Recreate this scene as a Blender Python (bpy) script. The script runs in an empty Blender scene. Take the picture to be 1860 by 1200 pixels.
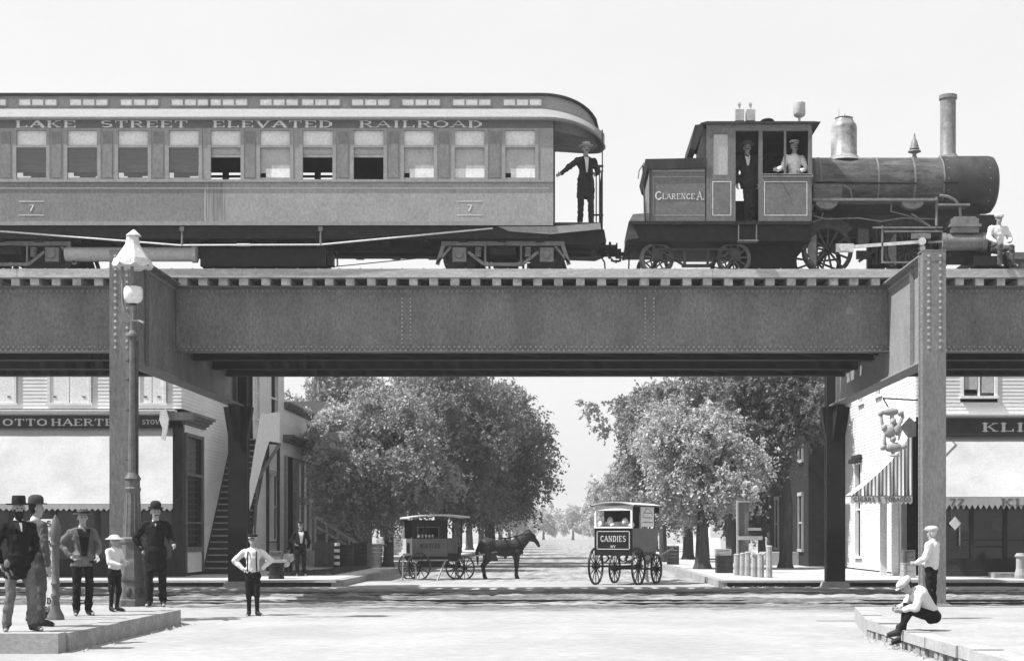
import bpy, bmesh, math, random
import numpy as np
from mathutils import Vector, Matrix, Euler
R = math.radians
random.seed(7)
F = 2700.0; CX = 1020.0; HY = 970.0; CH = 1.5
def PX(px, Y): return (px - CX) * Y / F
def PZ(py, Y): return CH - (py - HY) * Y / F
scene = bpy.context.scene
col = scene.collection

# ---------------------------------------------------------------- materials
def new_mat(name):
    m = bpy.data.materials.new(name); m.use_nodes = True
    nt = m.node_tree; nt.nodes.clear()
    out = nt.nodes.new('ShaderNodeOutputMaterial')
    bs = nt.nodes.new('ShaderNodeBsdfPrincipled')
    nt.links.new(bs.outputs[0], out.inputs[0])
    return m, nt, bs, out
def g3(v): return (v, v, v, 1)
def mat(name, base, var=.25, scale=4, rough=.7, bump=0.0, bscale=40, metal=0.0, stretch=(1, 1, 1), spec=.25, fine=.12):
    bscale = min(bscale, 17); fine = min(fine*1.5+.05, .5)
    base = base*(.55 + .35*min(1, base/.7)) if base > .03 else base*.5
    m, nt, bs, out = new_mat(name)
    tc = nt.nodes.new('ShaderNodeTexCoord')
    mp = nt.nodes.new('ShaderNodeMapping'); mp.inputs['Scale'].default_value = stretch
    nt.links.new(tc.outputs['Object'], mp.inputs[0])
    n1 = nt.nodes.new('ShaderNodeTexNoise'); n1.inputs['Scale'].default_value = scale; n1.inputs['Detail'].default_value = 6
    n1.inputs['Roughness'].default_value = .65
    nt.links.new(mp.outputs[0], n1.inputs[0])
    cr = nt.nodes.new('ShaderNodeMapRange'); cr.inputs[1].default_value = .3; cr.inputs[2].default_value = .7
    cr.inputs[3].default_value = base * (1 - var); cr.inputs[4].default_value = base * (1 + var)
    nt.links.new(n1.outputs[0], cr.inputs[0])
    n2 = nt.nodes.new('ShaderNodeTexNoise'); n2.inputs['Scale'].default_value = bscale; n2.inputs['Detail'].default_value = 6; n2.inputs['Roughness'].default_value = .75
    nt.links.new(mp.outputs[0], n2.inputs[0])
    c2 = nt.nodes.new('ShaderNodeMapRange'); c2.inputs[1].default_value = .3; c2.inputs[2].default_value = .7
    c2.inputs[3].default_value = 1 - fine; c2.inputs[4].default_value = 1 + fine
    nt.links.new(n2.outputs[0], c2.inputs[0])
    mu = nt.nodes.new('ShaderNodeMath'); mu.operation = 'MULTIPLY'
    nt.links.new(cr.outputs[0], mu.inputs[0]); nt.links.new(c2.outputs[0], mu.inputs[1])
    nt.links.new(mu.outputs[0], bs.inputs['Base Color'])
    bs.inputs['Roughness'].default_value = rough; bs.inputs['Metallic'].default_value = metal
    bs.inputs['Specular IOR Level'].default_value = spec if base > .06 else min(spec, .08)
    if bump:
        b = nt.nodes.new('ShaderNodeBump'); b.inputs['Strength'].default_value = bump; b.inputs['Distance'].default_value = .02
        nt.links.new(n2.outputs[0], b.inputs['Height']); nt.links.new(b.outputs[0], bs.inputs['Normal'])
    return m
M = {}
M['girder'] = mat('girder_paint', .205, .3, 1.0, .6, .25, 60, stretch=(1, 1, .55), fine=.3)
M['rivet'] = mat('rivet_heads_lit', .4, .3, 3, .5)  # paler than the plates: light on the heads put in as colour
M['letter_board'] = mat('letter_board', .16, .12, 2.2, .45)
M['louvre'] = mat('louvre_blind', .11, .6, 3, .7, stretch=(.5, 1, 9))
M['girder_pale'] = mat('girder_paint_lit_pale', .30, .14, 1.6, .6, .2, 60, fine=.18)  # paler girder copy with the sunlit side put in; paint mark shares it
M['girder_shaded'] = mat('girder_paint_shaded', .029, .3, 2, .6, .2, 60)  # darker copy of the girder colour, shade under the deck put in
M['col_near'] = mat('column_paint', .175, .22, 2.2, .6, .2, 60, stretch=(1, 1, .4), fine=.25)
M['col_far'] = mat('column_far_dark', .035, .3, 2.2, .6, .2, 60)  # far columns in a darker tone than the near pair
M['timber'] = mat('timber_weathered', .46, .22, 3, .85, .3, 50, stretch=(.4, 1, 3), fine=.25)
M['tie'] = mat('tie_wood', .5, .35, 5, .9, .3, 40)
M['rail'] = mat('rail_steel', .12, .2, 5, .4, metal=.6)
M['iron'] = mat('black_iron', .035, .4, 6, .5, .1, 40)
M['iron2'] = mat('grey_iron', .085, .4, 6, .5, .15, 40)
M['iron3'] = mat('worn_iron', .22, .35, 6, .45, .15, 40)
M['bright'] = mat('bright_steel', .62, .12, 8, .3, metal=.3)
M['car_dark'] = mat('car_varnish', .235, .12, 2.2, .45, .05, 70, stretch=(1, 1, .6), fine=.2)
M['car_light'] = mat('car_varnish_light', .34, .12, 2.2, .45, .05, 70, stretch=(1, 1, .6), fine=.18)
M['car_streak'] = mat('car_varnish_streaked', .26, .6, 14, .5, .05, 70, stretch=(1, 1, .05), fine=.2)
M['car_frame'] = mat('car_window_frame', .32, .14, 5, .5)
M['car_roof'] = mat('car_roof_canvas', .31, .08, 3, .8, .1, 30)
M['car_roof2'] = mat('car_roof_grey', .34, .15, 3, .7)
M['blind'] = mat('blind_cloth', .7, .12, 5, .9)
M['blind2'] = mat('blind_cloth_grey', .46, .14, 5, .9)
M['sky_pane'] = mat('clerestory_sky_tone', .8, .08, 6, .3)  # sky showing through the clerestory panes put in as a pale colour
M['gilt'] = mat('gilt_lettering', .62, .12, 10, .5)
M['white'] = mat('white_paint', .74, .08, 2, .7, .1, 30)
M['white2'] = mat('white_clapboard', .66, .10, 1.5, .75, .15, 30, stretch=(.3, .3, 2), fine=.06)
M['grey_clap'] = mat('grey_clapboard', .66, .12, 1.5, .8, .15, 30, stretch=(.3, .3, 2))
M['signdark'] = mat('sign_board_dark', .06, .25, 3, .6)
M['wood_dark'] = mat('dark_wood', .06, .35, 4, .8, .2, 30, stretch=(1, 1, .3))
M['wood_mid'] = mat('mid_wood', .17, .35, 4, .85, .25, 30, stretch=(1, 1, .3))
M['wood_pale'] = mat('pale_wood', .4, .22, 3, .85, .25, 30)
M['canvas'] = mat('awning_canvas', .55, .06, 1.2, .9, .1, 20, fine=.05)
M['canvas2'] = mat('awning_canvas_shop', .46, .16, .9, .9, .1, 20, fine=.05)
M['black'] = mat('black_interior', .012, .3, 3, .9)
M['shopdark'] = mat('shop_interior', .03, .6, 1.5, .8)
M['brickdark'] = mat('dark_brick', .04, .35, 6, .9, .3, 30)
M['stone'] = mat('kerb_stone', .36, .25, 3, .9, .5, 25, fine=.2)
M['stone_pale'] = mat('pale_stone', .4, .12, 2, .9, .4, 20)
M['walk'] = mat('sidewalk_stone', .37, .16, .9, .9, .3, 14, fine=.12)
M['cloth_bright'] = mat('cloth_bright', .85, .05, 6, .9)
M['walk_far'] = mat('boardwalk', .47, .2, 1.2, .9, .3, 14)
M['walk_wood'] = mat('plank_walk', .55, .2, 2, .9, .3, 14)
M['bark'] = mat('tree_bark', .09, .4, 6, .95, .6, 25, stretch=(1, 1, .25))
M['skin'] = mat('skin', .36, .06, 12, .6, fine=.04)
M['skin_dark'] = mat('skin_shade', .33, .06, 12, .6, fine=.04)
M['hair'] = mat('hair', .03, .4, 30, .6)
M['cloth_black'] = mat('cloth_black', .022, .35, 5, .9, .3, 60)
M['cloth_dark'] = mat('cloth_dark', .04, .35, 5, .9, .3, 60)
M['cloth_mid'] = mat('cloth_mid', .105, .3, 6, .9, .35, 70)
M['cloth_grey'] = mat('cloth_grey', .17, .3, 6, .9, .35, 70)
M['cloth_white'] = mat('cloth_white', .62, .06, 6, .9, .2, 50, fine=.04)
M['straw'] = mat('straw', .5, .18, 20, .8, .3, 80)
M['felt'] = mat('felt', .035, .3, 10, .8)
M['felt2'] = mat('felt_grey', .085, .3, 10, .8)
M['leather'] = mat('leather', .03, .4, 12, .5)
M['boot'] = mat('dusty_boot', .06, .4, 12, .7)
M['horse'] = mat('horse_coat_dark', .05, .35, 4, .5, .1, 60)
M['horse2'] = mat('horse_coat_pale', .5, .15, 4, .7, .1, 60)
M['lamp_paint'] = mat('lamp_pale_paint', .58, .1, 5, .6)
M['lamp_iron'] = mat('lamp_cast_iron', .14, .35, 6, .6, .2, 30)
M['globe'] = mat('milk_glass', .7, .05, 6, .25)
M['wagon_dark'] = mat('wagon_dark_paint', .028, .3, 4, .4)
M['wagon_mid'] = mat('wagon_mid_paint', .12, .22, 4, .5)
M['wagon_grey'] = mat('wagon_grey_paint', .15, .2, 4, .6)
M['fabric_pale'] = mat('pale_goods', .7, .2, 8, .8)
M['grass'] = mat('grass_blades', .12, .4, 3, .9)
M['steps'] = mat('stair_wood', .06, .3, 4, .85, .2, 30)

def glass(f=.14):
    m, nt, bs, out = new_mat('window_glass' if f > .1 else 'shop_glass')
    nt.nodes.remove(bs)
    t = nt.nodes.new('ShaderNodeBsdfTransparent'); t.inputs[0].default_value = g3(.8)
    gl = nt.nodes.new('ShaderNodeBsdfGlossy'); gl.inputs['Roughness'].default_value = .08; gl.inputs[0].default_value = g3(.9)
    mx = nt.nodes.new('ShaderNodeMixShader'); mx.inputs[0].default_value = f
    nt.links.new(t.outputs[0], mx.inputs[1]); nt.links.new(gl.outputs[0], mx.inputs[2]); nt.links.new(mx.outputs[0], out.inputs[0])
    return m
M['glass'] = glass(); M['glass_dark'] = glass(.03); M['glass_car'] = glass(.06)
def leafmat(name, base, var):
    m, nt, bs, out = new_mat(name)
    tc = nt.nodes.new('ShaderNodeTexCoord')
    n = nt.nodes.new('ShaderNodeTexNoise'); n.inputs['Scale'].default_value = .8; n.inputs['Detail'].default_value = 8
    n.inputs['Roughness'].default_value = .75
    nt.links.new(tc.outputs['Object'], n.inputs[0])
    cr = nt.nodes.new('ShaderNodeMapRange'); cr.inputs[1].default_value = .35; cr.inputs[2].default_value = .65
    cr.inputs[3].default_value = base * (1 - var); cr.inputs[4].default_value = base * (1 + var)
    nt.links.new(n.outputs[0], cr.inputs[0]); nt.links.new(cr.outputs[0], bs.inputs['Base Color'])
    bs.inputs['Roughness'].default_value = .6
    tr = nt.nodes.new('ShaderNodeBsdfTranslucent'); nt.links.new(cr.outputs[0], tr.inputs[0])
    mx = nt.nodes.new('ShaderNodeMixShader'); mx.inputs[0].default_value = .3
    nt.links.new(bs.outputs[0], mx.inputs[1]); nt.links.new(tr.outputs[0], mx.inputs[2]); nt.links.new(mx.outputs[0], out.inputs[0])
    return m
M['leaf'] = leafmat('leaves_dark', .14, .5)
M['leaf2'] = leafmat('leaves_light', .40, .45)
M['leaf_haze'] = leafmat('leaves_haze_tint', .42, .3)  # distance haze of the far trees put into the leaf colour
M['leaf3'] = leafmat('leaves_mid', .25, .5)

# striped awning
def stripes():
    m, nt, bs, out = new_mat('striped_canvas')
    tc = nt.nodes.new('ShaderNodeTexCoord')
    sp = nt.nodes.new('ShaderNodeSeparateXYZ'); nt.links.new(tc.outputs['UV'], sp.inputs[0])
    w = nt.nodes.new('ShaderNodeMath'); w.operation = 'MULTIPLY'; w.inputs[1].default_value = 14
    nt.links.new(sp.outputs[0], w.inputs[0])
    f = nt.nodes.new('ShaderNodeMath'); f.operation = 'FRACT'; nt.links.new(w.outputs[0], f.inputs[0])
    g = nt.nodes.new('ShaderNodeMath'); g.operation = 'GREATER_THAN'; g.inputs[1].default_value = .5; nt.links.new(f.outputs[0], g.inputs[0])
    mr = nt.nodes.new('ShaderNodeMapRange'); mr.inputs[3].default_value = .7; mr.inputs[4].default_value = .13
    nt.links.new(g.outputs[0], mr.inputs[0]); nt.links.new(mr.outputs[0], bs.inputs['Base Color'])
    bs.inputs['Roughness'].default_value = .9
    return m
M['stripes'] = stripes()

# ---------------------------------------------------------------- mesh helpers
def loc_of(parent):
    v = Vector((0, 0, 0)); p = parent
    while p is not None:
        v += p.location; p = p.parent
    return v
class MB:
    def __init__(s): s.v = []; s.f = []; s.smooth = False
    def add(s, vs, fs):
        n = len(s.v); s.v += [tuple(v) for v in vs]; s.f += [tuple(i + n for i in f) for f in fs]; return s
    def box(s, x0, x1, y0, y1, z0, z1):
        if x0 > x1: x0, x1 = x1, x0
        if y0 > y1: y0, y1 = y1, y0
        if z0 > z1: z0, z1 = z1, z0
        return s.add([(x0,y0,z0),(x1,y0,z0),(x1,y1,z0),(x0,y1,z0),(x0,y0,z1),(x1,y0,z1),(x1,y1,z1),(x0,y1,z1)],
              [(0,3,2,1),(4,5,6,7),(0,1,5,4),(1,2,6,5),(2,3,7,6),(3,0,4,7)])
    def bar(s, p0, p1, w, h, up=(0,0,1)):
        p0 = Vector(p0); p1 = Vector(p1); d = (p1 - p0).normalized(); u = Vector(up)
        if abs(d.dot(u)) > .95: u = Vector((1,0,0))
        a = d.cross(u).normalized() * w / 2; b = a.cross(d).normalized() * h / 2
        vs = []
        for p in (p0, p1):
            for (i, j) in ((-1,-1),(1,-1),(1,1),(-1,1)): vs.append(p + a*i + b*j)
        return s.add(vs, [(0,1,2,3),(7,6,5,4),(0,4,5,1),(1,5,6,2),(2,6,7,3),(3,7,4,0)])
    def cyl(s, p0, p1, r0, r1=None, n=12, cap=True):
        if r1 is None: r1 = r0
        p0 = Vector(p0); p1 = Vector(p1); d = (p1 - p0).normalized()
        u = Vector((0,0,1)) if abs(d.z) < .9 else Vector((1,0,0))
        a = d.cross(u).normalized(); b = d.cross(a)
        vs = []
        for p, r in ((p0, r0), (p1, r1)):
            for i in range(n):
                t = 2*math.pi*i/n; vs.append(p + a*math.cos(t)*r + b*math.sin(t)*r)
        fs = [(i, (i+1) % n, n+(i+1) % n, n+i) for i in range(n)]
        if cap: fs += [tuple(range(n-1,-1,-1)), tuple(range(n, 2*n))]
        return s.add(vs, fs)
    def tube(s, pts, r, n=6):
        for a, b in zip(pts[:-1], pts[1:]): s.cyl(a, b, r, r, n)
        return s
    def lathe(s, prof, c, n=16, axis='z', rot=0):
        vs = []; fs = []
        for (r, h) in prof:
            for i in range(n):
                t = 2*math.pi*i/n + rot; x, y = r*math.cos(t), r*math.sin(t)
                p = (x, y, h) if axis == 'z' else ((h, x, y) if axis == 'x' else (x, h, y))
                vs.append((p[0]+c[0], p[1]+c[1], p[2]+c[2]))
        k = len(prof)
        for j in range(k-1):
            for i in range(n): fs.append((j*n+i, j*n+(i+1) % n, (j+1)*n+(i+1) % n, (j+1)*n+i))
        fs.append(tuple(range(n-1,-1,-1))); fs.append(tuple((k-1)*n+i for i in range(n)))
        return s.add(vs, fs)
    def prism(s, poly, y0, y1, plane='xz'):
        n = len(poly); vs = []
        for y in (y0, y1):
            for (a, b) in poly:
                vs.append({'xz': (a, y, b), 'yz': (y, a, b), 'xy': (a, b, y)}[plane])
        fs = [tuple(range(n)), tuple(range(2*n-1, n-1, -1))] + [(i, n+i, n+(i+1) % n, (i+1) % n) for i in range(n)]
        return s.add(vs, fs)
    def dome(s, p, n, r):
        # small rivet head at p, normal n
        n = Vector(n); u = Vector((0,0,1)) if abs(n.z) < .9 else Vector((1,0,0))
        a = n.cross(u).normalized(); b = n.cross(a); p = Vector(p); vs = []
        for (rr, h) in ((1, 0), (.75, .45)):
            for i in range(6):
                t = math.pi*i/3; vs.append(p + (a*math.cos(t) + b*math.sin(t))*r*rr + n*h*r)
        return s.add(vs, [(i, (i+1) % 6, 6+(i+1) % 6, 6+i) for i in range(6)] + [tuple(range(6, 12))])
    def ell(s, c, r, seg=12, rings=8, rot=None):
        vs = []; fs = []
        for j in range(rings+1):
            ph = math.pi*j/rings
            for i in range(seg):
                t = 2*math.pi*i/seg
                v = Vector((r[0]*math.sin(ph)*math.cos(t), r[1]*math.sin(ph)*math.sin(t), r[2]*math.cos(ph)))
                if rot is not None: v = rot @ v
                vs.append(v + Vector(c))
        for j in range(rings):
            for i in range(seg): fs.append((j*seg+i, (j+1)*seg+i, (j+1)*seg+(i+1) % seg, j*seg+(i+1) % seg))
        return s.add(vs, fs)
    def cap(s, p0, p1, r0, r1, n=10):
        p0 = Vector(p0); p1 = Vector(p1)
        if (p1-p0).length < 1e-5: p1 = p0 + Vector((0,0,1e-3))
        d = (p1-p0).normalized(); u = Vector((0,0,1)) if abs(d.z) < .9 else Vector((1,0,0))
        a = d.cross(u).normalized(); b = d.cross(a); rings = []
        for k in range(4):
            t = math.pi/2*(1 - k/3.2); rings.append((p0 - d*r0*math.sin(t), max(r0*math.cos(t), r0*.05)))
        for k in range(4):
            t = math.pi/2*((k+.2)/3.2); rings.append((p1 + d*r1*math.sin(t), max(r1*math.cos(t), r1*.05)))
        vs = []
        for (c, r) in rings:
            for i in range(n):
                t = 2*math.pi*i/n; vs.append(c + a*math.cos(t)*r + b*math.sin(t)*r)
        fs = []
        for j in range(7):
            for i in range(n): fs.append((j*n+i, j*n+(i+1) % n, (j+1)*n+(i+1) % n, (j+1)*n+i))
        fs.append(tuple(range(n-1,-1,-1))); fs.append(tuple(7*n+i for i in range(n)))
        return s.add(vs, fs)
    def frust(s, p0, p1, r0, r1, n=18):
        vs = []
        for p, r in ((p0, r0), (p1, r1)):
            for i in range(n): t = 2*math.pi*i/n; vs.append((p[0]+r[0]*math.cos(t), p[1]+r[1]*math.sin(t), p[2]))
        return s.add(vs, [(i, (i+1) % n, n+(i+1) % n, n+i) for i in range(n)] + [tuple(range(n-1,-1,-1)), tuple(range(n, 2*n))])
    def build(s, name, m, parent=None, smooth=False, local=False, origin=None):
        me = bpy.data.meshes.new(name)
        off = Vector((0,0,0)) if local else loc_of(parent)
        if origin is not None: off = Vector(origin)
        me.from_pydata([tuple(Vector(v) - off) for v in s.v], [], s.f); me.update()
        bm = bmesh.new(); bm.from_mesh(me); bmesh.ops.recalc_face_normals(bm, faces=bm.faces); bm.to_mesh(me); bm.free()
        if m is not None: me.materials.append(m)
        if smooth: me.polygons.foreach_set('use_smooth', [True]*len(me.polygons))
        o = bpy.data.objects.new(name, me); col.objects.link(o)
        if origin is not None: o.location = origin
        if parent is not None:
            o.parent = parent
        return o
def smooth_by_angle(o, ang=40):
    me = o.data; me.polygons.foreach_set('use_smooth', [True]*len(me.polygons))
    bm = bmesh.new(); bm.from_mesh(me)
    for e in bm.edges:
        if len(e.link_faces) == 2 and e.calc_face_angle(0) > R(ang): e.smooth = False
    bm.to_mesh(me); bm.free(); return o
def tag(o, label=None, cat=None, group=None, kind=None):
    if label: o['label'] = label
    if cat: o['category'] = cat
    if group: o['group'] = group
    if kind: o['kind'] = kind
    return o
def empty(name, loc, label=None, cat=None, group=None, rz=0):
    o = bpy.data.objects.new(name, None); col.objects.link(o); o.location = loc; o.rotation_euler = (0,0,rz)
    o.empty_display_size = .3
    return tag(o, label, cat, group)
def one(mb, name, m, label, cat, group=None, origin=None, smooth=False):
    if origin is None:
        xs = [v[0] for v in mb.v]; ys = [v[1] for v in mb.v]; zs = [v[2] for v in mb.v]
        origin = ((min(xs)+max(xs))/2, (min(ys)+max(ys))/2, min(zs))
    o = mb.build(name, m, None, smooth, origin=origin); return tag(o, label, cat, group)
def copy_tree(o, parent=None):
    c = o.copy(); col.objects.link(c); c.parent = parent
    for ch in list(o.children): copy_tree(ch, c)
    return c
from mathutils import noise as mnoise
def blob(name, mb, voxel, m, parent=None, it=2, origin=None, local=True, wr=0):
    me = bpy.data.meshes.new('tmp'); me.from_pydata(mb.v, [], mb.f)
    o = bpy.data.objects.new('tmp', me); col.objects.link(o)
    r = o.modifiers.new('r', 'REMESH'); r.mode = 'VOXEL'; r.voxel_size = voxel; r.adaptivity = 0
    s = o.modifiers.new('s', 'SMOOTH'); s.iterations = it; s.factor = .5
    dg = bpy.context.evaluated_depsgraph_get(); dg.update()
    nm = bpy.data.meshes.new_from_object(o.evaluated_get(dg))
    bpy.data.objects.remove(o); bpy.data.meshes.remove(me)
    if wr:
        sd = random.uniform(0, 50)
        co = [v.co.copy() for v in nm.vertices]; no = [v.normal.copy() for v in nm.vertices]
        for v, c, n_ in zip(nm.vertices, co, no):
            f = mnoise.noise((c.x*9+sd, c.y*9, c.z*14)) + .7*mnoise.noise((c.x*22, c.y*22+sd, c.z*16+c.x*12))
            v.co = c + n_*wr*f
    nm.name = name; nm.materials.clear(); nm.materials.append(m)
    nm.polygons.foreach_set('use_smooth', [True]*len(nm.polygons))
    ob = bpy.data.objects.new(name, nm); col.objects.link(ob)
    if parent is not None: ob.parent = parent
    return ob

# ---------------------------------------------------------------- lettering (slab serif strokes)
def arc(cx, cy, rx, ry, a0, a1, n=8):
    return [(cx + rx*math.cos(R(a0 + (a1-a0)*i/n)), cy + ry*math.sin(R(a0 + (a1-a0)*i/n))) for i in range(n+1)]
V, H_, S_ = .17, .09, .08
G = {
 'A': (.86, [(V, [(.43,1),(.8,.03)]), (H_, [(.43,1),(.06,.03)]), (H_, [(.2,.36),(.66,.36)])], [(.06,0),(.8,0)]),
 'B': (.75, [(V, [(.16,0),(.16,1)]), (H_, [(.02,.96),(.4,.96)]), (V*.8, arc(.38,.75,.24,.22,90,-90)), (H_, [(.16,.52),(.42,.52)]), (V*.8, arc(.4,.28,.27,.25,90,-90)), (H_, [(.02,.04),(.42,.04)])], []),
 'C': (.78, [(V, arc(.42,.5,.34,.46,50,310,12))], [(.66,.2)]),
 'D': (.82, [(V, [(.16,0),(.16,1)]), (H_, [(.02,.96),(.4,.96)]), (V, arc(.36,.5,.36,.46,90,-90,10)), (H_, [(.02,.04),(.4,.04)])], []),
 'E': (.74, [(V, [(.16,0),(.16,1)]), (H_, [(.02,.96),(.66,.96)]), (H_, [(.16,.5),(.5,.5)]), (H_, [(.02,.04),(.68,.04)]), (S_, [(.66,1),(.66,.78)]), (S_, [(.68,0),(.68,.24)])], []),
 'F': (.7, [(V, [(.16,0),(.16,1)]), (H_, [(.02,.96),(.64,.96)]), (H_, [(.16,.5),(.48,.5)]), (S_, [(.64,1),(.64,.76)])], [(.16,0)]),
 'G': (.82, [(V, arc(.42,.5,.34,.46,50,330,12)), (V*.8, [(.7,.05),(.7,.42)]), (H_, [(.5,.42),(.8,.42)])], []),
 'H': (.9, [(V, [(.16,0),(.16,1)]), (V, [(.72,0),(.72,1)]), (H_, [(.16,.5),(.72,.5)])], [(.16,0),(.72,0),(.16,1),(.72,1)]),
 'I': (.42, [(V, [(.2,0),(.2,1)])], [(.2,0),(.2,1)]),
 'K': (.86, [(V, [(.16,0),(.16,1)]), (H_, [(.68,1),(.2,.42)]), (V, [(.36,.55),(.7,.03)])], [(.16,0),(.16,1),(.7,0),(.68,1)]),
 'L': (.72, [(V, [(.16,0),(.16,1)]), (H_, [(.02,.04),(.66,.04)]), (S_, [(.66,0),(.66,.28)])], [(.16,1)]),
 'N': (.9, [(H_, [(.16,0),(.16,1)]), (V, [(.16,1),(.72,0)]), (H_, [(.72,0),(.72,1)])], [(.16,0),(.16,1),(.72,1)]),
 'O': (.86, [(V*.9, arc(.42,.5,.34,.45,0,360,16))], []),
 'P': (.74, [(V, [(.16,0),(.16,1)]), (H_, [(.02,.96),(.4,.96)]), (V*.8, arc(.38,.72,.27,.25,90,-90)), (H_, [(.16,.47),(.4,.47)])], [(.16,0)]),
 'R': (.84, [(V, [(.16,0),(.16,1)]), (H_, [(.02,.96),(.4,.96)]), (V*.8, arc(.38,.74,.27,.23,90,-90)), (H_, [(.16,.5),(.4,.5)]), (V*.9, [(.42,.5),(.72,.03)])], [(.16,0),(.74,0)]),
 'S': (.72, [(V*.85, arc(.36,.74,.25,.22,30,250,9) + arc(.36,.27,.27,.23,80,-150,9))], []),
 'T': (.8, [(V, [(.4,0),(.4,1)]), (H_, [(.05,.96),(.75,.96)]), (S_, [(.06,1),(.06,.74)]), (S_, [(.74,1),(.74,.74)])], [(.4,0)]),
 'V': (.86, [(V, [(.1,1),(.43,0)]), (H_, [(.43,0),(.78,1)])], [(.1,1),(.78,1)]),
 'W': (1.15, [(V, [(.08,1),(.33,0)]), (H_, [(.33,0),(.56,.9)]), (V, [(.56,.9),(.8,0)]), (H_, [(.8,0),(1.05,1)])], [(.08,1),(1.05,1)]),
 'Y': (.86, [(V, [(.1,1),(.43,.45)]), (H_, [(.43,.45),(.78,1)]), (V, [(.43,.45),(.43,0)])], [(.43,0),(.1,1),(.78,1)]),
 'Z': (.75, [(H_, [(.05,.96),(.65,.96)]), (V, [(.62,.95),(.1,.05)]), (H_, [(.05,.04),(.68,.04)])], []),
 '7': (.6, [(H_, [(.05,.95),(.55,.95)]), (V*.8, [(.52,.95),(.22,0)])], []),
 '&': (.8, [(V*.7, arc(.36,.76,.18,.2,-40,220,8) + [(.7,.05)]), (V*.7, arc(.34,.26,.26,.24,100,360,8))], []),
 '.': (.3, [(V, [(.1,.0),(.1,.14)])], []), ',': (.3, [(V, [(.12,.12),(.06,-.12)])], []), ' ': (.55, [], []),
}
def lettering(s, T, W, h, depth=.006, spacing=.12, mb=None, bold=1.0):
    """T(u, v, w): w is outward; text of height h spread over width W from u=0."""
    mb = mb or MB(); tot = sum(G[c][0] + spacing for c in s) - spacing
    k = W / tot; x = 0; layer = 0
    for c in s:
        adv, strokes, ser = G[c]
        allst = list(strokes) + [(S_, [(a-.15, b+(.035 if b < .5 else -.035)), (a+.15, b+(.035 if b < .5 else -.035))]) for a, b in ser]
        for (t, pl) in allst:
            t *= bold
            for (a, b) in zip(pl[:-1], pl[1:]):
                layer = (layer + 1) % 9
                ax, ay, bx, by = (x+a[0])*k, a[1]*h, (x+b[0])*k, b[1]*h
                dx, dy = bx-ax, by-ay; L = math.hypot(dx, dy) or 1e-6
                nx, ny = -dy/L, dx/L
                horiz = abs(dx) > abs(dy)
                tt = t*(h if horiz else k)/2
                ex, ey = dx/L*tt*.35, dy/L*tt*.35
                d = depth + layer*.0004
                q = [(ax-ex+nx*tt, ay-ey+ny*tt), (bx+ex+nx*tt, by+ey+ny*tt), (bx+ex-nx*tt, by+ey-ny*tt), (ax-ex-nx*tt, ay-ey-ny*tt)]
                vs = [T(u, v, 0) for u, v in q] + [T(u, v, d) for u, v in q]
                mb.add(vs, [(0,1,2,3),(7,6,5,4),(0,4,5,1),(1,5,6,2),(2,6,7,3),(3,7,4,0)])
        x += adv + spacing
    return mb
def TF(x, y, z): return lambda u, v, w: (x+u, y-w, z+v)   # plane facing -Y

# ---------------------------------------------------------------- camera, world, sun
cam = bpy.data.objects.new('camera', bpy.data.cameras.new('camera')); col.objects.link(cam)
cam.location = (0, 0, CH); cam.rotation_euler = (R(90), 0, 0)
cam.data.sensor_width = 36; cam.data.lens = 36*F/1860
cam.data.shift_x = -90/1860; cam.data.shift_y = 370/1860
cam.data.clip_end = 3000; cam.data.clip_start = .1
scene.camera = cam
w = bpy.data.worlds.new('World'); scene.world = w; w.use_nodes = True
nt = w.node_tree; nt.nodes.clear()
sky = nt.nodes.new('ShaderNodeTexSky'); sky.sky_type = 'NISHITA'; sky.sun_disc = False
SUN = Vector((-.55, -.15, .84)).normalized()
el = math.asin(SUN.z); az = math.atan2(SUN.x, SUN.y)
sky.sun_elevation = el; sky.sun_rotation = az; sky.dust_density = 4; sky.air_density = 1.2
bw = nt.nodes.new('ShaderNodeRGBToBW'); bg = nt.nodes.new('ShaderNodeBackground'); wo = nt.nodes.new('ShaderNodeOutputWorld')
nt.links.new(sky.outputs[0], bw.inputs[0]); mxs = nt.nodes.new('ShaderNodeMapRange'); mxs.inputs[1].default_value = 0; mxs.inputs[2].default_value = 4; mxs.inputs[3].default_value = 1.6; mxs.inputs[4].default_value = 2.2
nt.links.new(bw.outputs[0], mxs.inputs[0]); tcw = nt.nodes.new('ShaderNodeTexCoord'); nw = nt.nodes.new('ShaderNodeTexNoise'); nw.inputs['Scale'].default_value = 9; nw.inputs['Detail'].default_value = 9; nw.inputs['Roughness'].default_value = .7
mpw = nt.nodes.new('ShaderNodeMapping'); mpw.inputs['Scale'].default_value = (1, 1, 2.2); nt.links.new(tcw.outputs['Generated'], mpw.inputs[0]); nt.links.new(mpw.outputs[0], nw.inputs[0])
mrw = nt.nodes.new('ShaderNodeMapRange'); mrw.inputs[1].default_value = .3; mrw.inputs[2].default_value = .7; mrw.inputs[3].default_value = .985; mrw.inputs[4].default_value = 1.02; nt.links.new(nw.outputs[0], mrw.inputs[0])
mlw = nt.nodes.new('ShaderNodeMath'); mlw.operation = 'MULTIPLY'; nt.links.new(mxs.outputs[0], mlw.inputs[0]); nt.links.new(mrw.outputs[0], mlw.inputs[1]); nt.links.new(mlw.outputs[0], bg.inputs[0]); nt.links.new(bg.outputs[0], wo.inputs[0])
bg.inputs[1].default_value = .15
sl = bpy.data.lights.new('sun', 'SUN'); sl.energy = 3.0; sl.angle = R(.6); sl.color = (1, 1, 1)
so = bpy.data.objects.new('sun', sl); col.objects.link(so); so.rotation_euler = SUN.to_track_quat('Z', 'Y').to_euler(); so.location = (0,0,60)
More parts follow.
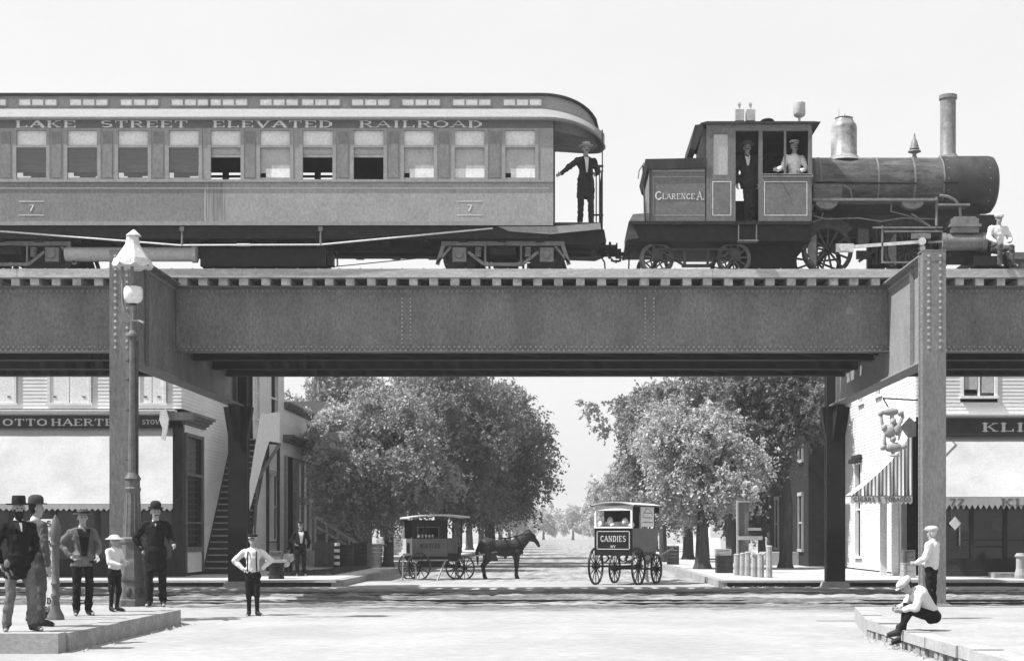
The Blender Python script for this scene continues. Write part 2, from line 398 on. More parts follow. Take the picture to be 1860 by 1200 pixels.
scene.view_settings.view_transform = 'Standard'; scene.view_settings.look = 'None'; scene.view_settings.exposure = 1.6; scene.view_settings.gamma = 1
scene.render.film_transparent = False
# ================================================================ GROUND
def ground_mat():
    m, nt, bs, out = new_mat('dirt_road')
    N = nt.nodes.new; L = nt.links.new
    tc = N('ShaderNodeTexCoord'); sp = N('ShaderNodeSeparateXYZ'); L(tc.outputs['Object'], sp.inputs[0])
    def noise(scale, st, detail=6, rough=.65):
        mp = N('ShaderNodeMapping'); mp.inputs['Location'].default_value = (3.3, 1.7, 0); mp.inputs['Scale'].default_value = st; L(tc.outputs['Object'], mp.inputs[0])
        n = N('ShaderNodeTexNoise'); n.inputs['Scale'].default_value = scale; n.inputs['Detail'].default_value = detail; n.inputs['Roughness'].default_value = rough
        L(mp.outputs[0], n.inputs[0]); return n.outputs[0]
    def mth(op, a, b=None, c=None):
        n = N('ShaderNodeMath'); n.operation = op
        for i, x in enumerate((a, b, c)):
            if x is None: continue
            if isinstance(x, (int, float)): n.inputs[i].default_value = x
            else: L(x, n.inputs[i])
        return n.outputs[0]
    def mr(x, a, b, c, d):
        n = N('ShaderNodeMapRange'); n.interpolation_type = 'SMOOTHSTEP'
        L(x, n.inputs[0])
        for i, v in enumerate((a, b, c, d)): n.inputs[i+1].default_value = v
        return n.outputs[0]
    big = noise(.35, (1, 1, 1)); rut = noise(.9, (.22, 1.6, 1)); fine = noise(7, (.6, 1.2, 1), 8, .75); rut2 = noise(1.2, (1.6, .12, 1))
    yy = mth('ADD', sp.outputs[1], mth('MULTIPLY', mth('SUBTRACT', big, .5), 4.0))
    band = mth('MULTIPLY', mr(yy, 27.5, 30.2, 0, 1), mr(yy, 38.0, 41.0, 1, 0))  # darker band across the road beneath the railway
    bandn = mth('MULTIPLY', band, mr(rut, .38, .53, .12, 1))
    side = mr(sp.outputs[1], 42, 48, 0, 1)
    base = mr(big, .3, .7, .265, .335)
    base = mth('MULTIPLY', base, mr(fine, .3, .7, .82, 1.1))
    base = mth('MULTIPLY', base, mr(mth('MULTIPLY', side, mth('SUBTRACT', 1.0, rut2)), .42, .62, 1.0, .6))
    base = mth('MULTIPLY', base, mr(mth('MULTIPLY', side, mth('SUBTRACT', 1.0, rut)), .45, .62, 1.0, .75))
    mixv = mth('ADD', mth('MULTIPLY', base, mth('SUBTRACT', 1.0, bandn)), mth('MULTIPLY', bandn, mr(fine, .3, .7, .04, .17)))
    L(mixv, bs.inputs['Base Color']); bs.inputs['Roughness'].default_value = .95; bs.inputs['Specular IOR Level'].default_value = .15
    b = N('ShaderNodeBump'); b.inputs['Strength'].default_value = .7; b.inputs['Distance'].default_value = .08
    hh = mth('ADD', mth('MULTIPLY', rut, 1.0), mth('MULTIPLY', fine, .35)); L(hh, b.inputs['Height']); L(b.outputs[0], bs.inputs['Normal'])
    return m
KL0, KR0 = -6.3, 4.45
g = MB(); g.add([(-300,-60,0),(300,-60,0),(300,900,0),(-300,900,0)], [(0,1,2,3)])
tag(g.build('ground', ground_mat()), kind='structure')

from mathutils import noise as mn
def road_sheet(name, x0, x1, y0, y1, dx, dy, amp):
    nx = int((x1-x0)/dx); ny = int((y1-y0)/dy); vs = []
    for j in range(ny+1):
        y = y0+(y1-y0)*j/ny
        for i in range(nx+1):
            x = x0+(x1-x0)*i/nx
            r = mn.noise((x*.28, y*2.3, 3.1)) + .6*mn.noise((x*.5, y*5.5, 7.7)) + .55*mn.noise((x*2.6, y*3.1, 1.3)) + .35*mn.noise((x*7, y*7, 5.3))
            e = min(1, min(i, nx-i)/6, min(j, ny-j)/6)
            bandf = .45 + .75*max(0, 1-((y-35.0)/6.5)**2)
            vs.append((x, y, .008 + e*amp*bandf*max(0, .55+r)))
    fs = [(j*(nx+1)+i, j*(nx+1)+i+1, (j+1)*(nx+1)+i+1, (j+1)*(nx+1)+i) for j in range(ny) for i in range(nx)]
    me = bpy.data.meshes.new(name); me.from_pydata(vs, [], fs); me.materials.append(bpy.data.materials['dirt_road']); me.polygons.foreach_set('use_smooth', [True]*len(fs))
    o = bpy.data.objects.new(name, me); col.objects.link(o); return tag(o, kind='structure')
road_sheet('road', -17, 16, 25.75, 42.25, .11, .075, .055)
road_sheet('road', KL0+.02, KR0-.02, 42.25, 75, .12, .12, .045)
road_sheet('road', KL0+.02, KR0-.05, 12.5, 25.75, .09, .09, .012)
def slab(name, x0, x1, y0, y1, zt, m, edges=''):
    mb = MB(); mb.box(x0, x1, y0, y1, -.1, zt); o = mb.build(name, m); tag(o, kind='structure'); return o
ZS = .25
KL, KR = -6.3, 4.45
ZF = .2
slab('sidewalk', -45, KL-.25, 42.6, 200, ZF, M['walk_far'])
slab('sidewalk', KR+.25, 45, 42.6, 200, ZF, M['walk_far'])
for a_, b_ in ((-45, KL-.1), (KR+.1, 45)):
    mb = MB(); mb.box(a_, b_, 42.2, 42.598, .135, ZF-.001); tag(mb.build('boardwalk_edge', M['walk_far']), kind='structure')
# kerbs: individual stones with joints, one object per kerb line
def kerb(name, axis, c0, c1, a0, a1, zt, step, m, zb=-.05, jit=.012):
    mb = MB(); a = a0
    while a < a1 - .1:
        L_ = min(step*random.uniform(.75, 1.25), a1-a); dz = random.uniform(-jit, jit); dc = random.uniform(-jit, jit)*1.2
        if axis == 'y': mb.box(c0+dc, c1+dc, a+.008, a+L_-.008, zb, zt+dz)
        else: mb.box(a+.008, a+L_-.008, c0+dc, c1+dc, zb, zt+dz)
        a += L_
    return tag(mb.build(name, m), kind='structure')
kerb('kerb', 'y', KL-.28, KL, 19.0, 24.6, ZS+.004, 2.3, M['stone'])
kerb('kerb', 'x', 26.1, 26.4, -40, -7.2, ZS+.003, 2.3, M['stone'])
kerb('kerb', 'x', 25.4, 25.68, 5.2, 40, ZS+.003, 2.2, M['stone_pale'])
kerb('kerb', 'y', KR-.02, KR+.3, 6, 21.75, ZS+.005, .8, M['stone_pale'], zb=.12)
kerb('kerb', 'x', 42.42, 42.595, -45, KL-.25, .12, 2.5, M['wood_dark'], jit=.004)  # dark face puts the shadow under the boardwalk edge into the colour
kerb('kerb', 'x', 42.42, 42.595, KR+.25, 45, .12, 2.5, M['wood_dark'], jit=.004)  # same painted shadow tone along the right side
kerb('kerb', 'y', KL-.25, KL, 42.3, 200, ZF+.003, 3, M['stone'])
kerb('kerb', 'y', KR, KR+.25, 42.3, 200, ZF+.003, 3, M['stone'])
# rubble course beneath the near right kerb, and under left kerb
mb = MB(); y = 6.0
while y < 21.6:
    L_ = random.uniform(.16, .3)
    mb.box(KR+.02+random.uniform(-.03,.03), KR+.25, y+.01, y+L_-.02, -.05, random.uniform(.09, .115)); y += L_
tag(mb.build('kerb_bricks', M['stone']), kind='structure')
# big slab block at lower left whose end faces the camera
mb = MB(); mb.box(-30, PX(108, 18.75), 14.0, 18.75, -.1, .06); 
mb2 = MB()
for i in range(5):
    x1 = PX(108, 18.75) - i*1.02; mb2.box(x1-1.0, x1, 18.7, 19.0, -.35, ZS+.006-.004*i)
tag(mb2.build('kerb_block', M['stone_pale']), kind='structure')

slab('sidewalk', -40, KL-.28, 18.98, 24.5, ZS, M['walk'])
def pslab(poly, zt, m, name='sidewalk', zb=-.1):
    mb = MB(); mb.prism(poly, zb, zt, 'xy'); return tag(mb.build(name, m), kind='structure')
pslab([(-40, 24.5), (KL-.28, 24.5), (-7.15, 26.1), (-40, 26.1)], ZS, M['walk'])
pslab([(KR+.3, 6), (40, 6), (40, 25.4), (5.3, 25.4), (KR+.3, 21.7)], ZS, M['walk'])
def dkerb(p, q, w_, zt, m, n=2):
    p = Vector((p[0], p[1], 0)); q = Vector((q[0], q[1], 0)); mb = MB(); d = (q-p)/n
    for i in range(n):
        a = p+d*i+d*.01; b = p+d*(i+1)-d*.01; z = zt+random.uniform(-.008, .008); mb.bar((a.x, a.y, z/2-.05), (b.x, b.y, z/2-.05), w_, z+.1)
    return tag(mb.build('kerb', m), kind='structure')
dkerb((-6.43, 24.55), (-7.2, 26.2), .28, ZS+.003, M['stone'])
dkerb((KR+.17, 21.75), (5.18, 25.5), .3, ZS+.003, M['stone_pale'], 3)
for (yy_) in (31.2, 32.65, 35.4, 36.85):
    mb = MB(); mb.box(-17, 16, yy_-.055, yy_+.055, -.01, .07); mb.box(-17, 16, yy_+.075, yy_+.11, -.01, .062); tag(mb.build('tram_rail', M['iron']), kind='structure')

# stones and clods
rng = np.random.default_rng(3)
def scatter(name, n, fn, m, smin, smax):
    V_ = []; F_ = []
    base = [(1,0,0),(-1,0,0),(0,1,0),(0,-1,0),(0,0,1),(0,0,-.4)]
    fs = [(0,2,4),(2,1,4),(1,3,4),(3,0,4),(2,0,5),(1,2,5),(3,1,5),(0,3,5)]
    for i in range(n):
        x, y, z = fn(); s = random.uniform(smin, smax); k = len(V_)
        a = random.uniform(0, 6.28); ca, sa = math.cos(a), math.sin(a)
        for b in base:
            q = [b[j]*s*random.uniform(.6, 1.2)*(1, .8, .5)[j] for j in range(3)]
            V_.append((x+q[0]*ca-q[1]*sa, y+q[0]*sa+q[1]*ca, z+q[2]))
        F_ += [tuple(k+t for t in f) for f in fs]
    mb = MB(); mb.v = V_; mb.f = F_; return tag(mb.build(name, m), kind='stuff', label=None)
o = scatter('loose_stones', 5200, lambda: (random.uniform(-14, 14), random.choice((random.uniform(26, 42), random.gauss(35.5, 3.2))), 0), M['iron3'], .01, .045)
o['label'] = 'loose clods and stones on the crossing under the railway'; o['category'] = 'stones'
o = scatter('kerb_rubble', 700, lambda: random.choice(((KL+abs(random.gauss(0, .12)), random.uniform(18.8, 24.8), 0), (KR-abs(random.gauss(0, .10)), random.uniform(13, 21.8), 0), (random.uniform(KR-.6, KR+4), 41.9+random.gauss(0, .3), .0))), M['stone'], .02, .085)
o['label'] = 'broken rubble lying along the foot of the kerbs'; o['category'] = 'rubble'
# grass verge tufts on far left walk between kerb and footway
vs = []; fs = []
for i in range(9000):
    y = random.uniform(47, 63); x = random.uniform(-8.6+(y-47)*.02, -7.3) 
    if random.random() < .35: x = random.uniform(-9.2, -8.0); y = random.uniform(46.3, 52)
    h = random.uniform(.03, .12); a = random.uniform(0, 3.14); c, s_ = math.cos(a)*.02, math.sin(a)*.02; k = len(vs)
    lx, ly = random.uniform(-.04,.04), random.uniform(-.04,.04)
    vs += [(x-c, y-s_, ZF), (x+c, y+s_, ZF), (x+lx, y+ly, ZF+h)]; fs.append((k,k+1,k+2))
mb = MB(); mb.v = vs; mb.f = fs
tag(mb.build('grass_verge', M['grass']), 'strip of rough grass between footway and kerb', 'grass', kind='stuff')

# ================================================================ ELEVATED RAILWAY
YN, YGN, YGF, YF = 30.9, 35.0, 40.25, 41.9
XL, XR = PX(225, YN), PX(1693, YN)
ZB, ZT = 5.78, 7.31
via = empty('elevated_railway', (0, 36.4, 0), 'riveted steel elevated railway crossing the street on four plated columns', 'elevated railway')
def girder(y, x0, x1, m, detail=1, joints=()):
    mb = MB(); mb.box(x0, x1, y-.008, y+.008, ZB+.03, ZT-.03)
    mb.box(x0, x1, y-.17, y+.17, ZB, ZB+.022); mb.box(x0, x1, y-.2, y+.2, ZT-.024, ZT)
    for s in (-1, 1):
        mb.box(x0, x1, y+s*.008, y+s*.022, ZB+.022, ZB+.16); mb.box(x0, x1, y+s*.008, y+s*.022, ZT-.16, ZT-.024)
    o = mb.build('main_girder', m, via)
    if detail:
        rv = MB(); x = x0
        while x < x1:
            rv.dome((x, y-.022, ZB+.055), (0,-1,0), .027); rv.dome((x+.06, y-.022, ZB+.125), (0,-1,0), .027)
            if detail > 1: rv.dome((x, y-.022, ZT-.09), (0,-1,0), .018)
            x += .12
        for jx in joints:
            mbj = MB(); mbj.box(jx-.14, jx+.14, y-.016, y-.009, ZB+.162, ZT-.162); mbj.build('splice_plate', m, o)
            for dx in (-.1, .1):
                z = ZB+.22
                while z < ZT-.18: rv.dome((jx+dx, y-.016, z), (0,-1,0), .026); z += .095
        rv.build('rivet_row', M['rivet'] if m == M['girder'] else m, o)
    return o
JT = [PX(738, YGN), PX(1180, YGN)]
# near girder in three spans between cross girders
ex = .03
girder(YGN, XL+ex, XR-ex, M['girder'], 2, JT)
girder(YGN, -24, XL-ex, M['girder'], 2)
girder(YGN, XR+ex, 22, M['girder'], 2)
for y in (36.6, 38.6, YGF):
    for a, b in ((XL+ex, XR-ex), (-24, XL-ex), (XR+ex, 22)): girder(y, a, b, M['girder_shaded'], 1 if y == YGF else 0)
# end angles where the near girder meets the cross girders
for jx in (XL+.1, XR-.1, XL-.1, XR+.1):
    mb = MB(); mb.box(jx-.07, jx+.07, YGN-.036, YGN-.023, ZB+.03, ZT-.03)
    z = ZB+.08
    while z < ZT-.08: mb.dome((jx-.035, YGN-.036, z), (0,-1,0), .024); mb.dome((jx+.035, YGN-.036, z+.05), (0,-1,0), .024); z += .1
    mb.build('end_angle', M['girder'], via)
def cross(xc, side, m):
    mb = MB(); rvt = MB(); zb, zt = 5.12, 7.33
    mb.box(xc-.01, xc+.01, YN+.18, YF-.18, zb, zt)
    mb.box(xc-.2, xc+.2, YN+.18, YF-.18, zt, zt+.03); mb.box(xc-.2, xc+.2, YN+.18, YF-.18, zb-.03, zb)
    for s in (-1, 1):
        for (z0, z1) in ((zb, zb+.13), (zt-.13, zt)): mb.box(xc+s*.01, xc+s*.024, YN+.18, YF-.18, z0, z1)
        for yy in (32.4, 41.1):
            mb.box(xc+s*.024, xc+s*.11, yy, yy+.014, zb+.03, zt-.03); mb.box(xc+s*.024, xc+s*.034, yy+.014, yy+.1, zb+.03, zt-.03)
            z = zb+.1
            while z < zt-.05: rvt.dome((xc+s*.034, yy+.06, z), (s,0,0), .024); z += .1
        y = YN+.25
        while y < YF-.2:
            if y < 35.2 or y > 40.5:
                rvt.dome((xc+s*.024, y, zb+.07), (s,0,0), .024); rvt.dome((xc+s*.024, y+.05, zt-.07), (s,0,0), .024)
            y += .12
    o = mb.build('cross_girder', m, via); rvt.build('rivet_row', M['rivet'], o); return o
cross(XL, 1, M['girder']); cross(XR, -1, M['girder_pale'])  # right one gets the paler copy as its sunlit side
def column(xc, yc, ztop, m, near, inward):
    # H section: two flanges facing +-Y... front flange plate, web and back flange
    mb = MB(); wd = .24 if near else .26; rvt = MB()
    mb.box(xc-wd, xc+wd, yc-.2, yc-.176, .04, ztop); mb.box(xc-wd, xc+wd, yc+.176, yc+.2, .04, ztop)
    for s in (-1, 1):
        mb.box(xc+s*(wd-.012), xc+s*(wd-.04), yc-.176, yc+.176, .06, ztop-.02)
        mb.box(xc+s*(wd+.002), xc+s*(wd-.012), yc-.176, yc-.09, .06, ztop-.01)
        mb.box(xc+s*(wd+.002), xc+s*(wd-.012), yc+.09, yc+.176, .06, ztop-.01)
        z = .3
        while z < ztop-.1: rvt.dome((xc+s*(wd+.002), yc-.13, z), (s,0,0), .016); rvt.dome((xc+s*(wd+.002), yc+.13, z), (s,0,0), .016); z += .16
    if near:
        mb.box(xc-wd-.012, xc+wd+.012, yc-.212, yc+.2, ztop, ztop+.03)
        mb.box(xc-wd+.004, xc+wd-.004, yc-.209, yc-.2, ztop-.2, ztop-.002)
        z = ztop-.1
        while z > 5.3:
            for dx in (-.12, .12): rvt.dome((xc+dx, yc-(.209 if z > ztop-.2 else .2), z), (0,-1,0), .032)
            z -= .135
    else:
        z = .5
        while z < ztop: 
            for dx in (-.2, .2): rvt.dome((xc+dx, yc-.2, z), (0,-1,0), .02)
            z += .2
        for s in (-1, 1):
            mb.prism([(xc+s*.262, 5.08), (xc+s*.40, 5.08), (xc+s*.262, 4.2)], yc-.15, yc+.15)
    o = mb.build('column', m, via); rvt.build('rivet_row', M['rivet'] if near else m, o)
    b = MB(); hb = .38; zb_ = .05 if near else .16; b.prism([(xc-hb, 0), (xc+hb, 0), (xc+.33, zb_), (xc-.33, zb_)], yc-hb, yc+hb)
    b.box(xc-.3, xc+.3, yc-.28, yc+.28, zb_, zb_+.02); b.build('base_stone', M['stone'], o)
    return o
ZC = PZ(456, YN-.2)
cn = column(XL, YN, ZC, M['col_near'], True, 1)
M['col_r'] = mat('column_right_pale', .22, .16, 2.2, .6, .2, 60, stretch=(1, 1, .4), fine=.2)  # right near column in a paler tone than the left one
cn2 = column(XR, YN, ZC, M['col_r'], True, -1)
XLF, XRF = XL, XR
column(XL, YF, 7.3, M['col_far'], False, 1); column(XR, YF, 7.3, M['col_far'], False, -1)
# knee brackets
for xc, s in ((XL, 1), (XR, -1)):
    mb = MB(); mb.prism([(YN+.2, 5.09), (YN+.62, 5.09), (YN+.25, 4.45), (YN+.2, 4.45)], xc-.09, xc+.09, 'yz')
    mb.build('knee_bracket', M['girder_pale'], via)
    mb = MB(); mb.prism([(YF-.2, 5.09), (YF-.95, 5.09), (YF-.2, 4.1)], xc-.09, xc+.09, 'yz'); mb.build('knee_bracket', M['col_far'], via)
# lateral bracing between girders
mb = MB(); x = XL+.4
while x < XR-.8:
    mb.bar((x, YGN+.05, ZB+.1), (x+1.6, 36.55, ZB+.1), .07, .07); mb.bar((x, 38.65, ZB+.1), (x+1.6, YGF-.05, ZB+.1), .07, .07); x += 1.7
mb.build('lateral_bracing', M['girder_shaded'], via)
# ties, guard timbers, rails
x = -19.6; k = 0
while x < 18.4 and k < 84:
    if abs(x-XL) > .24 and abs(x-XR) > .24:
        mb = MB(); e = random.uniform(-.06, .05); mb.box(x-.1+random.uniform(-.01,.01), x+.1, 34.7+e*.5, 40.6+e*.5, ZT+.001, ZT+.16)
        mb.build('tie', M['tie'], via); k += 1
    x += .49+random.uniform(-.02, .02)
TOPT = PZ(488.5, 34.6)
def timber(y, x0, x1):
    a = x0; mb = MB()
    while a < x1:
        b = min(a+random.uniform(5, 6.5), x1); d = random.uniform(-.006, .006)
        mb.box(a+.004, b-.004, y-.1+d, y+.12+d, ZT+.163, TOPT+d); a = b
        
    x = x0+.2
    while x < x1: mb.cyl((x, y, TOPT-.01), (x, y, TOPT+.035), .03, .018, 6); x += .49
    return mb.build('guard_timber', M['timber'], via)
timber(34.68, -24, 22); timber(37.1, -24, 22)
for yp in (35.4, 35.7, 36.0, 36.25):  # added planks that block the sky seen through the tie gaps
    mb = MB(); a = -24
    while a < 22: b = min(a+random.uniform(3.5, 5), 22); mb.box(a+.004, b-.004, yp, yp+.2, ZT+.163, ZT+.215); a = b
    mb.build('gap_block_plank', M['wood_dark'], via)
timber(38.1, -24, 22); timber(40.5, -24, 22)
ZR = 7.62
for y in (35.08, 36.52, 38.68, 40.12):
    mb = MB(); mb.box(-24, 22, y-.035, y+.035, ZR-.04, ZR); mb.box(-24, 22, y-.01, y+.01, ZT+.175, ZR-.04); mb.box(-24, 22, y-.06, y+.06, ZT+.162, ZT+.176)
    mb.build('rail', M['rail'], via)
# chalk mark on girder
mb = MB(); cx, cz = PX(1543, YGN), PZ(563, YGN); mb.prism([(cx-.1, cz-.1), (cx+.1, cz-.1), (cx+.02, cz+.12), (cx-.03, cz+.12)], YGN-.014, YGN-.009); mb.build('paint_mark', M['girder_pale'], via)
# ================================================================ PASSENGER CAR
YC = 35.8; YS = 34.45; YB = 2*YC - YS
def cx_(px): return PX(px, YS)
def cz_(py): return PZ(py, YS)
XE = cx_(1005); XW = cx_(-132)
car = empty('passenger_car', ((XE+XW)/2, YC, ZR), 'long clerestory-roofed wooden passenger coach standing on the elevated railway', 'train coach')
zs0, zs1, zsill, zwt, zlb, zeave = cz_(408), cz_(405), cz_(329), cz_(233), cz_(217), cz_(214.5)
split = cx_(410); st0 = cx_(372)
for a, b, m in ((XW, st0, 'car_dark'), (st0, split, 'car_streak'), (split, cx_(436), 'car_streak'), (cx_(436), XE, 'car_light')):
    mb = MB(); mb.box(a, b, YS, YS+.06, zs0, zsill)
    mb.build('side_panel', M[m] if not (m == 'car_streak' and a == split) else M['car_light'], car)
mb = MB(); mb.box(XW, XE, YS-.03, YS-.002, zs0-.02, cz_(402.5)); mb.box(XW, XE, YS-.045, YS-.002, zsill-.03, zsill+.03)
mb.build('belt_rail', M['car_frame'], car)
mb = MB(); mb.box(XW+.1, XE-.1, YS-.006, YS-.001, cz_(342.6), cz_(341.4)); mb.box(cx_(372), cx_(373), YS-.006, YS-.001, cz_(403), cz_(344))
mb.build('gilt_lining', M['gilt'], car)
mb = MB(); mb.box(XW, XE, YS, YS+.06, zwt, zeave); mb.build('letter_board', M['letter_board'], car)
# windows
WC = [-219, -127, -35, 57, 149.6, 241.6, 334, 410, 499.5, 577, 669.5, 761, 853, 945]
WC = [w_ for w_ in WC if cx_(w_)-.5 > XW]
hw = .4
prev = XW
def pil_(a, b):
    pil = MB(); pil.box(a, b, YS, YS+.06, zsill, zwt); return pil.build('pilaster', M['car_frame'], car)
for w_ in WC:
    c = cx_(w_); pil_(prev, c-hw-.03); prev = c+hw+.03
pil_(prev, XE)
for a, b in zip(WC[:-1], WC[1:]):
    if b-a > 85:
        m_ = (a+b)/2; trim = MB(); trim.box(cx_(m_)-.11, cx_(m_)+.11, YS-.016, YS-.002, zsill+.08, zwt-.08); trim.build('pilaster_panel', M['car_dark'], car)
zmid = cz_(266); zop = cz_(284)
for w_ in WC:
    c = cx_(w_); openw = w_ in (410, 577, 669.5); lightw = w_ in (499.5, 761, 853, 945)
    mb = MB(); fr = .055
    mb.box(c-hw-.028, c-hw+fr, YS-.012, YS+.05, zsill+.03, zwt); mb.box(c+hw-fr, c+hw+.028, YS-.012, YS+.05, zsill+.03, zwt)
    mb.box(c-hw+fr, c+hw-fr, YS-.012, YS+.05, zwt-.05, zwt); mb.box(c-hw+fr, c+hw-fr, YS-.01, YS+.05, zmid-.03, zmid+.02)
    if openw: mb.box(c-hw+fr, c+hw-fr, YS+.02, YS+.05, zop-.02, zop+.05)
    else: mb.box(c-hw+fr, c+hw-fr, YS, YS+.045, zsill+.03, zsill+.08)
    f = mb.build('window', M['car_frame'], car)
    mb = MB(); mb.box(c-hw+.02, c+hw-.02, YS+.056, YS+.064, zmid-.01, zwt-.02); mb.build('upper_blind', M['blind'], f)
    if openw:
        mb = MB(); mb.box(c-hw+.02, c+hw-.02, YS+.06, YS+.068, zop, zmid-.02); mb.build('sash', M['blind2'], f)
    elif lightw:
        mb = MB(); mb.box(c-hw+.02, c+hw-.02, YS+.06, YS+.068, zsill+.2, zmid-.02); mb.build('lower_blind', M['blind2'], f)
        mb = MB(); mb.box(c-hw+(.18 if w_ != 853 else .05), c+hw-.04, YS+.056, YS+.062, zsill+.09, zsill+.3); mb.build('lace', M['blind'], f)
    else:
        mb = MB(); mb.box(c-hw+fr+.002, c+hw-fr-.002, YS+.018, YS+.024, zsill+.08, zmid-.03); mb.build('pane', M['glass_car'], f)
        mb = MB()
        mb.box(c-hw+.1, c+hw-.15, YS+.3, YS+.36, zsill+.2, zsill+.62); mb.build('seat_back', M['wood_dark'], f)
        mb = MB(); mb.box(c-hw+.02, c+hw-.02, YS+.06, YS+.068, zsill+.22, zmid-.02); mb.build('louvre', M['louvre'], f)
# body shell: far wall with slits, ends, floor, ceiling
fw = MB(); fz0, fz1 = PZ(327, YB)+.0, PZ(315, YB)
zc0, zc1 = CH+(cz_(327)-CH)*(YB/YS), CH+(cz_(314)-CH)*(YB/YS)
fw.box(XW, XE, YB-.06, YB, zs0, zc0); fw.box(XW, XE, YB-.06, YB, zc1, zeave)
slits = []
for w_ in WC:
    if w_ in (57,): rs = [(26, 58)]
    elif w_ == 149.6: rs = [(119, 146), (174, 180)]
    elif w_ == 241.6: rs = [(211, 233), (259, 272)]
    elif w_ == 334: rs = [(303, 317), (345, 364)]
    elif w_ in (410, 577): rs = [(w_-34, w_-5), (w_+6, w_+34)]
    elif w_ < 0: rs = [(w_-25, w_+10)]
    else: rs = []
    for a, b in rs: slits.append((PX(1020+(a-1020), YB), PX(b, YB)))
prev = XW
for a, b in sorted(slits):
    fw.box(prev, a, YB-.06, YB, zc0, zc1); prev = b
fw.box(prev, XE, YB-.06, YB, zc0, zc1)
for w_ in (410, 577):
    fw.box(PX(w_-34, YB), PX(w_+34, YB), YB-.1, YB-.062, (zc0*.62+zc1*.38)-.03, (zc0*.62+zc1*.38)+.03)
fw.box(XW, XE, YS+.06, YB-.06, zs0, zs0+.06); fw.box(XW, XE, YS+.07, YB-.07, zeave-.06, zeave)
fw.box(XW, XW+.06, YS+.06, YB-.06, zs0+.06, zeave-.06)
fw.box(XE-.06, XE, YS+.06, YB-.06, zs0+.06, zeave-.06)
fw.build('body_shell', M['black'], car)
mb = MB(); mb.box(XE+.001, XE+.03, YS+.0, YS+.12, zs0, zeave-.02); mb.box(XE+.001, XE+.03, YB-.12, YB, zs0, zeave-.02); mb.box(XE+.002, XE+.02, YS+.12, YB-.12, zs0, zeave-.1)
mb.build('end_bulkhead', M['wood_dark'], car)
# roof
XTIP = PX(1098, YC)
def roofs(x):
    """half widths and heights along the car"""
    t = max(0, min(1, (x-XE+.25)/(XTIP-XE+.25)))
    w1 = 1.45*math.sqrt(max(1-t**2.6, .0004)); w1 = max(w1, .06)
    ze = zeave - .30*t**2.2
    return t, w1, ze
xs = [XW-.9, XW-.5, XW, XW+2, XE-3, XE-.25] + [XE-.25+(XTIP-XE+.25)*k/16 for k in range(1, 17)]
def loft(secs, closed=True):
    mb = MB(); n = len(secs[0])
    vs = [p for s in secs for p in s]; fs = []
    for j in range(len(secs)-1):
        for i in range(n): fs.append((j*n+i, j*n+(i+1) % n, (j+1)*n+(i+1) % n, (j+1)*n+i))
    fs.append(tuple(range(n))); fs.append(tuple((len(secs)-1)*n+i for i in range(n-1,-1,-1)))
    return mb.add(vs, fs)
secs = []
zlow = zeave + (PZ(197, 35.02)-zeave)*1.02
for x in xs:
    t, w1, ze = roofs(x); h = (zlow-zeave)*(1-.4*t); s = []
    for k in range(13):
        a = -1+2*k/12; prof = (1-abs(a)**2.4)
        s.append((x, YC+a*w1, ze+h*prof*1.25))
    for k in range(13):
        a = 1-2*k/12; prof = (1-abs(a)**2.0)
        s.append((x, YC+a*(w1-.05), ze-.05+h*prof*.9-.02))
    secs.append(s)
o = loft(secs).build('lower_roof', M['car_roof'], car); smooth_by_angle(o, 35)
mb = MB()
for i in range(len(xs)-1):
    for s in (-1, 1):
        t0, w0, e0 = roofs(xs[i]); t1, w1, e1 = roofs(xs[i+1])
        mb.bar((xs[i], YC+s*(w0-.01), e0-.03), (xs[i+1], YC+s*(w1-.01), e1-.03), .05, .05)
mb.build('eaves_moulding', M['car_dark'], car)
# clerestory
ztop = PZ(171, YC-.78); hcl = .78
XN = PX(1086, YC)
xs2 = [XW-.5, XW+1, PX(940, YC), PX(985, YC)] + [PX(985, YC)+(XN-PX(985, YC))*k/14 for k in range(1, 15)]
secs = []; topl = []
for x in xs2:
    t = max(0, (x-PX(985, YC))/(XN-PX(985, YC)))
    wd = hcl*math.sqrt(max(1-t**3, .001)); zt = ztop - (ztop-zeave+.02)*(1-math.sqrt(max(1-t**1.9, 0)))*.98 - .02
    s = []
    for k in range(9):
        a = -1+k/4; s.append((x, YC+a*wd, zt+.08*(1-a*a)*(1-t)))
    s.append((x, YC+wd, zeave-.1-.2*t)); s.append((x, YC-wd, zeave-.1-.2*t)); secs.append(s); topl.append((x, wd, zt))
o = loft(secs).build('clerestory', M['car_roof2'], car); smooth_by_angle(o, 30)
mb = MB()
for (a, b) in zip(topl[:-1], topl[1:]):
    for s in (-1, 1): mb.bar((a[0], YC+s*(a[1]+.03), a[2]), (b[0], YC+s*(b[1]+.03), b[2]), .1, .05)
mb.build('roof_edge', M['wood_dark'], car)
yk = YC-hcl
for w_ in WC + [1010]:
    if w_ == 1010: continue
    xc = PX({410: 412, 499.5: 507, 577: 583}.get(w_, w_)+12 if w_ < 400 else {410: 415, 499.5: 507, 577: 583}.get(w_, w_+4), yk)
    f = MB(); hw2 = .46
    z0, z1 = PZ(193, yk), PZ(180.5, yk)
    f.box(xc-hw2, xc+hw2, yk-.03, yk-.002, z0-.02, z0+.015); f.box(xc-hw2, xc+hw2, yk-.03, yk-.002, z1-.01, z1+.02)
    for k in range(4):
        xx = xc-hw2+k*(2*hw2/3); f.box(xx-.02, xx+.02, yk-.028, yk-.002, z0+.015, z1-.01)
    fo = f.build('clerestory_window', M['car_roof2'], car)
    p = MB(); p.box(xc-hw2+.02, xc+hw2-.02, yk-.014, yk-.003, z0+.01, z1-.006); p.build('pane', M['sky_pane'], fo)
